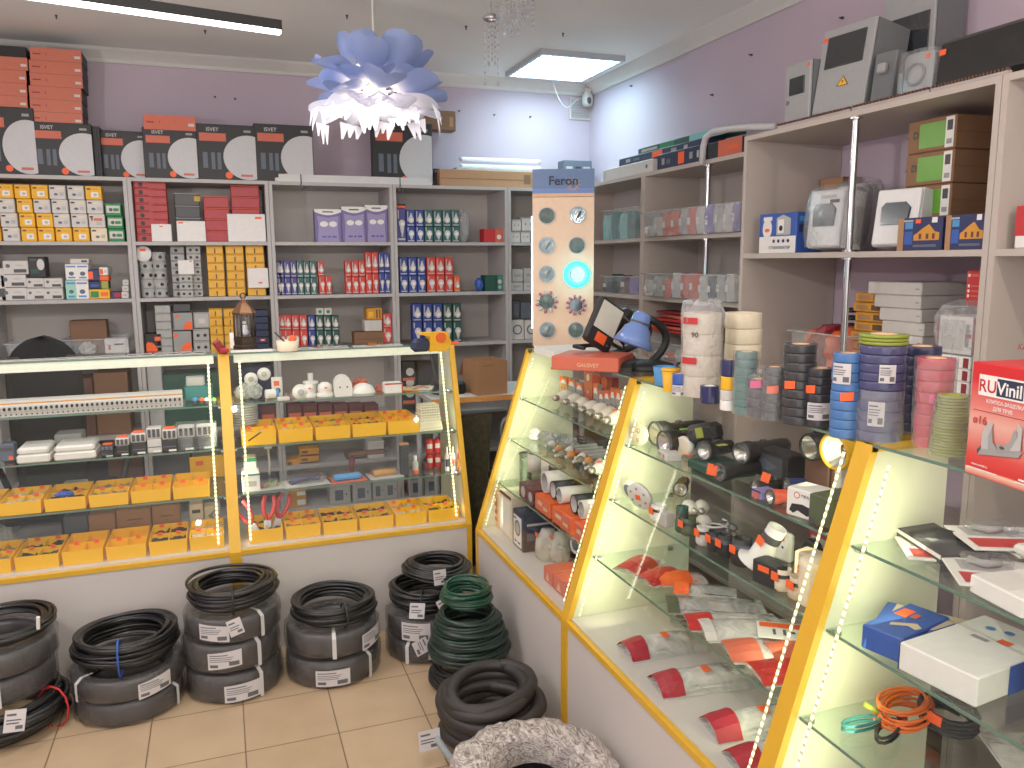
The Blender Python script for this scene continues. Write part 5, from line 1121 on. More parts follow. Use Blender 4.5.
obj('bottom_panel', G().box(-w/2+e, w/2-e, e, d-e, 0, e, kf), t)
for q, rr in (((0, d-.001, h), 0), ): obj('flap', G().add([(-w/2, d, h), (w/2, d, h), (w/2, d+.06, h-.10), (-w/2, d+.06, h-.1)], [(0, 1, 2, 3)], kf), t)
obj('lettering', G().print_([('t', 'STANDART', .34, .85, .07, 'dkraft')], w, h, 0), t)
# dark desk devices left of the box
x, z, w, h = at_back(452, 351, 478, 391, TY+.12, TZ+.0008)
t = thing('desk_device', 'black desk machine with raised screen, left of the kraft box', 'device', (x-.07, TY+.07, TZ+.0008), .3)
obj('device_body', G().cbox(w, .16, .07, 'softblack', y=.08, c=.012), t)
g = G(); g.M = Matrix.Translation((.0, .1, .06)) @ Matrix.Rotation(-.35, 4, 'X'); g.cbox(w*.8, .018, h*.8, 'black', c=.006); obj('screen', g, t)
g = G(); g.M = Matrix.Translation((0, .02, .0705)) @ Matrix.Rotation(.1, 4, 'X'); [g.cbox(.018, .018, .006, 'dgrey', x=-w*.36+.026*i, y=.022*j) for i in range(4) for j in range(3)]; obj('keypad', g, t)
x, z, w, h = at_back(462, 386, 490, 398, TY-.16, TZ+.0008); carton('paper_sheets', 'white paper sheets at the left end of the corner table', 'paper', x-.01, TY+.06, TZ+.0006, .12, .1, .004, 'paper', ch=.0005)
# folding chair with green back below the table, camouflage cloth left of it
g = G(); ch = thing('folding_chair', 'folding chair with grey tube frame and green back under the corner table', 'chair', (1.36, 3.86, 0))
zt = .80
pts = [(-.02, 0, .02)]+[(-.02, 0, zt-.06)]+[(-.02+.06*(1-math.cos(a)), 0, zt-.06+.06*math.sin(a)) for a in (.4, .8, 1.2, 1.57)]+[(.26, 0, zt), (.3, 0, zt-.02), (.32, 0, zt-.06), (.32, 0, .02)]
obj('tube_frame', G().tube(pts, .011, mat('grey tube', (140, 146, 146), rough=.35, metal=.4)), ch)
obj('backrest', G().cbox(.29, .015, .42, mat('green fabric', (52, 84, 58), rough=.85), z=.36, x=.15, y=.0), ch)
obj('seat', G().cbox(.32, .3, .03, mat('green fabric', (52, 84, 58)), z=.40, x=.15, y=.17), ch)
for x in (0, .3): obj('leg', G().tube([(x, .3, .02), (x, .12, .42)], .01, 'silver'), ch)
camo = mat('camouflage cloth', (74, 68, 50), rough=.95, var=.75, scale=38)
g = G(); n = 12; m_ = 8; a = SY(452, 416, 3.80); b = SY(491, 416, 3.80); vs = []
for i in range(n+1):
    for j in range(m_+1):
        q = j/m_; s_ = i/n; vs.append((a.x-.05+(b.x-a.x+.05)*(q*(1-.15*s_)+.03*math.sin(9*q+3*s_)), 3.80+.022*math.sin(11*q)*(.3+s_), a.z*(1-s_)+.12*s_))
g.add(vs, [(i*(m_+1)+j, i*(m_+1)+j+1, (i+1)*(m_+1)+j+1, (i+1)*(m_+1)+j) for i in range(n) for j in range(m_)], camo, True); tag(obj('hanging_cloth', g), 'dark camouflage cloth hanging in the corner gap below the table', 'cloth')
p = SY(488, 413, 3.86); carton('dark_crate', 'dark crate with papers on it under the corner table, behind the gap', 'crate', 1.16, 3.96, 0, .2, .16, .70, 'softblack', [('r', .2, .82, .9, .98, 'slate'), ('r', .1, .6, .5, .75, 'dgrey')])
# black office chair behind the far left counter
px, py = -.745, 4.05
t = thing('office_chair', 'black office chair with rounded back behind the far left counter', 'chair', (px, py, 0), .05)
bk = mat('black mesh fabric', (22, 23, 24), rough=.9, var=.15)
zt = SY(45, 335, py).z; wch = (SY(84, 352, py).x-SY(8, 352, py).x)
R = []; n = 12
for k in range(n+9):
    s_ = min(1, k/n*.78/.75) if k < 9 else .78+.22*math.sin((k-8)/12*PI/2); z = .52+s_*(zt-.52); wd = wch/2*(1 if s_ < .78 else math.sqrt(max(.0004, 1-((s_-.78)/.22)**2)))*(.8+.2*min(1, s_*2.2))
    R.append([(wd*cx_, -.03*(1-.0*cx_)*1+cy_*.03+.05*cx_*cx_*-1+.06*(1-s_)*-1+.0, z) for cx_, cy_ in ((-1, 0), (-.7, -1), (0, -1), (.7, -1), (1, 0), (.7, 1), (0, 1), (-.7, 1))])
g = G(); g.rings(R, bk, caps=True, smooth=True); obj('backrest', g, t)
g = G(); g.cbox(.48, .46, .09, bk, z=.44, y=.16, c=.03); obj('seat', g, t)
obj('gas_stem', G().cyl(.025, .32, 'dgrey', y=.16, z=.12), t)
for k in range(5): a = 2*PI*k/5; o = obj('base_leg', G().tube([(0, .16, .10), (.28*math.cos(a), .16+.28*math.sin(a), .07)], [.022, .014], 'softblack'), t); obj('caster', G().ball(.03, 'black', .28*math.cos(a), .16+.28*math.sin(a), .033, 10, 8), o)
for s_ in (-1, 1): obj('armrest', G().tube([(s_*.24, .0, .5), (s_*.29, .05, .68), (s_*.29, .28, .68), (s_*.24, .3, .5)], .016, 'softblack'), t)
# dark wares on the low boards behind the left counters
def low(u0, v0, u1, v1, Y, col, label, z=None, d=.2, art=(), name='carton', grp=None):
    a = list(at_back(u0, v0, u1, v1, Y, z)); a[3] = min(a[3], .225) if z in (B5, B6) else a[3]; a[0], a[2] = bayfit(a[0], a[2]); a[1] += .0004; return carton(name, label, 'box', a[0], Y+d/2, a[1], a[2], d, a[3], col, art, group=grp)
B4, B5, B6 = .70+EP, .45+EP, .2+EP
low(95, 372, 127, 400, 4.65, 'dkraft', 'brown carton on the low board seen through the breaker shelf glass', B4, .2)
low(148, 366, 161, 390, 4.64, 'lgrey', 'pale grey carton seen through glass behind the breaker row', B4+.0, .2)
low(164, 372, 225, 410, 4.66, 'dgreen', 'dark green crate seen through glass behind the breaker row', B4, .22)
low(60, 378, 92, 402, 4.65, 'brown', 'dark brown carton left of the lighter one behind the breaker row', B4, .2)
low(60, 425, 105, 470, 4.65, 'softblack', 'black carton on the second low board behind the far left counter', B5, .2)
low(108, 428, 140, 470, 4.65, 'brown', 'brown carton on the second low board behind the far left counter', B5, .2)
low(150, 440, 185, 470, 4.65, 'dgrey', 'dark grey carton on the second low board near the bay upright', B5, .2)
low(242, 366, 272, 395, 4.66, 'dblue', 'navy crate seen through glass left of the bay upright', B4, .2)
for i in range(7):
    low(273+i*15.3, 404, 286.5+i*15.3, 430, 4.64, 'maroon', f'small maroon lamp carton on the low board behind yellow bins, {nth(i)} from the left', B4, .1, [('r', .1, .15, .9, .5, 'salmon'), ('r', .1, .62, .9, .9, 'brown')], 'lamp_carton', 'maroon lamp cartons behind the bins')
low(314, 392, 330, 404, 4.64, 'salmon', 'salmon carton lying on the maroon lamp cartons behind glass', B4+.135, .1)
for i, (u0, v0, u1, v1) in enumerate(((300, 448, 319, 455.5), (300, 455.5, 319, 463), (286, 459, 300, 468), (300, 463, 319, 471))):
    low(u0, v0, u1, v1, 4.62+.01*i, 'amber', f'flat amber carton behind the flashlight shelf of middle left counter, {("top","second","low left","bottom")[i]} one', None, .1, [('r', .1, .3, .4, .7, 'brown')])
for i, (u0, u1) in enumerate(((330, 350), (353, 371), (373, 384), (391, 404), (409, 424), (425, 440))):
    low(u0, 480-(u0-330)*.08, u1, 500-(u0-330)*.1, 4.60, 'lgrey', f'pale grey barcoded carton on the lowest board behind glass, {nth(i)} from the left', B6, .15, [('r', .25, .15, .65, .6, 'slate'), ('c', .8, .4, .05, 'dgrey'), ('r', .1, .75, .9, .82, 'grey')], 'barcoded_carton', 'pale barcoded cartons')
low(287, 489, 305, 496, 4.62, 'amber', 'amber carton with white label on the lowest board behind glass, upper', B6+.06, .1, [('r', .5, .2, .95, .7, 'paper')])
low(287, 496, 305, 504, 4.62, 'amber', 'amber carton with white label on the lowest board behind glass, lower', B6, .1, [('r', .5, .2, .95, .7, 'paper')])
low(368, 441, 384, 461, 4.62, 'offwhite', 'white carton with dark print on the second low board, centre of left counters', B5, .1, [('r', .15, .3, .85, .55, 'dgrey')])
low(347, 452, 366, 466, 4.64, 'brown', 'open brown tray carton left of the white printed carton on low board', B5, .1, [('r', .1, .4, .9, .8, 'kraft')])
# tool cartons hanging behind the right end of the left counters
for i in range(3):
    low(402, 362+10*i, 415, 371.5+10*i, 4.60, 'softblack', f'black tool carton with white disc seen through glass, {nth(i)} from the top', B4+.2-.07*i, .1, [('c', .6, .5, .3, 'offwhite'), ('r', .05, .05, .95, .2, 'salmon')], 'tool_carton', 'black tool cartons')
low(418, 362, 440, 384, 4.60, 'softblack', 'large black tool carton with red band seen through glass at the counter end', B4, .14, [('r', 0, .0, 1, .16, 'crimson'), ('r', .2, .2, .85, .3, 'lgrey'), ('p', [(.1, .4), (.9, .8), (.95, .74), (.2, .36)], 'dgrey')], 'tool_carton')
# ================================================================== things standing on the counter tops
CT = TOPZ+.006+EP
# lantern with snowman
p = S(246, 349, CT); lx, ly = p.x, p.y+.04
k = (SY(246, 349, ly-.04).z-0)
lh = SY(246, 293, ly).z-CT; lr = (SY(259, 345, ly).x-SY(234, 345, ly).x)/2
bz_ = mat('bronze metal', (64, 50, 42), rough=.35, metal=.6); cop = mat('copper roof', (150, 110, 82), rough=.3, metal=.7)
t = thing('lantern', 'dark bronze lantern with a small white snowman inside, on the left counter', 'lantern', (lx, ly, CT), .2)
def octa(g, prof, m, n=6, caps=False): g.lathe(prof, m, n, caps=caps, smooth=False)
g = G(); octa(g, [(lr, 0), (lr, lh*.05), (lr*.9, lh*.07), (lr*.95, lh*.2), (lr*.8, lh*.22)], bz_, caps=True); obj('lantern_base', g, t)
g = G(); octa(g, [(lr*.78, lh*.22), (lr*.78, lh*.62)], glassmat('lantern glass', (.86, .88, .95), 1.5, haze=.05)); obj('glass_pane', g, t)
for i in range(6): a = PI/3*i; obj('corner_post', G().tube([(lr*.83*math.cos(a), lr*.83*math.sin(a), lh*.21), (lr*.83*math.cos(a), lr*.83*math.sin(a), lh*.63)], .0045, bz_, 5), t)
g = G(); octa(g, [(lr*.9, lh*.62), (lr*.98, lh*.645), (lr*.98, lh*.66), (lr*.55, lh*.78), (lr*.34, lh*.83), (lr*.36, lh*.85), (lr*.14, lh*.88), (lr*.12, lh*.92), (.004, lh*.925)], cop); obj('lantern_roof', g, t)
g = G(); g.tube([(lr*.22*math.cos(2*PI*i/12), 0, lh*.95+lr*.22*math.sin(2*PI*i/12)) for i in range(12)], .003, bz_, 5, closed=True); obj('carry_ring', g, t)
s_ = thing('snowman_figure', 'tiny white snowman with black hat inside the bronze lantern', 'figurine', (lx, ly, CT+lh*.222))
obj('snow_body', G().lathe([(.001, 0), (lr*.3, lh*.03), (lr*.34, lh*.075), (lr*.22, lh*.13), (lr*.25, lh*.165), (lr*.2, lh*.20), (lr*.12, lh*.215), (lr*.17, lh*.245), (lr*.14, lh*.275), (.001, lh*.285)], 'paper', 16), s_)
obj('hat', G().cyl(lr*.2, .003, 'softblack', z=lh*.272).cyl(lr*.13, lh*.04, 'softblack', z=lh*.273), s_)
obj('scarf', G().lathe([(lr*.17, lh*.2), (lr*.2, lh*.21), (lr*.15, lh*.225)], 'dgrey', 14), s_)
p = S(233, 349, CT); carton('candle', 'small white candle block left of the bronze lantern', 'candle', p.x, p.y+.02, CT, .022, .022, .07, 'paper')
# papers, cup, clamp
p = S(247, 352, CT); carton('paper_sheets', 'thin stack of white paper in front of the bronze lantern', 'paper', p.x+.02, p.y+.012, CT, .17, .05, .006, 'paper', ch=.0008)
p = S(285, 352, CT)
p2 = S(270, 351, CT); carton('paper_slip', 'pink-printed paper slip between the lantern and the cream cup', 'paper', p2.x-.0, p2.y+.03, CT, .05, .04, .003, 'offwhite', top=[('r', .2, .3, .8, .7, 'salmon')], ch=.0005)
u0, v0, u1, v1 = 277, 341, 300, 351; x, z, w, h = at_back(u0, v0, u1, v1, p.y, CT)
t = thing('pen_cup', 'cream paper cup with red and dark things in it on the left counter', 'cup', (x, p.y+.05, CT))
obj('cup_shell', G().lathe([(w*.44, 0), (w*.5, h), (w*.47, h), (w*.42, .004), (.001, .004)], 'cream', 20), t)
g = G(); g.tube([(0, 0, .02), (-.05, 0, h+.03)], .004, 'softblack'); tag(obj('pen', g, None, None, (x, p.y+.05, CT+.006)), 'dark pen leaning in the cream cup', 'pen')
g = G(); g.M = Matrix.Rotation(.5, 4, 'Y'); g.cbox(.03, .03, .035, 'tagorange', c=.01); tag(obj('marker_cap', g, None, None, (x+.012, p.y+.04, CT+h-.01)), 'orange-red block sticking out of the cream cup', 'marker')
p = S(231, 352, CT); t = thing('spring_clamp', 'red spring clamp pinching the top of the gold post', 'clamp', (.0, p.y-.07, CT+.004), .3)
obj('clamp_jaw', G().cbox(.035, .05, .022, 'crimson', c=.006), t); g = G(); g.M = Matrix.Rotation(-.5, 4, 'Y'); g.cbox(.03, .022, .05, 'dred', z=.01, c=.006); obj('clamp_handle', g, t)
# yellow tape gun at the corner of the counter
p = S(437, 352, CT); t = thing('tape_dispenser', 'dark blue and yellow tape dispenser with orange roller near the counter corner', 'tape dispenser', (p.x, p.y+.05, CT), .15)
sc_ = .001
obj('tape_roll', G().cbox(.085, .05, .055, 'dblue', x=-.06, y=0, c=.015), t)
obj('dispenser_frame', G().prism([(-.03, 0), (.05, 0), (.07, .03), (.055, .078), (-.055, .08), (-.055, .07), (-.025, .062)], -.025, .025, 'yellow'), t)
g = G(); g.M = Matrix.Translation((.02, -.026, .058)) @ Matrix.Rotation(PI/2, 4, 'X'); g.cyl(.022, .01, 'orange', seg=18); obj('roller', g, t)
obj('blade', G().cbox(.045, .03, .012, 'tagorange', x=.09, z=.022), t)
# price strips lying under the front edge
for i, (u0, u1, v) in enumerate(((5, 205, 360), (262, 352, 352), (355, 408, 350))):
    a, b = S(u0, v-2, CT), S(u1, v-2.5, CT); w = b.x-a.x
    n = int(w/.05); art = []
    for j in range(n): art += [('r', (j+.08)/n, .1, (j+.9)/n, .9, 'lgrey' if i == 0 else ('offwhite', 'salmon', 'lgrey')[j % 3]), ('r', (j+.2)/n, .35, (j+.7)/n, .55, 'grey' if i == 0 else 'slate')]
    carton('price_strip', f'strip of price labels along the left counter top edge, {("far left","below the bulb cartons","near tape dispenser")[i]} one', 'price strip', (a.x+b.x)/2, 3.3+SL+.045, CT, w, .05, .002, 'offwhite', top=art, ch=.0003)
# ------------------------------------------------------------------ lamp display stand
a, b = S(537, 345.5, CT), S(597, 345.5, CT)
cx_, cy_ = (a.x+b.x)/2, (a.y+b.y)/2; ang = math.atan2(b.y-a.y, b.x-a.x); sw = (b-a).length
sh = SY(567, 169, cy_).z-CT
cx_ -= .02
t = thing('lamp_display_stand', 'tall peach lamp display stand with blue header and ten round lamp windows', 'display stand', (cx_, cy_+.0, CT), ang)
peach = mat('peach board', (232, 200, 172), rough=.5); 
obj('board', G().box(-sw/2, sw/2, 0, .085, 0, sh*.845, peach), t)
obj('header', G().box(-sw/2, sw/2, -.002, .085, sh*.847, sh, mat('blue header', (82, 112, 160), rough=.4)), t)
sun = []
for i in range(24):
    an = 2*PI*i/24; r1, r2 = .045, (.105 if i % 2 else .15)
    sun.append(('p', [(.66+r1*math.cos(an-.06), .42+r1*3*math.sin(an-.06)), (.66+r2*math.cos(an), .42+r2*2.3*math.sin(an)), (.66+r1*math.cos(an+.06), .42+r1*3*math.sin(an+.06))], 'yellow'))
g = G(); g.M = Matrix.Translation((0, 0, sh*.847)); g.print_([('p', [(0, 0), (1, 0), (1, .3), (0, .3)], 'lampblue'), ('p', [(0, 0), (1, 0), (1, .12), (0, .12)], 'tan')]+sun, sw, sh*.153, -.002); g.print_([('t', 'Feron', .5, .42, .46, 'dblue')], sw, sh*.153, -.0085); obj('header_lettering', g, t)
mir = mat('lamp window mirror', (120, 132, 138), rough=.12, metal=.8, var=.5, scale=60); dkp = mat('lamp window dark', (84, 104, 102), rough=.3, var=.6, scale=50)
cyan = mat('lit cyan ring', (60, 235, 245), emit=1.5); pk = mat('pink crystal', (170, 110, 130), rough=.12, var=.4, scale=70)
for i, (u, v) in enumerate(((551, 214.5), (581, 214), (551, 244), (580.5, 244), (551, 272.5), (580.5, 273), (551, 300.5), (580, 304), (551.5, 329.5), (580, 329.5))):
    px_ = (u-537)/60*sw-sw/2; pz_ = (345.5-v)/(345.5-169)*sh; r = sw*.133
    if i == 7: r = sw*.12
    w_ = None
    g = G(); g.M = Matrix.Translation((px_, -.0008, pz_)) @ Matrix.Rotation(PI/2, 4, 'X')
    g.lathe([(r*1.06, 0), (r*1.06, .004), (r*.94, .004), (r*.94, 0)], 'silver', 26); ring_ = obj('window_ring', g, t)
    g = G(); g.M = Matrix.Translation((px_, -.0008, pz_)) @ Matrix.Rotation(PI/2, 4, 'X')
    g.lathe([(r*.94, .0002), (r*.001, .0004+.006*(i % 3 == 0))], mir if i % 3 else dkp, 26); obj('lamp_face', g, ring_)
    if i in (1, 4, 8, 9, 2): g = G(); g.M = Matrix.Translation((px_, -.0016, pz_)); g.print_([('p', [(.38, .2), (.55, .2), (.9, .8), (.7, .86)], dkp if i != 1 else 'softblack'), ('p', [(.2, .55), (.5, .9), (.44, .6)], 'offwhite')], r*1.4, r*1.4, -.002) ; g.v = [q-Vector((0, 0, r*.7)) for q in g.v]; obj('painted_reflection', g, ring_)  # dark and white wedges paint mirror reflections onto the lamp faces
    if i in (6, 7):
        nn = 11
        for j in range(nn):
            an = 2*PI*j/nn; rr = r*1.15; g = G(); g.M = Matrix.Translation((px_+rr*math.cos(an), -.006, pz_+rr*math.sin(an))) @ Matrix.Rotation(-an+PI/2, 4, 'Y'); g.ball(r*.2, pk if j % 2 == 0 or i == 7 else 'offwhite', seg=6, n=4, sz=1.7); obj('crystal', g, ring_)
    if i == 5:
        g = G(); g.M = Matrix.Translation((px_, -.004, pz_)) @ Matrix.Rotation(PI/2, 4, 'X'); g.lathe([(r*1.65, 0), (r*1.6, .006), (r*1.0, .006), (r*.95, 0)], cyan, 36); lit = obj('lit_ring', g, ring_)
        for j in range(16): an = 2*PI*j/16; g = G(); g.M = Matrix.Translation((px_+r*1.35*math.cos(an), -.0105, pz_+r*1.35*math.sin(an))) @ Matrix.Rotation(PI/2, 4, 'X'); g.cyl(r*.09, .001, mat('cyan dots', (20, 150, 175), rough=.4), seg=8); obj('ring_dot', g, ring_)
obj('side_led_strip', G().box(-sw/2-.006, -sw/2-.0005, .02, .05, sh*.1, sh*.74, mat('cool side strip', (235, 252, 255), emit=5)), t)
pl2_ = bpy.data.lights.new('display_ring_light', 'POINT'); pl2_.energy = .6; pl2_.color = (.4, .95, 1); pl2_.shadow_soft_size = .05
o = bpy.data.objects.new('display_ring_light', pl2_); C.objects.link(o); o.location = (cx_+.05, cy_-.06, CT+sh*.41)
# white papers and red tray
p = S(566, 361, CT); t = carton('paper_ream', 'white paper stack in front of the lamp display stand', 'paper', 1.30, 2.93, CT, .2, .24, .028, 'paper', rz=-.05, ch=.001)
p = S(598, 378, CT)
carton('lamp_tray_box', 'flat salmon-red lamp carton under the floodlight', 'box', 1.225, 2.535, CT, .24, .20, .048, 'salmon', [('t', 'GAUSVET', .55, .3, .38, 'tan')], rz=R90+.12+.7, side=[('r', 0, 0, 1, .15, 'dred')])
# floodlight standing on the tray
zf = CT+.062
fl_ = SY(605, 357, 2.52)
t = thing('floodlight', 'black LED floodlight with white face leaning on the flat salmon carton', 'floodlight', (1.24, 2.565, zf), .35, rot=(0, .0, .1))
M0 = Matrix.Rotation(.55, 4, 'Y') @ Matrix.Rotation(-.15, 4, 'X')
g = G(); g.M = M0; g.cbox(.12, .03, .175, 'softblack', z=.012, c=.008); obj('lamp_body', g, t)
g = G(); g.M = M0 @ Matrix.Translation((0, -.0155, .0)); g.box(-.048, .048, -.002, 0, .07, .175, mat('floodlight face', (214, 214, 200), rough=.3)); obj('lamp_face', g, t)
g = G(); g.M = M0 @ Matrix.Translation((0, -.0155, .0)); g.box(-.022, .022, -.004, 0, .025, .06, 'tagorange'); obj('price_tag', g, t, 'orange price tag')
obj('stand_foot', G().tube([(-.05, -.02, .008), (-.05, .05, .008), (.05, .05, .008), (.05, -.02, .008)], .008, 'black'), t)
# desk lamps: local x points right, lamp base behind
def desk_lamp(label, loc, rz, shade_col, apex, rim_c, rim_r, arm):
    t = thing('desk_lamp', label, 'desk lamp', loc, rz, 'bent-neck desk lamps')
    bx = arm[0]
    g = G(); g.lathe([(.075, 0), (.08, .006), (.07, .02), (.035, .03), (.02, .032)], 'black', 28, sx=1.15, x=bx[0], y=bx[1], caps=True); obj('lamp_base', g, t)
    g = G(); g.tube(arm, .0135, 'black', 10); obj('bent_neck', g, t)
    ax = (Vector(rim_c)-Vector(apex)); L = ax.length; q = ax.to_track_quat('Z', 'Y').to_matrix().to_4x4()
    g = G(); g.M = Matrix.Translation(apex) @ q
    g.lathe([(.001, -.0), (.022, .002), (.03, .012), (.034, L*.42), (.045, L*.5), (rim_r*.8, L*.78), (rim_r, L), (rim_r-.002, L), (rim_r*.8-.003, L*.78), (.04, L*.5)], shade_col, 36); sh_ = obj('lamp_shade', g, t)
    g = G(); g.M = Matrix.Translation(apex) @ q; g.lathe([(rim_r-.0025, L*.99), (rim_r*.8-.004, L*.77), (.04, L*.5), (.001, L*.48)], mat('lamp shade lining', (196, 190, 180), rough=.5), 36); obj('shade_lining', g, sh_)
    g = G(); g.M = Matrix.Translation(apex) @ q; g.lathe([(.0345, L*.30), (.0348, L*.33), (.0345, L*.36)], 'dgrey', 24); obj('neck_ring', g, sh_)
    return t
def arc(a, b, c, n=10):
    a, b, c = Vector(a), Vector(b), Vector(c); return [tuple(a*(1-i/n)**2+b*2*(1-i/n)*(i/n)+c*(i/n)**2) for i in range(n+1)]
blm = mat('blue enamel', (104, 134, 200), rough=.2, coat=.5, var=.02); bkm = mat('black enamel', (22, 22, 24), rough=.2, coat=.5)
Yb = 2.40
def rel(u, v, Y, o): q = SY(u, v, Y); return (q.x-o[0], q.y-o[1], q.z-o[2])
o1 = (1.345, Yb-.03, CT)
desk_lamp('blue enamel desk lamp with black bent neck on the right counter', o1, 0, blm, rel(644, 312, Yb, o1), rel(632, 345, Yb+.005, o1), .071,
          arc(rel(650, 367, Yb+.02, o1)[:2]+(.02,), rel(683, 334, Yb+.02, o1), rel(648, 318, Yb+.0, o1)))
o2 = (1.345, 2.70, CT)
desk_lamp('black enamel desk lamp half hidden behind the blue one', o2, 0, bkm, rel(631, 311, 2.68, o2), rel(609, 338, 2.68, o2), .07,
          arc((.05, .02, .02), rel(672, 336, 2.70, o2), rel(634, 313, 2.68, o2)))
# black foot in front
g = G(); g.rings([[(x, y, z) for x, y in ((-.03*k, -.09*k), (.03*k, -.09*k), (.035*k, .08*k), (-.035*k, .08*k))] for z, k in ((0, 1), (.015, 1), (.028, .75))], 'softblack', caps=True)
p = S(626, 371, CT); tag(obj('lamp_stand', g, None, None, (p.x+.04, p.y+.04, CT), (0, 0, -.8)), 'long black lamp foot lying in front of the blue desk lamp', 'lamp foot')
# cable behind
g = G(); g.tube([S(672+t_*2.2, 372-12*math.sin(t_*.35)+t_*.6, CT+.012) for t_ in range(8)], .004, 'black'); tag(obj('power_cord', g), 'thin black cord looping beside the blue desk lamp base', 'cord')
# cups of clips: blue and yellow
def cup(u0, u1, vt, vb, col, label, lid=False):
    p = S((u0+u1)/2, vb, CT); w = (u1-u0)/FPX*(p-EYE).dot(_f); r = w/2; y = p.y+r*.55; x = p.x+r*.8
    h = (vb-vt)/FPX*(p-EYE).dot(_f)*1.03
    t = thing('plastic_cup', label, 'cup', (x, y, CT)); g = G(); g.lathe([(r*.82, 0), (r, h), (r*.95, h), (r*.78, .004), (.001, .004)], col, 24); obj('cup_shell', g, t)
    if lid: g = G(); g.lathe([(r*.98, h), (r*1.12, h+.002), (r*1.12, h+.006), (.001, h+.006)], col, 24); obj('cup_rim', g, t)
    return t, x, y, r, h
cup(648, 671, 368, 386, 'sky', 'blue plastic cup behind the yellow cup at the post of right counter')
cup(658, 676, 372, 392, 'yellow', 'yellow plastic cup in front of the blue cup', True)
# ------------------------------------------------------------------ tape rolls
tapeg = {}
def roll_stack(uc, wpx, vt, vb, n, col, nm, desc, taper=0, tags=(), labels=(), film_=False, z0=CT, hole=.55, grp=None, glossy=.3, core='tan', xy=None, sheet=None):
    """n rolls piled up; uc, vb: front foot of the pile in the photo; wpx: its width in the photo."""
    p = S(uc, vb, z0); dep = (p-EYE).dot(_f); R = wpx/FPX*dep/2
    dirv = Vector((p.x, p.y, 0)).normalized()
    c = Vector((p.x, p.y, 0))+dirv*R if xy is None else Vector((xy[0], xy[1], 0))
    # top height: bring the top rim (at the axis) back through the photo row vt
    dd = Vector((c.x, c.y, 0)).length; q = ray(uc, vt); ztop = EYE.z+q.z*(dd/Vector((q.x, q.y, 0)).length)
    H = (ztop-z0)/n; m = mat('tape '+nm, PAL[col] if isinstance(col, str) and col in PAL else col, rough=glossy, var=.12, scale=60, coat=.2)
    a0 = math.degrees(math.atan2(-dirv.y, -dirv.x)); protos = {}
    for i in range(n):
        Ri = R*(1-taper*i/n); rnd = random.Random(i*7+int(uc)); lab = f'{nm} tape roll, {nth(i)} from the bottom of the {desc}' if n > 1 else f'{nm} tape roll, a {desc}'
        g = G(); hh = H-.0012; g.lathe([(Ri*hole, 0), (Ri*.985, 0), (Ri, .002), (Ri, hh-.002), (Ri*.985, hh), (Ri*hole, hh), (Ri*hole, 0)], m, 32)
        o = obj('tape_roll', g, None, None, (c.x+rnd.uniform(-.0012, .0012), c.y+rnd.uniform(-.0012, .0012), z0+i*H)); tag(o, lab, 'tape roll', grp or f'{nm} tape rolls')
        g = G(); g.lathe([(Ri*hole-.0004, .0003), (Ri*hole-.0004, hh+.0004), (Ri*(hole-.07), hh+.0004), (Ri*(hole-.07), .0003)], core, 28); obj('cardboard_core', g, o)
        for (k, ang, col_) in tags:
            if k == i:
                g = G(); a = math.radians(a0+ang); da = .013/Ri; arc_patch(g, Ri+.0012, a-da, a+da, H*.5-.009, H*.5+.009, col_, 4, .003); obj('price_tag', g, o, f'{ {"tagorange":"orange","pink":"pink"}[col_]} price tag')
        for (k, ang, w_, hh_) in labels:
            if k == i: label_on(o, Ri+.0014, a0+ang, w_, -H*(hh_-1), H*.95)
    if film_:
        g = G(); seg = 20; RR = []; rnd = random.Random(int(uc))
        for s_, kk in ((.002, 1.03), (.3, 1.05), (.7, 1.05), (1.0, 1.03), (1.03, .8), (1.12, .5), (1.2, .72)):
            RR.append([((R*kk*(1-taper*min(1, s_))+.003)*(1+rnd.uniform(-.03, .03))*math.cos(2*PI*j/seg), (R*kk*(1-taper*min(1, s_))+.003)*(1+rnd.uniform(-.03, .03))*math.sin(2*PI*j/seg), s_*(ztop-z0)*(1+(rnd.uniform(-.04, .04) if s_ > 1 else 0))) for j in range(seg)])
        if film_ == 1: RR = RR[:4]
        g.rings(RR, film, smooth=film_ == 1); o = obj('film_sleeve', g, None, None, (c.x, c.y, z0)); tag(o, f'clear film sleeve around the {desc} of {nm} tape rolls'[:110], 'film')
    return c, R, ztop
roll_stack(679, 15, 373, 396, 2, 'blue', 'blue', 'paper-banded pile beside the yellow cup', labels=[(0, -5, .045, 1)], tags=[(0, 30, 'tagorange')])
# tall film-wrapped pack with a handwritten number
c, R, zt = roll_stack(700, 38, 312, 398, 4, (226, 212, 190), 'ivory wide', 'tall film pack', labels=(), hole=.4, glossy=.45)
t = thing('film_pack', 'crumpled film bag around the tall ivory tape pack with handwritten 90', 'film', (c.x, c.y, CT))
g = G(); seg = 24; RR = []; rnd = random.Random(3); H = zt-CT
for s_, kk in ((.001, 1.1), (.3, 1.1), (.7, 1.1), (.98, 1.1), (1.03, 1.12), (1.1, .95), (1.13, .6)):
    RR.append([(R*kk*(1+rnd.uniform(-.04, .04)*(1 if s_ < .9 else 3))*math.cos(2*PI*j/seg), R*kk*(1+rnd.uniform(-.04, .04)*(1 if s_ < .9 else 3))*math.sin(2*PI*j/seg), H*s_+(rnd.uniform(-.012, .012) if s_ > 1 else 0)) for j in range(seg)])
g.rings(RR, wrapm, smooth=False); obj('film_sleeve', g, t)
a0 = math.degrees(math.atan2(-c.y, -c.x))
g = G(); yaw = math.radians(a0)+PI/2
gg = G(); gg.print_([('t', '90', .32, .72, .085, 'softblack')], R*2, H, -R*1.16); obj('handwriting', gg, t, None, None, (0, 0, yaw))
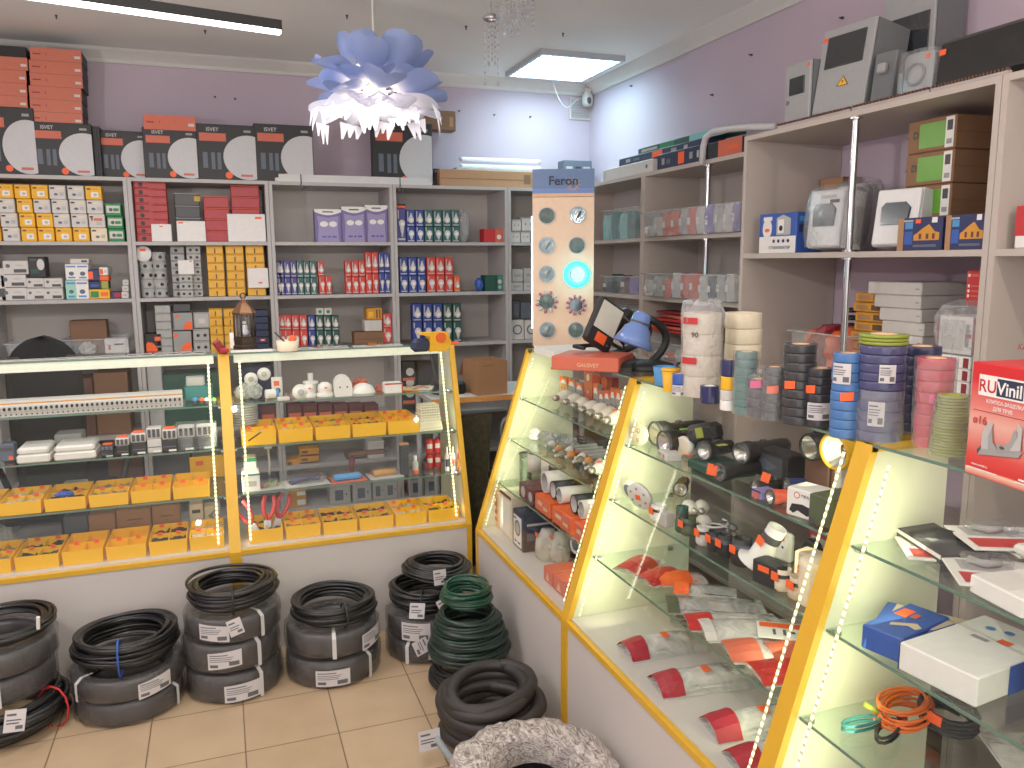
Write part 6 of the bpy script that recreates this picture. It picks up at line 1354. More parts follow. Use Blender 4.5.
for z_ in (.87, .40): g = G(); arc_patch(g, R*1.155, math.radians(a0-58), math.radians(a0-12), H*z_, H*z_+.018, 'red', 8); obj('red_label', g, t, 'red label with pale lettering')
roll_stack(709, 19, 385, 404, 1, 'navy', 'navy', 'single roll in front of the film pack', glossy=.2, core='paper')
# cream rolls and little pile before them
c, R, zt = roll_stack(741, 36, 312, 392, 5, (230, 216, 188), 'cream', 'broad pile behind the green rolls', hole=.75, glossy=.5, core='cream')
roll_stack(728, 13, 354, 412, 1, 'paper', 'white', 'x') if False else None
p = S(728, 411, CT); dv = Vector((p.x, p.y, 0)).normalized(); R = .0205; cc = Vector((p.x, p.y, 0))+dv*R
zz = CT
for i, (col, nm, h) in enumerate((('paper', 'white', .026), ('offwhite', 'pale', .026), ('yellow', 'yellow', .034), ('navy', 'navy', .042))):
    g = G(); g.lathe([(R*.5, 0), (R*.98, 0), (R, .002), (R, h-.003), (R*.98, h-.001), (R*.5, h-.001), (R*.5, 0)], mat('tape '+nm+' small', PAL[col], rough=.35), 26)
    o = obj('tape_roll', g, None, None, (cc.x, cc.y, zz)); tag(o, f'{nm} tape roll, {nth(i)} from the bottom of the slim mixed pile beside green rolls', 'tape roll', 'slim mixed tape pile'); obj('cardboard_core', G().lathe([(R*.499, .0003), (R*.499, h-.0006), (R*.42, h-.0006), (R*.42, .0003)], 'tan', 20), o); zz += h
roll_stack(744, 22, 351, 415, 8, (52, 110, 104), 'green', 'green pile with loose film top', film_=1)
g = G(); rnd = random.Random(12); pts = []
p = S(757, 372, CT)
roll_stack(757, 22, 378, 418, 4, (52, 50, 58), 'dark film-bagged', 'short pile with pink tag', tags=[(3, -15, 'pink')], film_=2)
roll_stack(772, 20, 366, 421, 6, (60, 60, 64), 'charcoal', 'pile with low orange tag', tags=[(3, -5, 'tagorange')], film_=1)
roll_stack(797, 32, 343, 426, 9, (52, 52, 56), 'black wide', 'tallest black pile', tags=[(4, -32, 'tagorange')])
roll_stack(817, 27, 367, 428, 7, (48, 48, 54), 'black', 'banded black pile', labels=[(2, 8, .055, 2.1)], tags=[(4, -38, 'tagorange')])
roll_stack(843, 28, 352, 439, 9, (66, 112, 172), 'light blue', 'banded blue pile', labels=[(7, -22, .04, 2.2)], tags=[(4, 8, 'tagorange')], glossy=.4)
c, R, zt = roll_stack(877, 42, 388, 443, 5, (70, 72, 112), 'indigo', 'front lower pile with barcode', labels=[(3, -8, .032, 2.4)], film_=1, glossy=.2)
c2 = Vector((c.x, c.y, 0))
c3, R3b, zt3 = roll_stack(882, 45, 344, 388, 5, (68, 70, 108), 'indigo bagged', 'upper pile with barcode', labels=[(2, 14, .032, 2.1)], z0=zt+EP, xy=(c.x, c.y), glossy=.2)
roll_stack(882, 46, 333, 344, 3, (136, 150, 46), 'yellow-green', 'flat pile crowning the indigo rolls', z0=zt3+EP, xy=(c.x, c.y), tags=())
roll_stack(916, 36, 345, 433, 9, (44, 46, 76), 'dark navy', 'pile behind the indigo rolls')
roll_stack(930, 32, 357, 449, 8, (196, 62, 76), 'red', 'red pile on the nearest counter', film_=1, tags=[(4, 10, 'pink')], taper=-.12, glossy=.25)
roll_stack(948, 36, 394, 457, 20, (146, 152, 62), 'thin yellow-green', 'cone pile beside the red carton', taper=.22, film_=1, core='ygreen')
# tiny lime scrap
p = S(896, 437, CT); g = G(); g.ball(.008, 'limegreen', seg=7, n=5, sz=.6); tag(obj('film_scrap', g, None, None, (p.x, p.y, CT+.005)), 'tiny lime green scrap at the foot of the indigo rolls', 'scrap')
# ------------------------------------------------------------------ red clip carton with lettering
a, b = S(964, 472, CT), S(1070, 508, CT)
wv = (b-a); wv.z = 0; bw = .185; yaw = math.atan2(wv.y, wv.x)
dirn = Vector((math.cos(yaw), math.sin(yaw), 0)); nin = Vector((-dirn.y, dirn.x, 0))
bh = SY(972, 361, a.y).z-CT; bd = .14; cpos = a+dirn*(bw/2)+nin*(bd/2+.0)
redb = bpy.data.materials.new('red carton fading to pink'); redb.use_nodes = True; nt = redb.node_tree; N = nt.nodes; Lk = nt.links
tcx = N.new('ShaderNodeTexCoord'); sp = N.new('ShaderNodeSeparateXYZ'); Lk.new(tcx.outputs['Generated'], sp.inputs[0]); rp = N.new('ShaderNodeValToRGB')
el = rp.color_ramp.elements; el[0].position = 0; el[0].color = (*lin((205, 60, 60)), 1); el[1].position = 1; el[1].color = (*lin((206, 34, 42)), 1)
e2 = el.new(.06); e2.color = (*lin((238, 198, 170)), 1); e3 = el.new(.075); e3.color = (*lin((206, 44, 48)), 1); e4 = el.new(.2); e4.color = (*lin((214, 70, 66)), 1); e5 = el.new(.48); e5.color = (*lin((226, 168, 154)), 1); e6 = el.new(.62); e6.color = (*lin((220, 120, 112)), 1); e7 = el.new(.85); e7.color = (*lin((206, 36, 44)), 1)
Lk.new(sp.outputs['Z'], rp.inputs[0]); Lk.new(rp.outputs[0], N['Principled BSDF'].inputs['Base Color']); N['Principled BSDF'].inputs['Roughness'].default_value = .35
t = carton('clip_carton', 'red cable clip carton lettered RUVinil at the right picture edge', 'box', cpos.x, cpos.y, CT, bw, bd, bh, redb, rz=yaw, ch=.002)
S_ = .42
art = [('r', .10, .72, .62, .90, 'paper'), ('r', .31, .735, .605, .885, 'dblue'), ('t', 'RU', .205, .755, .15, 'red'), ('t', 'Vinil', .455, .755, .15, 'paper'), ('t', 'КЛИПСА-ЗАЩЕЛКА', .42, .665, .042, 'paper'), ('t', 'ДЛЯ ТРУБ', .40, .61, .042, 'paper'), ('r', .06, .583, .66, .588, 'dred'), ('t', '⌀16' if False else 'ø16', .15, .47, .10, 'red'), ('t', 'www.ruvinil.ru', .19, .10, .03, 'paper'), ('r', .04, .065, .4, .075, 'paper'), ('r', .6, .06, .9, .07, 'paper'), ('r', .64, .085, .82, .1, 'paper')]
art += [('p', [(.16, .2), (.62, .27), (.66, .33), (.2, .26)], 'grey'), ('p', [(.16, .2), (.2, .26), (.2, .29), (.15, .24)], 'dgrey'), ('p', [(.2, .26), (.28, .27), (.27, .38), (.32, .5), (.26, .5), (.2, .4)], 'lgrey'), ('p', [(.28, .27), (.4, .28), (.33, .34), (.31, .46), (.27, .38)], 'grey'), ('p', [(.5, .3), (.64, .33), (.64, .52), (.58, .56), (.60, .44), (.54, .36)], 'lgrey'), ('p', [(.4, .28), (.52, .3), (.56, .37), (.6, .44), (.56, .5), (.52, .38), (.44, .33), (.36, .35)], 'grey'), ('c', .44, .315, .03, 'dgrey', .5)]
obj('printed_front', G().print_(art, bw, bh, -bd/2), t)
g = G(); g.box(-bw*.32, bw*.5, -.002, .002, 0, .045, mat('carton flap red', (206, 60, 60), rough=.4)); fl2 = obj('open_flap', g, t, None, (0, bd*.1, bh), (-.25, 0, 0))
obj('flap_lettering', G().print_([('t', 'КЛИПСА-ЗАЩЕЛКА', .35, .4, .32, 'dred')], bw*.8, .045, -.002), fl2)
# ================================================================== wares inside the left counters
H1, H2, H3 = [z+EP for z in SHZ]; HF = BASE+.012+EP
def fyz(z): return 3.3+SL*(z-BASE)/(TOPZ-BASE)
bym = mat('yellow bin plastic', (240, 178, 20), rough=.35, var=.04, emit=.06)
partm = [mat('loose metal parts', (160, 156, 146), rough=.35, metal=.5, var=.5, scale=120), mat('loose brass parts', (176, 130, 60), rough=.4, var=.5, scale=120), mat('loose dark parts', (46, 44, 46), rough=.5, var=.6, scale=120), mat('loose clear parts', (206, 200, 180), rough=.3, var=.4, scale=120)]
def bin_tray(label, x, y, z, w, d, h, fill, tags=2, seed=0, rows=2):
    t = thing('parts_bin', label, 'parts bin', (x, y, z), 0, 'yellow parts bins'); e = .003
    g = G(); a, b = w/2, d/2
    out = [(-a, -b), (a, -b), (a, b), (-a, b)]; inn = [(-a+e, -b+e), (a-e, -b+e), (a-e, b-e), (-a+e, b-e)]
    g.rings([[(px*.97, py*.98, 0) for px, py in out], [(px, py, h) for px, py in out], [(px, py, h) for px, py in inn], [(px*.97, py*.98, .004) for px, py in inn]], bym)
    g.add([(px*.97, py*.98, 0) for px, py in out], [(3, 2, 1, 0)], bym); g.add([(px*.97, py*.98, .004) for px, py in inn], [(0, 1, 2, 3)], bym); obj('bin_shell', g, t)
    obj('divider', G().box(-.0015, .0015, -b+e+.001, b-e-.001, .004, h*.86, bym), t)
    if rows == 2: obj('divider', G().box(-a+e+.001, a-e-.001, .0, .003, .004, h*.9, bym), t)
    rnd = random.Random(seed)
    for k in range(tags): g = G(); q = (-.25 if k % 2 == 0 else .25)*w; yy = -b*.35 if k < 2 else b*.4; g.cbox(.018, .003, .014, 'tagorange', z=h*.78, x=q, y=(b-.008) if k >= 2 else .0-.004, c=.001); obj('price_tag', g, t, 'orange price tag')
    if fill:
        g = G(); n = 9; m = partm[fill-1]; vs = []
        for i in range(n+1):
            for j in range(n+1): vs.append((-a*.9+1.8*a*i/n, -b*.92+1.84*b*j/n, h*.45+rnd.uniform(-.006, .014)))
        g.add(vs, [(i*(n+1)+j, (i+1)*(n+1)+j, (i+1)*(n+1)+j+1, i*(n+1)+j+1) for i in range(n) for j in range(n)], m)
        o = obj('small_parts', g, None, None, (x, y, z+.0006)); tag(o, 'small parts in bin '+label.replace('yellow bin, ', '').replace(' from the left', ''), 'small parts', kind='stuff')
    return t
def bin_row(us, vb, z, h, d, desc, fills, yoff=.015, rows=2):
    for i, (u0, u1) in enumerate(us):
        vv = vb[0]+(vb[1]-vb[0])*((u0+u1)/2-us[0][0])/(us[-1][1]-us[0][0])
        Y0 = fyz(z)+.022+yoff; a, b = SY(u0, vv, Y0), SY(u1, vv, Y0)
        bin_tray(f'yellow bin, {nth(i)} from the left in the {desc}', (a.x+b.x)/2, Y0+d/2, z, b.x-a.x-.004, d, h, fills[i % len(fills)], 2+(i % 3 == 1)*2, i*3+int(z*50), rows)
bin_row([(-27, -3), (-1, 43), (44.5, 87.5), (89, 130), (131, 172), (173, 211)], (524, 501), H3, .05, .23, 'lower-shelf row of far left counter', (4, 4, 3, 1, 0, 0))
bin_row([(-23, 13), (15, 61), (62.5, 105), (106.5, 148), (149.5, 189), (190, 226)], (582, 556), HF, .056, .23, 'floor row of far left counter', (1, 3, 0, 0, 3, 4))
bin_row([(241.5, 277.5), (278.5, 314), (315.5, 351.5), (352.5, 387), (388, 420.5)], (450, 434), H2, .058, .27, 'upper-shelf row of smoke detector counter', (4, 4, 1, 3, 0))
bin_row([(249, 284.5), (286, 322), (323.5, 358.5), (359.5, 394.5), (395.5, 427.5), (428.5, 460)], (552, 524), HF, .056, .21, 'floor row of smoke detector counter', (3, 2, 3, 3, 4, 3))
p = S(215, 470, H3); carton('yellow_panel', 'yellow back panel standing behind the lower bin row at the gold post', 'panel', p.x-.02, 3.71, H3, .16, .006, .10, bym, [('r', .15, .6, .35, .8, 'tagorange')])
# red-handled pliers sticking out of the first floor bin
def pliers(label, x, y, z, rx, ry):
    t = thing('pliers', label, 'pliers', (x, y, z), 0, 'red-handled pliers', rot=(rx, ry, 0))
    for s_ in (-1, 1): obj('handle', G().tube([(0, 0, .05), (s_*.018, 0, .08), (s_*.024, 0, .12), (s_*.016, 0, .155)], [.007, .009, .0095, .008], mat('red grip', (200, 52, 58), rough=.4), 8), t)
    obj('jaw', G().cbox(.03, .012, .05, 'silver', z=.0, c=.004), t)
q = S(262, 540, HF)
for i, (u, rx, ry) in enumerate(((258, -.1, -.45), (268, -.15, .12), (276, -.1, .35))): p = SY(u, 545, 3.42); pliers(f'red-handled pliers in the first floor bin, {("left","middle","right")[i]} pair', p.x, 3.40+.02*i, HF+.02, rx, ry)
g = G(); g.tube([(0, 0, 0), (.05, .02, .028)], .003, 'softblack'); p = S(248, 436, H2+.08); tag(obj('pen', g, None, None, (p.x, p.y, H2+.0595)), 'black pen lying across the first upper-shelf bin', 'pen')
# --- circuit breakers on the top shelf of the far left counter
bw_ = .0178; brm = mat('breaker plastic', (214, 210, 204), rough=.4); Yb_ = fyz(H1)+.04
r0 = SY(183, 412, Yb_).x; proto = None
bh_ = SY(100, 396, Yb_).z-H1
for i in range(44):
    lab = f'pale circuit breaker with dark toggle, {nth(i)} from the right end of the shelf row'
    x = r0-bw_*(i+.5)
    if x < -.975: break
    if proto is None:
        proto = thing('circuit_breaker', lab, 'circuit breaker', (x, Yb_, H1), 0, 'row of circuit breakers on glass shelf')
        g = G(); w = bw_-.0006; g.prism([(-.0, 0)], 0, 0, brm) if False else None
        prof_ = [(0, 0), (0, .026), (-.012, .028), (-.012, .056), (0, .058), (0, .08), (.06, .08), (.06, 0)]
        g.rings([[(xx, yy, zz*bh_/.08) for yy, zz in prof_] for xx in (-w/2, w/2)], brm, caps=True); obj('breaker_body', g, proto)
        obj('toggle', G().cbox(.0085, .012, .012, 'softblack', z=bh_*.44, y=-.017, c=.002), proto)
        g = G(); g.print_([('c', .5, .14, .2, 'dgrey'), ('r', .3, .3, .7, .32, 'grey')], w, bh_, 0); obj('terminal_screw', g, proto)
        obj('orange_strip', G().box(-w/2, w/2, -.0006, -.0001, bh_*.78, bh_*.86, 'amber'), proto)
    else: dup(proto, (x, Yb_, H1), None, lab)
# second shelf
def shp(u, v, z): return S(u, v, z)
def lbox(u0, u1, vt, vb, z, col, label, d=.1, art=(), name='carton', Y=None, cat='box', grp=None, ch=.004, rz=0, zz=None):
    um = (u0+u1)/2; p = S(um, vb, z) if Y is None else SY(um, vb, Y)
    hh_ = SY(um, vt, p.y).z-z; Y0 = min(max(p.y, fyz(z+max(hh_, .02))+.012), 3.735-d); a, b = SY(u0, vb, Y0), SY(u1, vb, Y0); h = SY(um, vt, Y0).z-(z if zz is None else zz)
    return carton(name, label, cat, (a.x+b.x)/2, Y0+d/2, z if zz is None else zz, b.x-a.x, d, h, col, art, group=grp, ch=ch, rz=rz)
wh = mat('white enclosure', (224, 220, 214), rough=.35)
for u0, u1, vt, vb, lab in ((17, 51, 449, 467.5, 'white rounded enclosure, smaller of two on the second shelf of far left counter'), (54.5, 97, 447, 466.5, 'white rounded enclosure, wider of two on the second shelf of far left counter')):
    p = S((u0+u1)/2, vb, H2); p.y = max(p.y, fyz(H2)+.03); a, b = SY(u0, vb, p.y), SY(u1, vb, p.y); w = b.x-a.x; h = SY(u0, vt, p.y+.05).z-H2+.01
    t = thing('enclosure', lab, 'electrical box', ((a.x+b.x)/2, p.y+.075, H2)); g = G(); g.cbox(w, .15, h*.55, wh, c=.006); obj('enclosure_bottom', g, t); g = G(); g.cbox(w*.96, .145, h*.45, wh, z=h*.55, c=.02); obj('enclosure_lid', g, t)
lbox(55, 83, 434, 449, H2, 'grey', 'grey enclosure behind the wider white one on the second shelf', .1, Y=3.62)
lbox(0, 15, 444, 460, H2, 'slate', 'dark small breakers at the left end of the second shelf', .06, [('r', .1, .6, .9, .8, 'dgrey'), ('r', .6, .1, .9, .3, 'tagorange')], Y=3.52)
for i, (u0, u1, vt, vb, kind) in enumerate(((101, 115, 444, 462, 0), (116.5, 130.5, 436, 461.5, 1), (132, 147.5, 431, 460, 1), (148, 163, 425, 458, 2), (163.5, 178.5, 427, 457, 1), (179, 196, 424, 454.5, 3), (197.5, 215, 423, 452, 3))):
    p = S((u0+u1)/2, vb, H2); p.y = max(p.y, fyz(H2)+.045); a, b = SY(u0, vb, p.y), SY(u1, vb, p.y); w = b.x-a.x; h = SY((u0+u1)/2, vt, p.y+.02).z-H2
    t = thing('contactor', ('low black contactor with orange top', 'black and white contactor with orange top', 'taller black and white contactor', 'white stacked contactor with terminal rows', 'contactor with tilted orange tag', 'film-wrapped contactor with three terminals', 'film-wrapped contactor lit beside the gold post')[i]+' on the second shelf', 'contactor', ((a.x+b.x)/2, p.y+.035, H2), 0, 'contactors on the second shelf')
    low_ = 'softblack' if kind != 2 else 'offwhite'; up = 'offwhite' if kind else 'softblack'
    if kind == 3: low_ = 'dgrey'
    obj('contactor_base', G().cbox(w*.94, .07, h*.5, low_, c=.004), t); obj('contactor_top', G().cbox(w, .06, h*.42, up, z=h*.5, c=.004), t)
    g = G(); g.print_([('r', .1+.3*k, .58, .3+.3*k, .88, 'dgrey' if kind else 'slate') for k in range(3)]+([('c', .2+.3*k, .8, .07, 'softblack') for k in range(3)] if kind == 3 else [])+[('r', .4, .02, .9, .1, 'paper'), ('r', .08, .2, .92, .24, 'slate')], w, h, -.0355); obj('terminal_print', g, t)
    if kind in (0, 1, 1) and i != 2 or i == 2: obj('orange_top', G().cbox(w*.7, .03, h*.07, 'tagorange', z=h*.925, c=.002), t)
    if kind == 3: g = G(); g.lathe([(w*.66, .001), (w*.7, h*.5), (w*.66, h*1.02)], film, 8); obj('film_wrap', g, t)
# items right of the breakers
for i, (u, col, lab) in enumerate(((202, 'tagorange', 'orange round signal lamp right of the breaker row'), (207, 'paper', 'white round signal lamp right of the breaker row'), (214, 'limegreen', 'green round signal lamp right of the breaker row'), (195, 'sky', 'blue round signal lamp right of the breaker row'))):
    p = S(u, 404, H1); t = thing('signal_lamp', lab, 'lamp', (p.x, p.y+.02, H1), 0, 'signal lamps'); obj('lamp_base', G().cyl(.012, .012, 'dgrey', seg=14), t); obj('lens', G().ball(.012, col, z=.013, seg=12, n=7), t)
lbox(185, 213, 386, 397, H1, 'teal', 'teal flat carton behind the signal lamps on the top shelf', .08, Y=3.66)
lbox(186, 205, 377.5, 386.5, H1, 'lgrey', 'grey carton on top of the teal flat carton', .07, Y=3.66, zz=SY(195, 386.3, 3.66).z)
# boxes standing on the counter floor behind the bins
for i, (u0, u1, vt, col, lab) in enumerate(((64, 88, 516, 'slate', 'grey film-wrapped carton behind the floor bins of far left counter'), (89, 116, 514, 'kraft', 'kraft carton behind the floor bins, left one'), (117, 152, 509, 'kraft', 'kraft carton with printed line behind the floor bins, middle one'), (153, 181, 505, 'kraft', 'kraft carton with printed line behind the floor bins, right one'))):
    lbox(u0, u1, vt, 530, HF, col, lab, .07, [('r', .3, .55, .75, .6, 'dkraft'), ('r', .45, .4, .6, .43, 'dkraft')] if i > 1 else (), Y=3.66)
lbox(190, 204, 504, 523, HF, 'cream', 'cream carton with dark label behind the floor bins by the gold post', .07, [('r', .2, .6, .8, .75, 'dgrey')], Y=3.66)
lbox(205, 221, 506, 522, HF, 'cream', 'cream carton nearest the gold post behind the floor bins', .07, [('p', [(.2, .5), (.7, .85), (.5, .5), (.7, .2)], 'grey')], Y=3.66)
crumple('film_bag', 'clear film bag behind the floor bins at the left picture edge', 'bag', (SY(3, 545, 3.62).x, 3.63, HF), .045, wrapm, 77)
crumple('film_bag', 'small blue film bag in the lower-shelf bins of far left counter', 'bag', (SY(66, 493, 3.5).x, 3.47, H3+.035), .02, 'blue', 78, sx=1.6, sz=.6)
lbox(63, 87, 483, 493, H3, 'lgrey', 'clear-topped pale carton behind the lower bin row', .06, Y=3.66)
# --- smoke detectors and plates on the top shelf of the middle left counter
wp = mat('white plastic ware', (232, 228, 222), rough=.35, var=.03)
def disc_item(u, v, rpx, label, face=.9, kind='smoke_detector', cat='smoke detector', Y=None, thick=.03):
    p = SY(u, v, Y); r = rpx/FPX*(p-EYE).dot(_f)
    t = thing(kind, label, cat, tuple(p), 0, None, rot=(face, 0, random.uniform(-.1, .1)))
    obj('housing', G().lathe([(.001, thick), (r*.55, thick), (r*.7, thick*.75), (r*.95, thick*.5), (r, thick*.3), (r, 0), (.001, 0)], wp, 28), t)
    obj('centre_grille', G().lathe([(r*.42, thick), (r*.4, thick+.004), (r*.2, thick+.005), (.001, thick+.005)], 'lgrey', 20), t); return t
disc_item(300.5, 392, 8, 'round white smoke detector standing upright on the top shelf', PI/2-.1, Y=3.56)
disc_item(251, 379, 6.5, 'round white rosette at the left, lower of two behind the top shelf', PI/2-.05, 'rosette', 'rosette', 3.68, .008)
disc_item(264, 374, 6.5, 'round white rosette at the left, higher of two behind the top shelf', PI/2-.05, 'rosette', 'rosette', 3.70, .008)
for i, (u, v, s_) in enumerate(((310, 398, .9), (326, 397, 1.1))):
    p = S(u, v, H1); t = thing('ceiling_sensor', ('white square motion sensor with orange tag stacked beneath the bottle, top shelf', 'white domed sensor with orange tag next to the dome lamp, top shelf')[i], 'sensor', (p.x, p.y+.03, H1))
    obj('sensor_base', G().lathe([(.034*s_, 0), (.036*s_, .012), (.026*s_, .02), (.03*s_, .03), (.027*s_, .05), (.012*s_, .062), (.001, .063)], wp, 22), t); g = G(); g.print_([('r', .2, .2, .8, .7, 'tagorange')], .02, .014, -.035*s_); g.v = [q+Vector((0, 0, .036)) for q in g.v]; obj('price_tag', g, t, 'orange price tag')
p = SY(311, 380, 3.58); t = thing('sensor_head', 'white sensor head with small neck standing behind the motion sensor', 'sensor', (p.x, 3.60, H1)); obj('sensor_stem', G().lathe([(.026, 0), (.028, .05), (.034, .055), (.034, .065), (.012, .068), (.012, .10), (.001, .1)], wp, 20), t)
p = S(344, 398, H1)
for i, (rr, zz, yo) in enumerate(((21, 0, .04), (20, 0, .0))):
    t = thing('ceiling_bracket', ('white rounded ceiling lamp holder, rear one, on the top shelf', 'white rounded ceiling lamp holder, front one with tag holes, on the top shelf')[i], 'lamp holder', (p.x+.005, p.y+.05+yo, H1)); w = .075
    g = G(); poly = [(-w*.5, 0), (w*.5, 0), (w*.52, .03)]+[(w*.5*math.cos(a), .055+i*-.008+w*.5*math.sin(a)) for a in [k*PI/10 for k in range(11)]]+[(-w*.52, .03)]; g.prism(poly, -.012, .012, wp); obj('holder_plate', g, t)
    obj('screw_hole', G().print_([('c', .3, .42, .05, 'dgrey'), ('c', .72, .42, .05, 'dgrey')], w, .1, -.012), t)
p = S(365, 396, H1); t = thing('dome_lamp', 'white dome ceiling lamp lying on the top shelf', 'lamp', (p.x, p.y+.045, H1)); obj('dome', G().lathe([(.052, 0), (.054, .012), (.05, .022), (.038, .04), (.018, .05), (.001, .052)], wp, 28), t); obj('rim', G().lathe([(.0545, .003), (.056, .006), (.0545, .012)], 'lgrey', 28), t)
lbox(385, 403, 383, 395, H1, 'paper', 'white carton with red edge on the top shelf right of the dome lamp', .06, [('r', 0, .85, 1, 1, 'red'), ('r', .93, 0, 1, 1, 'red')])
lbox(377, 385, 386, 395, H1, 'salmon', 'small salmon carton next to the white red-edged carton', .05, Y=3.6)
crumple('net_bag', 'salmon packet behind the dome lamp on the top shelf', 'packet', (SY(360, 390, 3.66).x, 3.66, H1), .028, 'salmon', 21, sx=1.3)
for i, (u, v, col, lab) in enumerate(((413, 391, 'amber', 'blister card with orange picture lying flat on the top shelf'), (426, 390, 'lgrey', 'blister card with red print lying flat at the top shelf end'))):
    p = S(u, v, H1); carton('blister_card', lab, 'card', p.x, p.y+.05, H1, .085, .1, .006, col, top=[('r', .1, .1, .9, .9, 'cream'), ('r', .2, .3, .6, .8, ('amber', 'salmon')[i]), ('r', .62, .15, .85, .5, 'slate')], rz=(-.3, -.4)[i], ch=.001)
lbox(272, 283, 377, 394, H1, 'paper', 'small white card with orange tag and dark socket on the top shelf', .01, [('r', .2, .55, .7, .8, 'tagorange'), ('c', .55, .3, .25, 'dgrey')], 'display_card', Y=3.63, cat='card')
for i, (u, v) in enumerate(((383, 375), (393, 372), (382, 364), (397, 381))): p = SY(u, v, 3.72); tg = crumple_pack(f'pink-topped clip packet behind the top shelf, {("lower left","middle","top","right")[i]} one', p.x, 3.72, p.z if False else H1, .04, .03, (.06, .075, .1, .055)[i], ('salmon', 'lgrey', 'red', 'slate')[i], seed=200+i, rz=0, group='packets behind the top shelf') if False else None
for i, (u, s_, sd) in enumerate(((247, 1.0, 31), (256, 1.1, 33), (240, .8, 35))):
    p = S(u, 400, H1); crumple('crumpled_bag', f'crumpled film bag of fittings at the left end of the top shelf, {("middle","right","left")[i]}', 'bag', (p.x, p.y+.03, H1), .028*s_, wrapm if i < 2 else 'offwhite', sd, sz=1.2)
p = S(271, 399, H1); t = thing('small_motor', 'small white and blue round motor on the top shelf left part', 'motor', (p.x, p.y+.02, H1+.02), 0, rot=(0, PI/2, .2)); obj('body', G().cyl(.02, .04, wp, z=-.02), t); obj('blue_cap', G().cyl(.0195, .012, 'sky', z=.0205), t)
p = S(284, 401, H1); carton('adapter', 'flat white adapter lying beside the small motor', 'adapter', p.x, p.y+.02, H1, .05, .04, .014, 'offwhite')
# perforated plate stack and plates on the second shelf
p = S(243, 452, H2)
for i in range(8):
    z_ = H2+.0595+i*.011; g = G(); g.lathe([(.001, 0), (.05, 0), (.056, .003), (.056, .007), (.05, .009), (.001, .009)], 'lgrey', 26); tag(obj('round_plate', g, None, None, (SY(245, 420, 3.66).x, 3.655, z_)), f'round grey plate, {nth(i)} from the bottom of the plate pile behind the first bin', 'plate', 'pile of round grey plates')
carton('plate_stand', 'dark carton under the pile of round grey plates', 'box', SY(245, 420, 3.66).x, 3.655+.01, H2, .1, .1, .087, 'dgrey') if False else None
perf = bpy.data.materials.new('perforated cream plastic'); perf.use_nodes = True; nt = perf.node_tree; N = nt.nodes; Lk = nt.links
tcx = N.new('ShaderNodeTexCoord'); vo = N.new('ShaderNodeTexVoronoi'); vo.inputs['Scale'].default_value = 85; vo.inputs['Randomness'].default_value = .1; Lk.new(tcx.outputs['Object'], vo.inputs[0])
rp = N.new('ShaderNodeValToRGB'); rp.color_ramp.elements[0].position = .32; rp.color_ramp.elements[0].color = (*lin((150, 142, 108)), 1); rp.color_ramp.elements[1].position = .42; rp.color_ramp.elements[1].color = (*lin((228, 222, 196)), 1); Lk.new(vo.outputs['Distance'], rp.inputs[0]); Lk.new(rp.outputs[0], N['Principled BSDF'].inputs['Base Color'])
p = S(438, 437, H2); p.y = max(p.y, 3.46); g = G(); w = .042; R = []
for k in range(6): z_ = k*.02; s_ = 1-.045*k; R += [[(x_, y_, z_+dz) for x_, y_ in ((-w*s_*1.3, -w*s_), (w*s_*1.3, -w*s_), (w*s_*1.3, w*s_), (-w*s_*1.3, w*s_))] for dz in (.001, .0185)]
g.rings(R, perf, caps=True); tag(obj('perforated_strip_pile', g, None, None, (p.x, p.y+.05, H2), (0, 0, .1)), 'pile of cream perforated strips at the right end of the second shelf', 'perforated strips')
# third shelf of the middle left counter
lbox(244, 257, 458, 471, H3, 'paper', 'white and green carton on top of the teal-edged carton', .08, [('r', 0, .7, 1, 1, 'green')], zz=H3+.068, Y=3.5) 
lbox(243, 261, 474, 496.5, H3, 'paper', 'white carton with teal edge at the left end of the third shelf', .12, [('r', 0, .9, 1, 1, 'teal'), ('r', .15, .3, .8, .6, 'lgrey')])
g = G(); p = SY(268, 450, 3.66); g.cbox(.035, .012, .05, wp, z=.12, c=.006); g.tube([(0, 0, .12), (.003, 0, .06), (0, .004, 0)], .005, wp, 8); tag(obj('usb_cable', g, None, None, (p.x, 3.66, H3), (0, 0, 0)), 'white plug with short cable standing behind the third shelf', 'plug')
blis = glassmat('blister plastic', (.95, .96, .97), 1.5, haze=.06, hazecol=(.7, .7, .75), rough=.1, wrinkle=.5, wscale=16)
def blister(u, v, w, d, z, label, card, item=None, rz=0, hh=.03, name='blister_pack', tilt=0, grp=None, rect=None):
    p = S(u, v, z); p.y = max(p.y, fyz(z)+.036) if p.y > 3 else p.y; t = thing(name, label, 'blister pack', (p.x, p.y+d/2, z), rz, grp, rot=(tilt, 0, rz))
    g = G(); g.cbox(w, d, .003, card, c=.0008)
    if rect:
        for k, (a, b, c_, e, m) in enumerate(rect): g.add([((a-.5)*w, (b-.5)*d, .0034+.0001*k), ((c_-.5)*w, (b-.5)*d, .0034+.0001*k), ((c_-.5)*w, (e-.5)*d, .0034+.0001*k), ((a-.5)*w, (e-.5)*d, .0034+.0001*k)], [(0, 1, 2, 3)], m)
    obj('backing_card', g, t)
    if item: item(t)
    g = G(); g.cbox(w*.8, d*.55, hh, blis, z=.0036, c=.012); obj('blister', g, t); return t
def it_box(w, d, h, col, x=0, y=0): return lambda t: obj('tool_body', G().cbox(w, d, h, col, z=.004, c=.008, x=x, y=y), t)
def it_tube(pts, r, col): return lambda t: obj('tool_body', G().tube(pts, r, col, 8), t)
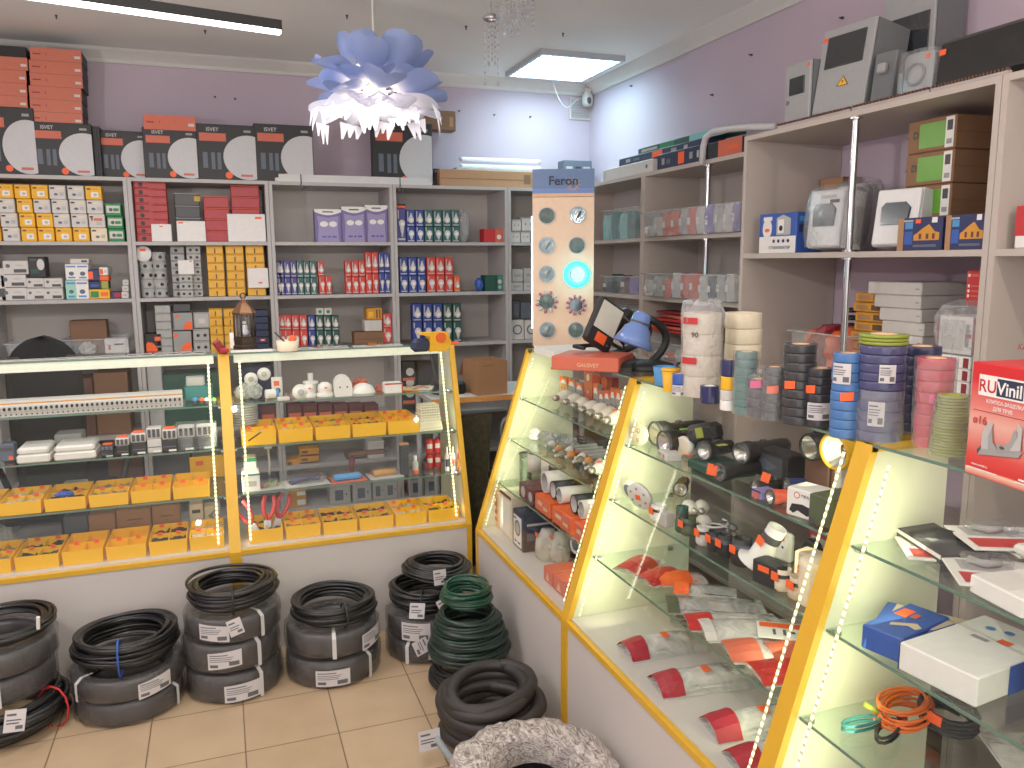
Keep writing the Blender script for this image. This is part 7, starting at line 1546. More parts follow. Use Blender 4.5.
blister(270, 491, .11, .1, H3, 'blister pack with red and yellow-green buttons on the third shelf', 'lgrey', lambda t: [obj('button', G().cyl(.009, .016, c_, x=x_, z=.004, seg=14), t) for x_, c_ in ((-.03, 'red'), (0, 'ygreen'), (.025, 'ygreen'))], rz=.1)
blister(309, 489, .2, .13, H3, 'large blister pack with navy tool lying on the third shelf', 'lgrey', it_tube([(-.07, -.02, .015), (-.02, .0, .02), (.06, .02, .018)], .014, 'navy'), rz=.08, rect=[(.05, .05, .3, .9, 'offwhite')])
blister(350, 485, .16, .12, H3, 'blister pack with bright blue tool on the third shelf', 'salmon', it_box(.12, .04, .025, 'sky', 0, -.02), rz=.08, rect=[(.1, .6, .9, .95, 'kraft')])
blister(389, 481, .15, .12, H3, 'blister pack with two-lens torch on the third shelf', 'lgrey', it_tube([(-.05, 0, .014), (.0, .0, .016), (.05, -.0, .014)], .016, 'amber'), rz=.06, rect=[(.05, .7, .95, .95, 'salmon')])
def it_gun(t): obj('gun_barrel', G().cbox(.16, .025, .02, 'brown', z=.085, x=.03, c=.005), t); obj('gun_grip', G().tube([(-.035, 0, .08), (-.045, 0, .01)], .014, 'maroon', 8), t); obj('gun_nozzle', G().tube([(.11, 0, .094), (.15, 0, .094)], .005, 'dgrey', 8), t)
p = S(364, 478, H3); t = thing('glue_gun', 'brown glue gun with long barrel standing on the third shelf', 'glue gun', (p.x, p.y+.08, H3)); it_gun(t)
p = S(407, 477, H3); g = G(); g.cbox(.04, .03, .135, 'softblack', c=.004); t = obj('torch_body', g, None, None, (p.x, p.y+.05, H3)); t.name = 'stun_torch'; tag(t, 'tall black box with kraft top at the right of the third shelf', 'carton'); obj('kraft_top', G().cbox(.04, .03, .008, 'kraft', z=.136, c=.002), t)
p = S(417, 474, H3); t = thing('bottle', 'small bottle with white cap and red base on the third shelf', 'bottle', (p.x, p.y+.03, H3)); obj('bottle_body', G().lathe([(.014, .012), (.014, .045), (.008, .055), (.001, .056)], 'lgrey', 14), t); obj('bottle_cap', G().cyl(.008, .022, 'paper', z=.056, seg=12), t); obj('red_base', G().cyl(.0145, .0115, 'tagorange', seg=14), t)
p = S(427, 471, H3); t = thing('jar', 'little brown jar with dark lid on the third shelf', 'jar', (p.x, p.y+.03, H3)); obj('jar_body', G().cyl(.014, .025, 'maroon', seg=16), t); obj('lid', G().cyl(.015, .008, 'brown', z=.0255, seg=16), t)
for i, (u0, u1, k) in enumerate(((427, 434.5, 0), (435, 442, 0), (427, 434.5, 1), (435, 442, 1))):
    a = SY(u0, 470, 3.52); b = SY(u1, 470, 3.52); r = (b.x-a.x)/2; t = thing('spray_can', f'red can with pale label near the right end of third shelf, {("lower left","lower right","upper left","upper right")[i]}', 'can', ((a.x+b.x)/2, 3.52+r, H3+k*.068), 0, 'red cans')
    obj('can_body', G().cyl(r*.98, .058, 'red', seg=18), t); g = G(); arc_patch(g, r*.985, -2.4, -.9, .022, .044, paperm); obj('paper_label', g, t, 'pale label'); obj('can_lid', G().cyl(r*.8, .007, 'dred', z=.0585, seg=16), t)
for i, u in enumerate((449, 455, 461)):
    p = S(u, 472, H3); c_ = ('offwhite', 'cream', 'salmon')[i]; g = G(); g.lathe([(.010, 0), (.010, .07), (.004, .085), (.003, .11), (.001, .112)], c_, 12); t = obj('glue_tube', g, None, None, (p.x, p.y+.03, H3)); tag(t, f'slim glue bottle at the right end of the third shelf, {("left","middle","right")[i]}', 'bottle', 'slim glue bottles'); g = G(); arc_patch(g, .0105, -2.6, -.6, .02, .055, M_(('navy', 'red', 'yellow')[i])); obj('printed_label', g, t)

# ================================================================== wares inside the right counters
def rx(z): return 1.0+SL*(z-BASE)/(TOPZ-BASE)+.022
def P3(u, v, z, dx=0, room=.03, h=.05):
    p = S(u, v, z); x0 = rx(z+h)-.012
    if p.x < x0: p = Vector((x0, p.y*x0/p.x, z))
    return Vector((min(p.x+dx, 1.43-room), p.y, z))
silv = mat('lamp silver', (196, 190, 180), rough=.25, metal=.7); bulbw = mat('frosted bulb', (236, 230, 218), rough=.3, var=.02)
def bulb_lying(label, p, rz, s_=1, tagc=False, group='white bulbs lying in a row'):
    t = thing('led_bulb', label, 'bulb', (p.x, p.y, p.z+.03*s_), 0, group, rot=(0, PI/2, rz))
    obj('bulb_globe', G().lathe([(.013*s_, -.0), (.02*s_, .012*s_), (.028*s_, .03*s_), (.03*s_, .045*s_), (.027*s_, .06*s_), (.016*s_, .072*s_), (.001, .076*s_)], bulbw, 18), t)
    obj('screw_base', G().lathe([(.001, -.028*s_), (.006*s_, -.027*s_), (.0125*s_, -.02*s_), (.0135*s_, -.015*s_), (.0125*s_, -.01*s_), (.0135*s_, -.005*s_), (.013*s_, 0)], silv, 14), t)
    if tagc: obj('price_tag', G().cbox(.003, .018, .014, 'tagorange', z=.02, x=-.031*s_, c=.001), t, 'orange price tag')
    return t
for i, (u, v) in enumerate(((551, 405), (561, 409), (569, 413), (577, 417), (585, 421), (593, 425), (601, 429))): bulb_lying(f'white LED bulb lying on the bulb counter top shelf, {nth(i)} from the far end', P3(u, v, H1, .03), .35, .95+.08*(i > 3), i == 6)
for i, (u, v, w) in enumerate(((536, 392, .05), (549, 394, .05), (565, 398, .06))):
    p = P3(u, v, H1, .05); crumple_pack(f'film packet of white tube lamps on the bulb counter top shelf, {("far","middle","near")[i]} one', p.x+.06, p.y, H1, .10, .16, .05, ('offwhite', 'lgrey', 'offwhite')[i], seed=300+i, rz=R90+.1, name='lamp_packet', group='film packets of lamps', lbl_=False)
ct_ = [('r', 0, .74, 1, 1, 'orange'), ('p', [(.1, .7), (.9, .7), (.7, .88), (.3, .88)], 'paper'), ('c', .3, .5, .08, 'dgrey'), ('c', .7, .5, .08, 'dgrey'), ('c', .3, .25, .08, 'dgrey'), ('c', .7, .25, .08, 'dgrey')]
def card_at(u0, u1, vt, vb, X, z, col, label, art=ct_, d=.03, grp='hanging lamp cards', zz=None):
    y, z0, w, h = at_right(u0, vt, u1, vb, X, z); return carton('lamp_card', label, 'card', X+d/2, y, z, w, d, h, col, art, rz=R90, group=grp, ch=.002)
for i, (u0, u1, vt) in enumerate(((560, 567, 377), (568, 575, 379), (576, 583, 383))): card_at(u0, u1, vt, 400, 1.36, H1, ('amber', 'grey', 'grey')[i], f'grey lamp card with orange header, {nth(i)} of the far three on the bulb counter', d=.02)
card_at(584, 592, 372, 408, 1.36, H1, 'salmon', 'taller salmon lamp carton between the two groups of lamp cards', [('c', .5, .85, .2, 'paper'), ('c', .5, .45, .1, 'offwhite'), ('c', .5, .25, .1, 'offwhite')], .04)
for i, (u0, u1, vt) in enumerate(((593, 598, 384), (598.6, 603.5, 391), (604, 609.5, 390), (610, 615, 388), (615.6, 621, 389))): card_at(u0, u1, vt, 415, 1.33+.0, H1, 'grey', f'grey lamp card with orange header, {nth(i)} of the near five on the bulb counter', d=.02)
card_at(597, 612, 376, 400, 1.40, H1, 'dred', 'dark red lamp carton behind the near lamp cards', [('c', .5, .8, .2, 'salmon')], .03)
# second shelf: spotlights
for i in range(13):
    u = 541+i*4.9; v = 452+i*2.1+(i % 3)*3-2; p = P3(u, v, H2, .03+.012*(i % 2))
    t = thing('spot_bulb', f'small spotlight bulb on the bulb counter second shelf, {nth(i)} from the far end', 'bulb', (p.x, p.y, H2+.017), 0, 'small spotlight bulbs', rot=(0, PI/2+.05, .5+.15*math.sin(i*2)))
    obj('reflector', G().lathe([(.006, 0), (.012, .012), (.017, .028), (.0165, .031), (.001, .026)], (bulbw, mat('amber glass', (226, 150, 84), rough=.2), silv)[i % 3], 14), t)
    obj('pin_base', G().cyl(.006, .014, 'offwhite', z=-.0142, seg=10), t)
for i, (u, v) in enumerate(((586, 478), (594, 475), (601, 474))): bulb_lying(f'large white bulb at the near end of the bulb counter second shelf, {("left","middle","right")[i]}', P3(u, v, H2, .03), .4, .85, i == 0, 'white bulbs at the near end')
for i in range(5): p = P3(522+i*9, 441+i*2.2, H2, .03); crumple('fitting_bag', f'clear bag of small fittings on the bulb counter second shelf, {nth(i)} from the far end', 'bag', (p.x+.03, p.y, H2), .026, wrapm if i % 2 else 'lgrey', 100+i, sx=1.1, sz=.9)
for i in range(4): p = P3(583+i*5, 449+i*3, H2, .12, .12); carton('strip_lamp', f'orange-marked strip lamp at the back of bulb counter second shelf, {nth(i)} from the far end', 'lamp', p.x+.05, p.y, H2, .02, .12, .018, 'lgrey', [('r', 0, 0, 1, 1, 'tagorange')], rz=R90, group='strip lamps')
g = G(); p = P3(566, 447, H2, .06); g.tube([(p.x+.03*math.cos(a*.6), p.y+.03*math.sin(a*.6), H2+.006+.0012*a) for a in range(24)], .0025, 'softblack', 5); tag(obj('wire_coil', g), 'small black wire coil at the back of the bulb counter second shelf', 'wire coil')
p = P3(513, 447, H2, .02); t = thing('glass_jar_lamp', 'greenish round glass lamp at the far end of the bulb counter second shelf', 'lamp', (p.x+.03, p.y-.02, H3)); obj('glass_shade', G().lathe([(.026, 0), (.028, .06), (.026, .12), (.024, .12), (.024, .002)], glassmat('green glass', (.62, .70, .6), 1.6, haze=.15, hazecol=(.3, .36, .28)), 18), t); obj('lamp_rim', G().lathe([(.027, .12), (.03, .123), (.03, .128), (.024, .128)], 'dgrey', 18), t)
# third shelf: tube lamps on red cartons
oc = [('r', .06, .1, .94, .9, 'salmon'), ('t', 'x', .5, .4, .2, 'dred') if False else ('r', .2, .45, .5, .7, 'tan'), ('r', .6, .3, .85, .5, 'tan')]
rbx = []
for i, (u0, u1, vt, vb) in enumerate(((519, 526, 470, 494), (526.5, 533, 478, 500), (535, 549.5, 493, 518), (552, 571, 510, 535), (574, 588, 524, 549))):
    y, z0, w, h = at_right(u0, vt, u1, vb, rx(SHZ[2])+.01, H3); h = .062
    carton('lamp_carton', f'salmon-fronted lamp carton under the tube lamps, {nth(i)} from the far end', 'box', rx(SHZ[2])+.01+.06, y, H3, w, .12, h, ('maroon', 'maroon', 'orange', 'orange', 'orange')[i], oc if i > 1 else [('c', .6, .5, .28, 'lgrey')], rz=R90, group='lamp cartons under tube lamps')
ZB = H3+.0635
def tube_lamp(label, p, L, r, col, lying=True, rz=PI/2+.3, inner='dgrey'):
    if lying: t = thing('tube_lamp', label, 'lamp', (p.x, p.y, p.z+r), 0, 'surface tube lamps', rot=(0, PI/2, rz-PI/2))
    else: t = thing('tube_lamp', label, 'lamp', (p.x, p.y, p.z), 0, 'surface tube lamps')
    o0 = 0
    obj('tube_body', G().lathe([(r*.86, .001), (r, 0), (r, L), (r*.9, L), (.001, L-.001)], col, 26), t)
    obj('inner_reflector', G().lathe([(r*.855, .001), (r*.6, .03), (.001, .032)], inner, 22), t) if lying else obj('inner_reflector', G().lathe([(r*.86, L+.0005), (r*.5, L+.001), (.001, L+.001)], inner, 22), t)
    return t
wl_ = mat('white lacquer', (226, 220, 208), rough=.35); bl_ = mat('black lacquer', (30, 29, 29), rough=.4)
def plen(wpx, p): return wpx/FPX*(p-EYE).dot(_f)
p = P3(520, 487, H3, .05); tube_lamp('white standing tube lamp at the far end of the third shelf', Vector((p.x+.02, p.y, ZB)), .075, .033, wl_, False)
p = P3(529, 490, H3, .06); tube_lamp('second white standing tube lamp, slightly nearer on the third shelf', Vector((p.x+.02, p.y-.03, ZB)), .078, .036, wl_, False)
p = P3(540, 500, H3, .05); tube_lamp('black standing tube lamp with pale rim on the third shelf', Vector((p.x+.02, p.y-.01, ZB)), .072, .035, bl_, False, inner='lgrey')
for lab, u, v, L, r, c_ in (('large white tube lamp lying with its open end to the front', 551, 508, .13, .042, wl_), ('square-ended black tube lamp lying behind the white ones', 560, 517, .15, .034, bl_), ('middle white tube lamp lying on the salmon cartons', 566, 519, .12, .03, wl_), ('black tube lamp with pale rim lying nearer the gold post', 579, 530, .12, .034, bl_), ('white tube lamp nearest the gold post on the salmon cartons', 589, 535, .1, .032, wl_)):
    p = P3(u, v, H3, .0); tube_lamp(lab, Vector((rx(SHZ[2])+.04, p.y+(.03 if 'square' in lab else 0), ZB)), L, r, c_, True, PI/2-.05, 'lgrey' if c_ is bl_ else 'grey')
# counter floor of the bulb counter
def fl_box(u0, u1, vt, vb, X, col, label, d=.1, art=(), name='lamp_carton', z=None, side=None):
    y, z0, w, h = at_right(u0, vt, u1, vb, X, HF if z is None else z); return carton(name, label, 'box', X+d/2, y, HF if z is None else z, w, d, h, col, art, rz=R90, side=side)
X0 = 1.06
fl_box(489, 498, 486, 537, 1.08, 'tan', 'pack of dotted string lights standing at the far end of the bulb counter floor', .02, [('c', .2+.3*(i % 3), .12+.1*(i//3), .1, 'orange' if i % 2 else 'cream') for i in range(24)], 'string_light_pack')
fl_box(499, 511, 493, 532, 1.08, 'cream', 'cream carton with brown side on the bulb counter floor', .12, [('r', .12, .08, .9, .85, 'paper'), ('r', 0, .92, 1, 1, 'brown')])
p = P3(509, 541, HF, .03); t = thing('round_lamp', 'round olive lamp leaning beside the navy lamp carton', 'lamp', (p.x+.01, p.y, HF+.045), 0, rot=(PI/2, 0, R90+.1)); obj('lamp_rim', G().lathe([(.001, -.01), (.04, -.01), (.044, 0), (.04, .01), (.001, .012)], 'beige', 26, sx=.8), t)
lamp_art = [('r', .1, .06, .86, .88, 'paper'), ('c', .48, .55, .28, 'slate', 1.0), ('c', .48, .55, .2, 'lgrey', 1.0), ('r', .2, .14, .4, .2, 'slate'), ('r', .5, .14, .75, .2, 'slate'), ('r', .15, .78, .4, .83, 'navy')]
fl_box(513, 523, 512, 556, 1.075, 'dblue', 'navy lamp carton with round lamp picture on the bulb counter floor', .16, lamp_art, side=[('r', .1, .3, .9, .5, 'slate'), ('r', .1, .7, .8, .76, 'lgrey')])
fl_box(527, 541, 519, 556, 1.25, 'lgrey', 'grey outlined carton behind the clear lamp shades', .1, [('r', .08, .1, .92, .9, 'slate'), ('r', .14, .16, .86, .84, 'lgrey')])
clr = glassmat('milky lamp plastic', (.9, .9, .86), 1.5, haze=.45, hazecol=(.78, .76, .70), rough=.12)
for i, (u, v, r) in enumerate(((536, 560, .052), (548, 563, .042))):
    p = P3(u, v, HF, .03); t = thing('milky_lamp_shade', ('milky clear lamp shade with orange tag, larger of two on the floor', 'milky clear lamp shade with orange tag, smaller of two on the floor')[i], 'lamp shade', (p.x+.02, p.y, HF)); obj('shade_body', G().lathe([(r*.7, 0), (r*.95, .012), (r, .05), (r*.9, .085), (r*.55, .112), (r*.5, .12), (.001, .121)], clr, 20), t); obj('price_tag', G().cbox(.003, .022, .016, 'tagorange', z=.095, x=-r*.93, c=.001), t, 'orange price tag'); obj('inner_socket', G().cyl(.018, .06, 'lgrey', z=.01), t)
p = P3(564, 560, HF, .02); t = thing('black_spot_lamp', 'black conical spot lamp lying on the bulb counter floor', 'lamp', (p.x+.01, p.y+.0, HF+.04), 0, rot=(.2, PI/2, .5)); obj('lamp_cone', G().lathe([(.001, .0), (.038, .002), (.04, .012), (.03, .06), (.018, .075), (.001, .076)], bl_, 24), t); obj('centre_cap', G().lathe([(.007, -.001), (.004, -.006), (.001, -.007)], 'silver', 12), t)
p = P3(571, 572, HF, .03); t = thing('ring_lamp', 'white ring-faced lamp resting on the two salmon cartons', 'lamp', (p.x-.005, p.y+.02, HF+.094), 0, rot=(0, PI/2, .15)); obj('ring_rim', G().lathe([(.022, 0), (.033, -.002), (.036, .006), (.036, .05), (.001, .051)], wl_, 26), t); obj('reflector', G().lathe([(.022, .0005), (.015, .02), (.001, .021)], 'slate', 20), t)
for i, (u0, u1, vb) in enumerate(((543.5, 552, 586), (553, 565, 603))): y, z0, w, h = at_right(u0, 560, u1, vb, 1.05, HF); carton('lamp_carton', f'plain salmon lamp carton at the near end of bulb counter floor, {("farther","nearer")[i]}', 'box', 1.05+.055, y, HF, w, .11, .085-.02*0-.03, 'salmon', [('p', [(.3, .2), (.7, .2), (.5, .8)], 'tan')], rz=R90)
# ================================================================== torch counter (middle of the right row)
tb = mat('torch rubber', (34, 33, 33), rough=.5); lens = mat('torch reflector', (206, 204, 198), rough=.15, metal=.8, var=.3, scale=90)
def torch(label, p, L, r, rz, col=tb, head=1.35, pitch=0, ring=None, group='torches on glass shelf', z=None):
    """axis along local z: lens at z=0, tail at z=L; lying down, lens to the front"""
    t = thing('torch', label, 'torch', (p.x, p.y, p.z+r*head), 0, group, rot=(0, PI/2+pitch, rz))
    R = r*head
    obj('torch_body', G().lathe([(R*.98, 0), (R, .006), (R, L*.2), (r, L*.32), (r, L*.9), (r*.9, L*.95), (r*.9, L), (.001, L)], col, 22), t)
    obj('reflector', G().lathe([(R*.86, .0005), (R*.35, .018), (.001, .02)], lens, 20), t)
    obj('bezel', G().lathe([(R*1.01, .004), (R*1.02, -.002), (R*.86, -.002), (R*.85, .001)], ring or 'dgrey', 22), t)
    obj('switch_button', G().cbox(.012, .01, .022, 'dgrey', z=L*.42, x=-r, c=.002), t); return t
p = P3(629, 446, H1, .03); t = thing('puck_lamp', 'pale round three-eyed lamp at the far end of the torch shelf', 'lamp', (p.x, p.y-.01, H1+.036), 0, rot=(PI/2, 0, R90+.3)); obj('lamp_disc', G().lathe([(.001, -.008), (.034, -.008), (.036, 0), (.034, .01), (.001, .012)], 'cream', 24), t)
for k in range(3): g = G(); g.ball(.009, lens, x=.016*math.cos(k*2.1+1), y=.016*math.sin(k*2.1+1), z=.012, seg=10, n=6, sz=.4); obj('led_eye', g, t)
torch('big black torch with silver lens at the far end of torch shelf', P3(641, 447, H1, .05), .19, .029, .1)
torch('second big black torch with silver lens on torch shelf', P3(655, 456, H1, .03), .2, .028, .08)
g = G(); p = P3(664, 440, H1+.07, .05); carton('green_tag', 'small green tag on the second big black torch', 'tag', p.x+.02, p.y, H1+.079, .03, .012, .003, 'limegreen', ch=.0004)
lb = lambda *a, **k: None
def rb(u0, u1, vt, vb, z, col, label, d=.08, art=(), name='carton', dx=.01, h=None, rz=0, cat='box', top=None, side=None):
    um = (u0+u1)/2; p = P3(um, vb, z, 0, d+dx+.01, h or .06); a, b = SX(u0, vb, p.x), SX(u1, vb, p.x); hh = h or max(.006, SX(um, vt, p.x).z-z)
    return carton(name, label, cat, p.x+d/2+dx, (a.y+b.y)/2, z, abs(a.y-b.y), d, hh, col, art, rz=R90+rz, top=top, side=side)
p = P3(661, 462, H1); carton('lamp_housing', 'flat white torch carton lying in front of the second big torch', 'box', p.x+.03, p.y, H1, .075, .05, .022, 'offwhite', [('r', .1, .3, .4, .8, 'grey'), ('c', .7, .5, .1, 'salmon')], rz=R90-.2)
p = P3(676, 458, H1, .02); t = thing('head_torch', 'white round head torch with orange tag on torch shelf', 'torch', (p.x, p.y, H1+.032), 0, rot=(0, PI/2, .35)); obj('lamp_housing', G().lathe([(.001, .0), (.03, .0), (.032, .012), (.024, .03), (.001, .034)], wp, 22), t); obj('lens', G().lathe([(.026, -.0008), (.001, -.0015)], 'cream', 20), t); obj('price_tag', G().cbox(.003, .024, .02, 'tagorange', x=.022, y=-.02, z=-.006, c=.001), t, 'orange price tag')
rb(684, 716, 456, 474, H1, 'dgreen', 'dark green flat carton under the small black torches', .12, h=.024)
HT = H1+.025
torch('small black torch with yellow sticker on the green carton', Vector((P3(694, 470, H1, .03).x, P3(694, 470, H1).y, HT)), .11, .02, .25)
p = P3(706, 455, HT+.04, .05); carton('sticker', 'yellow sticker on the small black torch', 'sticker', p.x, p.y, HT+.056, .03, .016, .002, 'ygreen', ch=.0003)
torch('black torch with silver lens lying on the black torch cartons', Vector((P3(722, 478, H1, .05).x, P3(722, 478, H1).y-.01, HT+.012)), .18, .022, .2)
rb(716, 758, 452, 474, H1, 'softblack', 'black torch carton with dark picture behind the small torches', .06, [('r', .1, .15, .9, .85, 'dgrey'), ('p', [(.2, .3), (.5, .7), (.8, .5), (.6, .3)], 'slate')], dx=.09)
torch('black torch with square orange tag lying at the front of torch shelf', P3(712, 484, H1, .02), .17, .018, .12)
p = P3(711, 481, H1); g = G(); g.cbox(.032, .004, .03, 'tagorange', c=.001); tag(obj('price_card', g, None, None, (p.x+.008, p.y+.012, H1+.012), (-.2, 0, R90+.3)), 'large orange price card leaning on the front black torch', 'price card')
p = P3(742, 455, H1, .1, .12); t = thing('work_lamp', 'black square work lamp with yellow label at the back of torch shelf', 'lamp', (p.x+.02, p.y, H1+.052), 0, rot=(0, -.25, R90+.5)); obj('lamp_body', G().cbox(.10, .06, .055, tb, c=.012), t); obj('yellow_label', G().print_([('r', .38, .3, .62, .85, 'ygreen')], .10, .055, -.0302), t, 'yellow label'); obj('stand_loop', G().tube([(-.04, .02, 0), (-.04, .02, -.03), (.04, .02, -.03), (.04, .02, 0)], .005, 'black'), t)
rb(788, 812, 444, 468, H1, 'brown', 'small brown carton at the back of torch shelf, left one', .07, [('r', .0, .9, 1, 1, 'kraft')], dx=.05)
rb(814, 836, 446, 470, H1, 'brown', 'small brown carton with pale label at the back of torch shelf, right one', .07, [('r', .2, .3, .85, .8, 'lgrey')], dx=.05)
p = P3(716, 446, H1, .2); crumple_pack('pale clip packets piled behind the big torches, left one', p.x, p.y, H1, .08, .04, .06, 'lgrey', 401, 'packet', 'packet', R90, 'packets behind the big torches')
p = P3(728, 448, H1, .2); crumple_pack('maroon packet behind the black work lamp', p.x-.02, p.y-.04, H1, .07, .04, .045, 'maroon', 402, 'packet', 'packet', R90, None, False)
p = P3(800, 474, H1, .03); t = blister(800, 474, .12, .09, H1, 'teal blister pack of tool lying behind the blue torch', 'teal', it_box(.08, .03, .02, 'dgrey'), rz=.5, hh=.022)
t.location.x += .02
torch('blue torch studded with pale stones on torch shelf', P3(766, 497, H1, .06), .15, .02, -.35, mat('studded navy', (40, 50, 104), rough=.3), 1.05)
for k in range(5): pass
torch('slim black torch with orange stripe left of the blue studded torch', P3(741, 494, H1, .04), .13, .014, -.1, tb, 1.1)
p = P3(757, 497, H1); g = G(); g.cbox(.03, .004, .024, 'tagorange', c=.001); tag(obj('price_card', g, None, None, (p.x+.02, p.y, H1+.036), (-.3, 0, R90)), 'small orange price card on the studded blue torch', 'price card')
rb(747, 757, 490, 506, H1, 'lilac', 'violet picture carton beside the orange-red tube torch', .05, [('c', .5, .5, .3, 'salmon'), ('r', 0, .8, 1, 1, 'navy')])
torch('orange-red tube torch lying beside the white torch carton', P3(764, 508, H1, .015), .1, .016, -.1, mat('coral plastic', (226, 84, 66), rough=.35), 1.15)
rb(782, 806, 489, 522, H1, 'paper', 'white head torch carton with round logo next to yellow searchlight', .07, [('c', .35, .78, .10, 'salmon'), ('c', .35, .78, .07, 'paper'), ('t', 'ЭРА', .62, .72, .16, 'dgrey'), ('p', [(.12, .2), (.2, .45), (.55, .5), (.85, .42), (.88, .2), (.7, .12), (.4, .25), (.25, .12)], 'softblack')], rz=.25)
def searchlight(label, u, v, r, col, rz, z0):
    p = SX(u, v, 1.315); t = thing('searchlight', label, 'torch', (p.x, p.y, z0+r), 0, 'searchlights', rot=(0, PI/2-.1, rz)); obj('lamp_rim', G().lathe([(r*.84, 0), (r*.92, -.006), (r, .0), (r, .03), (r*.7, .06), (r*.3, .075), (.001, .076)], col, 30), t); obj('reflector', G().lathe([(r*.85, .0), (r*.55, .03), (r*.2, .045), (.001, .046)], lens, 26), t); obj('bulb', G().ball(r*.12, 'paper', z=.034, seg=10, n=6), t)
    obj('handle', G().tube([(-r*.9, 0, .015), (-r*1.25, 0, .04), (-r*1.25, 0, .08), (-r*.5, 0, .08)], .007, col, 7), t); return t
rb(803, 825, 496, 526, H1, 'olive', 'dark olive carton under the two searchlights', .12, [('r', .05, .02, .3, .2, 'dgrey')], rz=.1)
zs_ = SX(815, 494, 1.2).z
zs_ = H1+.098
searchlight('black searchlight with silver reflector left of the yellow one', 808, 482, .034, tb, .0, zs_+.004)
searchlight('yellow searchlight with large silver reflector on the olive carton', 833, 478, .045, mat('yellow lamp plastic', (240, 180, 30), rough=.3), .05, zs_+.001)
rb(834, 845, 497, 526, H1, 'red', 'red and green lamp carton squeezed beside the gold post', .08, [('r', .05, .25, .95, .7, 'ygreen')])
# socket shelf
def lamp_holder(label, p, r, h, col, tagc=True, tilt=0, rz=0, flange=False, name='lamp_holder', cat='lamp holder', group='lamp holders'):
    t = thing(name, label, cat, tuple(p), 0, group, rot=(0, tilt, rz)); pr = [(r*.7, 0), (r, .006), (r*1.02, h*.45), (r*.86, h*.55), (r*.86, h), (r*.7, h), (r*.66, h*.5), (.001, h*.5)]
    if flange: pr = [(r*1.8, 0), (r*1.85, .006), (r*1.1, .014)]+pr[2:]
    obj('holder_body', G().lathe(pr, col, 22), t)
    obj('thread_ring', G().lathe([(r*.875, h*.62), (r*.9, h*.66), (r*.875, h*.7), (r*.9, h*.76), (r*.875, h*.8)], 'dgrey' if col != 'softblack' else 'slate', 22), t)
    if tagc: g = G(); g.M = Matrix.Rotation(R90-rz, 4, 'Z'); g.cbox(.024, .003, .02, 'tagorange', z=h*.5, y=-r*1.08, c=.001); obj('price_tag', g, t, 'orange price tag')
    return t
p = P3(620, 502, H2, .03); t = thing('spot_lamp', 'silver-faced round spotlight at the far end of the socket shelf', 'lamp', (p.x, p.y, H2+.032), 0, rot=(0, PI/2-.3, .2)); obj('lamp_ring', G().lathe([(.024, 0), (.034, .002), (.034, .014), (.02, .03), (.001, .032)], wp, 24), t); obj('reflector', G().lathe([(.024, .001), (.001, .012)], 'slate', 20), t)
p = P3(633, 511, H2, .02); t = thing('round_socket', 'round white dotted ceiling fitting with orange tag on the socket shelf', 'fitting', (p.x, p.y, H2+.044), 0, rot=(0, PI/2-.35, .35)); obj('disc', G().lathe([(.001, -.004), (.042, -.004), (.046, 0), (.044, .01), (.001, .012)], wp, 28), t); obj('price_tag', G().cbox(.018, .018, .003, 'tagorange', z=-.008, c=.001), t, 'orange price tag')
for k in range(6): obj('screw_dot', G().cyl(.004, .0015, 'grey', x=.03*math.cos(k*PI/3), y=.03*math.sin(k*PI/3), z=-.0058, seg=8), t)
lamp_holder('white lamp holder with broad flange lying beside the round dotted fitting', P3(650, 527, H2, .03)+Vector((0, 0, .0)), .026, .05, wp, True, 0, 0)
p = P3(653, 500, H2, .1); t = torch('dark pistol-shaped torch at the back of the socket shelf', p, .12, .02, .9, tb, 1.2); 
p = P3(659, 545, H2, .02); rb(655, 662, 512, 545, H2, 'lgrey', 'slim pale carton standing beside the green lamp holder', .03)
for i, (u, v, r, h, c_, tg, lab) in enumerate(((669, 548, .02, .075, 'dgreen', False, 'tall green lamp holder on the socket shelf'), (674, 553, .024, .05, 'olive', True, 'olive lamp holder with orange tag at the front of socket shelf'), (690, 556, .019, .05, 'offwhite', True, 'small white lamp holder with orange tag, second from the front green one'),
        (701, 566, .019, .055, 'softblack', True, 'small black lamp holder with orange tag, left one'), (711, 572, .02, .06, 'softblack', True, 'small black lamp holder with orange tag, right one'), (725, 585, .028, .07, 'softblack', True, 'big black lamp holder with orange tag on the socket shelf'))): lamp_holder(lab, P3(u, v, H2, .02+r), r, h, c_, tg)
for i, (u, v, c_) in enumerate(((680, 536, 'amber'), (684, 520, 'cream'), (676, 520, 'ygreen'))): p = P3(u, v, H2, .06); bulb_lying(('amber glass bulb behind the olive lamp holder', 'clear pale bulb behind the amber one on the socket shelf', 'greenish bulb behind the tall green lamp holder')[i], p, .6+.4*i, .75, False, None)
for k in range(2): g = G(); p = P3(700+9*k, 545+4*k, H2, .05); g.tube([(p.x+.03*math.cos(a*.55+k), p.y+.03*math.sin(a*.55+k), H2+.004+.0016*a) for a in range(36)], .0028, ('offwhite', 'dgrey')[k], 6); tag(obj('cable_coil', g), ('coil of white flex on the socket shelf', 'coil of grey flex behind the black lamp holders on the socket shelf')[k], 'cable coil')
p = P3(738, 594, H2, .03); lamp_holder('long white angled wall lamp holder with red tag on the socket shelf', p+Vector((.02, 0, .024)), .027, .11, wp, True, .45, -.9, True)
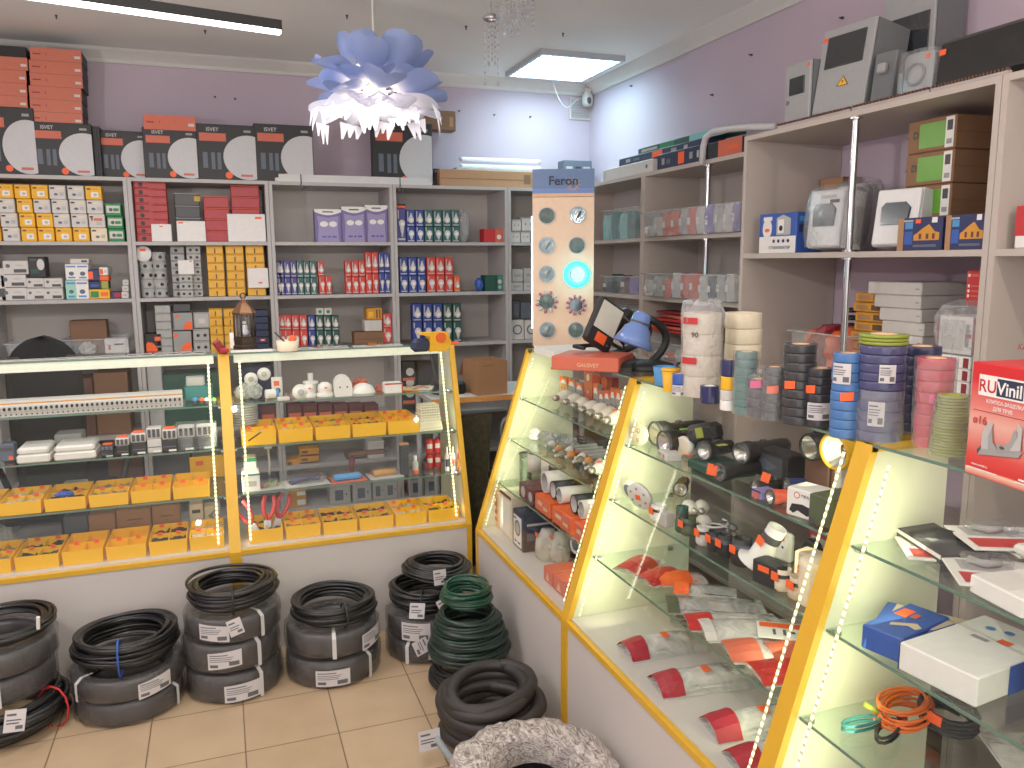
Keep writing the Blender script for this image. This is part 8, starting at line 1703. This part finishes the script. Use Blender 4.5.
t = thing('white_socket', 'white two-pin socket with red tag behind the angled lamp holder', 'socket', tuple(P3(743, 566, H2, .10)+Vector((.02, 0, 0))), R90+.2); obj('socket_plate', G().cbox(.06, .02, .075, wp, c=.008), t); obj('pin_hole', G().print_([('c', .35, .5, .06, 'softblack'), ('c', .62, .5, .06, 'softblack'), ('r', .3, .72, .7, .92, 'tagorange')], .06, .075, -.0102), t)
rb(748, 768, 562, 600, H2, 'softblack', 'dark grey wedge lamp base with orange tag on the socket shelf', .05, [('r', .25, .6, .7, .85, 'tagorange')], rz=.2)
rb(772, 792, 556, 592, H2, 'beige', 'beige sensor box with dark window and orange tag on the socket shelf', .05, [('r', .15, .35, .55, .62, 'tagorange'), ('p', [(.4, .75), (.75, .85), (.8, .7), (.5, .6)], 'brown')], dx=.06, rz=.3)
for i, (u, v, r, h, c_) in enumerate(((767, 600, .022, .052, 'cream'), (782, 606, .023, .052, 'beige'))): lamp_holder(('cream tube lamp holder with orange tag, left of the beige one', 'beige tube lamp holder with orange tag near the gold post')[i], P3(u, v, H2, .02+r), r, h, c_, True)
p = P3(800, 606, H2, .04); t = thing('ribbed_lamp', 'tall cream ribbed lamp shade by the gold post on the socket shelf', 'lamp shade', tuple(p)); obj('ribbed_body', G().lathe([(.034, 0), (.036, .005)]+[(q_, .01+.012*k+dz) for k in range(7) for q_, dz in ((.036, 0), (.038, .006))]+[(.036, .1), (.03, .104), (.001, .104)], 'cream', 26), t)
p = P3(770, 573, H2, .12); t = thing('round_lamp', 'dark round lamp behind the beige sensor box', 'lamp', (p.x, p.y, H2+.034), 0, rot=(0, PI/2-.3, 0)); obj('lamp_ring', G().lathe([(.024, 0), (.034, .0), (.034, .02), (.001, .03)], tb, 24), t); obj('reflector', G().lathe([(.024, .0005), (.001, .01)], 'dgreen', 18), t)
p = P3(800, 585, H2, .11); t = thing('glass_lamp', 'pale green glass lamp lying behind the cream ribbed shade', 'lamp', (p.x, p.y, H2+.04), 0, rot=(0, PI/2-.3, 0)); obj('glass_shade', G().lathe([(.032, 0), (.04, .0), (.036, .045), (.02, .05), (.001, .05)], glassmat('pale green glass', (.75, .85, .72), 1.6, haze=.3, hazecol=(.5, .6, .48)), 24), t)
rb(768, 790, 538, 556, H2, 'dred', 'dark red framed carton at the back of the socket shelf, left one', .06, [('r', .15, .35, .85, .85, 'grey')], dx=.12)
rb(794, 822, 548, 566, H2, 'brown', 'brown lettered carton at the back of the socket shelf, right one', .06, [('t', '36 V', .5, .4, .3, 'dkraft')], dx=.12)
# tie bag shelf: flat film bags with red headers
bagf = glassmat('bag film', (.96, .96, .96), 1.5, haze=.45, hazecol=(.92, .90, .87), rough=.12, wrinkle=.9, wscale=14)
def tie_bag(label, u, v, z, w, l, rz, head, fillc, hh=.02, hl=.3, seed=0, dz=0, strands=7, name='tie_bag', group='film bags with red headers', parts=None):
    """flat bag: header at local -y end (towards the front), contents behind it"""
    p = P3(u, v, z, .012); t = thing(name, label, 'bag', (p.x, p.y, z+dz), 0, group, rot=(0, 0, rz)); rnd = random.Random(seed)
    g = G(); n, m = 8, 5; top = []; 
    def surf(sg):
        vs = []
        for i in range(n+1):
            for j in range(m+1):
                q, s_ = j/m, i/n; e = math.sin(PI*q)**.6*math.sin(PI*min(1, .06+.9*s_))**.5
                vs.append(((q-.5)*w*(1+.04*math.sin(5*s_+seed)), s_*l, .0008+(hh*e*(.85+rnd.uniform(-.12, .12)) if sg > 0 else 0)))
        return vs
    fs = [(i*(m+1)+j, i*(m+1)+j+1, (i+1)*(m+1)+j+1, (i+1)*(m+1)+j) for i in range(n) for j in range(m)]
    g.add(surf(1), fs, bagf, True); g.add(surf(-1), [f[::-1] for f in fs], bagf); obj('film_bag', g, t)
    if head:
        g = G(); vs = []
        for i in range(4):
            for j in range(m+1): q, s_ = j/m, i/3; vs.append(((q-.5)*w*.94, -.004+s_*l*hl, .003+hh*math.sin(PI*q)**.6*math.sin(PI*min(1, .1+.9*s_*hl))**.5+.002*rnd.random()))
        g.add(vs, [(i*(m+1)+j, i*(m+1)+j+1, (i+1)*(m+1)+j+1, (i+1)*(m+1)+j) for i in range(3) for j in range(m)], head); obj('header_card', g, t, 'red header card' if head in ('red', 'crimson', 'dred') else None)
    if fillc:
        for k in range(strands):
            g = G(); x = (k/(max(1, strands-1))-.5)*w*.7; zz = hh*.4*math.sin(PI*(k+1)/(strands+1)); g.tube([(x+.003*rnd.uniform(-1, 1), l*(hl*.8+s_*(.93-hl*.8)), .003+zz*math.sin(PI*min(1, .15+.8*s_))) for s_ in (0, .25, .5, .75, 1)], .0042, fillc, 5); obj('contents', g, t)
    if parts: parts(t)
    return t
RR_ = R90
redf = mat('red header print', (196, 46, 46), rough=.35, bump=.6, scale=14, var=.2)
tie_bag('film bag with two red bundles at the far end of the tie bag shelf, left', 622, 574, H3, .10, .16, RR_+.5, 'red', 'salmon', .025, .75, 1)
tie_bag('film bag with bright red bundle, second from far end of the tie bag shelf', 640, 584, H3, .09, .15, RR_+.25, 'red', 'red', .028, .85, 2)
tie_bag('film bag with orange-red bundle, third on the tie bag shelf', 655, 583, H3, .08, .14, RR_-.15, 'orange', 'salmon', .026, .7, 3, .0)
tie_bag('bag of black cable ties with orange and white header on the tie bag shelf', 672, 590, H3, .09, .17, RR_-.6, 'tagorange', 'softblack', .018, .25, 4, .002, 10)
tie_bag('wide bag of dark cable ties in smoky film on the tie bag shelf', 664, 606, H3, .12, .26, RR_-.45, 'olive', 'dgrey', .018, .12, 5, .0, 12)
tie_bag('bag of white cable ties with bright red header on the tie bag shelf', 683, 626, H3, .11, .24, RR_-.35, redf, 'offwhite', .02, .28, 6, .002, 10)
tie_bag('wide bag of white cable ties with small red print, middle of the tie bag shelf', 698, 640, H3, .13, .28, RR_-.35, 'offwhite', 'offwhite', .024, .1, 7, .012, 12)
tie_bag('bag of white cable ties with red and white header, nearer on the tie bag shelf', 722, 655, H3, .12, .26, RR_-.3, 'salmon', 'paper', .024, .3, 8, .004, 12)
tie_bag('bag with red header nearest the gold post on the tie bag shelf', 750, 682, H3, .12, .24, RR_-.2, redf, 'paper', .022, .5, 9, .002, 9)
tie_bag('red-headed bag behind the nearest one on the tie bag shelf', 765, 660, H3, .10, .2, RR_-.3, 'salmon', 'paper', .02, .4, 10, .016, 8)
p = P3(755, 650, H3, .06); carton('header_card', 'orange and white printed card lying on the bags near the gold post', 'card', p.x+.02, p.y, H3+.034, .09, .12, .002, 'paper', top=[('r', .05, .05, .35, .95, 'tagorange'), ('r', .45, .3, .8, .36, 'slate'), ('r', .45, .5, .8, .56, 'slate'), ('c', .6, .7, .07, 'dgrey')], rz=R90-.6, ch=.0004)
# counter floor of the torch counter: bagged extension leads
def ext_bag(label, u, v, w, l, rz, seed, kind=0):
    def parts(t):
        if kind == 0: g = G(); g.cbox(.055, .15, .03, wp, y=l*.68, z=.004, c=.008); obj('socket_bar', g, t); [obj('socket_hole', G().cyl(.014, .001, 'grey', y=l*.68+(k-1)*.045, z=.0345, seg=14), t) for k in range(3)]
        obj('price_tag', G().cbox(.03, .022, .003, 'tagorange', y=l*.45, x=w*.15, z=.052, c=.001), t, 'orange price tag')
        obj('ring_print', G().lathe([(.016, .0545), (.022, .0548), (.022, .0545)], 'maroon', 18, y=l*.82, x=-w*.2), t)
    return tie_bag(label, u, v, HF, w, l, rz, 'crimson', 'offwhite', .05, .22, seed, 0, 6, 'extension_lead_bag', 'bagged extension leads on the counter floor', parts)
ext_bag('bagged white extension lead with red header, farthest on the torch counter floor', 622, 655, .12, .26, RR_-.05, 21, 1)
ext_bag('bagged white extension lead with coiled cable, second on the torch counter floor', 652, 690, .12, .3, RR_-.12, 22)
ext_bag('bagged socket strip with red header, third on the torch counter floor', 705, 733, .12, .3, RR_-.12, 23)
ext_bag('bagged white lead with red header nearest the gold post on the floor', 728, 778, .11, .28, RR_-.1, 24, 1)
p = P3(668, 632, HF, .12); crumple_pack('clear bag of white sockets at the back of the torch counter floor', p.x+.02, p.y, HF, .11, .08, .07, wrapm, 33, 'socket_bag', 'bag', R90, None, False)
p = P3(640, 632, HF, .10); g = G(); g.tube([(p.x+.05+.035*math.cos(a*.5), p.y+.035*math.sin(a*.5), HF+.005+.0013*a) for a in range(30)], .004, 'grey', 6); tag(obj('cable_coil', g), 'grey cable coil behind the farthest bagged lead on the counter floor', 'cable coil')
p = P3(668, 620, HF, .12, .1); carton('kraft_carton', 'small kraft carton at the back of the torch counter floor', 'box', p.x+.04, p.y, HF, .08, .06, .04, 'kraft', rz=R90)

# ================================================================== nearest counter at the right edge
K1, K2, K3 = H1, H2, H3
def redcard(label, u, v, w, l, rz, dz, seed, tilt=-.05):
    p = S(u, v, K1); t = thing('blister_pack', label, 'blister pack', (p.x+.02, p.y-.035, K1+dz), 0, 'red and white blister cards', rot=(0, 0, rz))
    g = G(); g.cbox(w, l, .004, 'paper', y=l/2, c=.001)
    for k, (a, b, c_, e, m) in enumerate(((.55, .06, .92, .62, redf), (.08, .1, .45, .55, 'lgrey'), (.5, .7, .6, .9, 'slate'), (.66, .7, .72, .92, 'grey'))): g.add([((a-.5)*w, b*l, .0044+.0001*k), ((c_-.5)*w, b*l, .0044+.0001*k), ((c_-.5)*w, e*l, .0044+.0001*k), ((a-.5)*w, e*l, .0044+.0001*k)], [(0, 1, 2, 3)], m)
    obj('backing_card', g, t); obj('logo_disc', G().lathe([(.012, .0046), (.016, .0049), (.012, .0052)], 'dred', 18, x=.1*w, y=l*.78), t)
    g = G(); g.cbox(w*.42, l*.4, .02, blis, x=-w*.2, y=l*.33, z=.0044, c=.01); obj('blister', g, t)
    obj('item', G().tube([(-w*.3, l*.2, .012), (-w*.1, l*.3, .014), (-w*.25, l*.44, .012)], .007, 'lgrey', 7), t); return t
redcard('red and white blister card at the far end of the nearest counter shelf', 880, 545, .13, .2, RR_-.1-.5, .002, 1)
redcard('red and white blister card overlapping the far one on the nearest counter', 925, 572, .14, .21, RR_-.62, .012, 2)
redcard('red and white blister card with clear bubbles behind the front two', 935, 548, .14, .22, RR_-.45, .03, 3)
redcard('red and white blister card under the white wall switch carton', 975, 552, .14, .22, RR_-.4, .022, 4)
rb(965, 1030, 580, 612, K1, 'paper', 'white carton at the front of the nearest counter shelf under the switch', .18, h=.034, rz=-.15)
p = P3(1010, 588, K1, .06); t = thing('wall_switch', 'white rounded wall switch bar on the white carton at right edge', 'switch', (p.x+.03, p.y-.02, K1+.036), R90-.15); obj('switch_bar', G().cbox(.15, .06, .02, wp, c=.009), t); obj('switch_key', G().cbox(.05, .035, .004, 'lgrey', z=.0205, c=.002), t)
q_ = ray(948, 528); p = Vector((1.37, 1.37*q_.y/q_.x+.1, K1)); g = G(); g.tube([(-.07, 0, .012), (-.02, 0, .02), (.04, 0, .014), (.1, 0, .012)], [.014, .02, .014, .012], 'softblack', 8); tag(obj('black_tool', g, None, None, (p.x, p.y-.1, K1+.001), (0, 0, -.6)), 'black tool lying at the back of the nearest counter top shelf', 'tool')
p = P3(985, 528, K1, .1, .08); carton('white_carton', 'long white edged carton at the back of the nearest counter top shelf', 'box', p.x, p.y-.05, K1, .2, .1, .02, 'dgrey', [('r', 0, .6, 1, 1, 'paper')], rz=R90-.3)
# blue and white boxes on the second shelf
rb(850, 884, 630, 664, K2, 'blue', 'blue tool carton with orange tag and picture at the left of the nearest counter', .17, h=.05, rz=.25, top=[('r', .12, .55, .4, .8, 'tagorange'), ('r', .45, .6, .6, .75, 'salmon'), ('p', [(.35, .3), (.75, .5), (.95, .42), (.9, .32), (.7, .36), (.4, .22)], 'beige')])
rb(888, 960, 672, 700, K2, 'paper', 'long white carton with blue side and round marks on the nearest counter', .25, h=.055, rz=.12, top=[('c', .3, .8, .06, 'sky'), ('c', .5, .84, .06, 'sky'), ('r', .55, .62, .7, .7, 'tagorange'), ('r', .3, .55, .5, .6, 'grey')], side=[('r', .35, 0, 1, 1, 'blue')])
p = P3(955, 610, K2, .06, .13); t = carton('tool_carton', 'long blue carton with pale top at the back of the nearest counter', 'box', p.x+.0, p.y-.1, K2, .1, .2, .045, 'blue', rz=R90-1.0, top=[('r', .05, .1, .95, .9, 'beige')])
rb(1012, 1060, 640, 720, K2, 'dred', 'dark red carton at the right edge of the nearest counter', .15, [('r', .1, .5, .7, .8, 'lgrey')], h=.1, dx=.06)
# cables on the third shelf
g = G(); p = P3(858, 728, K3, .05); rnd = random.Random(2); oc_ = mat('orange cable', (232, 108, 40), rough=.35); pts = []
for i in range(150): a = i*.42; rr = 1+.12*math.sin(i*.37)+.1*math.sin(i*.11); pts.append((.062*rr*math.cos(a), .038*rr*math.sin(a)+.006*math.sin(i*.2), .006+.0003*i+.006*abs(math.sin(i*.23))))
t = thing('patch_cable', 'coiled bright orange cable on the lowest visible shelf of the nearest counter', 'cable', (p.x+.05, p.y-.02, K3), .3); obj('cable_winding', G().tube(pts, .0032, oc_, 6), t); obj('plug', G().tube([(-.05, .03, .03), (-.07, .05, .045)], .006, 'ygreen', 7), t)
for i, (u, v, c_, lab) in enumerate(((842, 735, 'teal', 'teal thin cable under the orange coil'), (868, 742, 'softblack', 'black jack cable with red plug in front of the orange coil'))):
    p = P3(u, v, K3, .03); t = thing('jack_cable', lab, 'cable', (p.x+.02, p.y, K3), .5*i); obj('cable_winding', G().tube([(.03*math.cos(a*.5)*1.6, .018*math.sin(a*.5), .005+.0008*a) for a in range(26)], .0035, c_, 6), t); obj('plug', G().tube([(.045, 0, .01), (.08, -.01, .008)], .006, 'red' if i else 'lgrey', 7), t)
p = P3(920, 735, K3, .05); t = thing('cable_coil', 'thick black cable coil with orange tag right of the orange one', 'cable', (p.x+.02, p.y, K3), .2, rot=(.06, -.06, .2)); obj('cable_winding', G().tube([(.045*(1+.1*math.sin(a))*math.cos(a*.5), .055*math.sin(a*.5), .014+.0007*a) for a in range(50)], .006, 'softblack', 7), t); obj('price_tag', G().cbox(.012, .03, .02, 'tagorange', x=-.045, z=.03, c=.001), t, 'orange price tag')
p = P3(990, 735, K3, .0); t = tie_bag('white pouch with red cable and orange tag at the right edge of the nearest counter', 985, 752, K3, .14, .2, RR_-.5, None, None, .03, .2, 44, 0, 0, 'cable_pouch', None); obj('backing_card', G().cbox(.14, .2, .002, 'paper', y=.1, c=.0005), t); obj('cable_winding', G().tube([(.03*math.cos(a*.5), .1+.045*math.sin(a*.5), .006+.0006*a) for a in range(30)], .004, 'crimson', 6), t); obj('price_tag', G().cbox(.03, .02, .003, 'tagorange', y=.08, z=.03, c=.001), t, 'orange price tag')
rb(960, 1060, 740, 800, HF, 'offwhite', 'white carton on the nearest counter floor at the bottom right corner', .2, h=.12, dx=.08)
g = G(); p = P3(815, 760, HF, .03); g.tube([(p.x+.03+.03*math.cos(a*.5), p.y+.03*math.sin(a*.5), HF+.006+.001*a) for a in range(40)], .0035, 'mint', 6); tag(obj('cable_coil', g), 'mint green thin cable coil on the nearest counter floor by the gold post', 'cable coil')
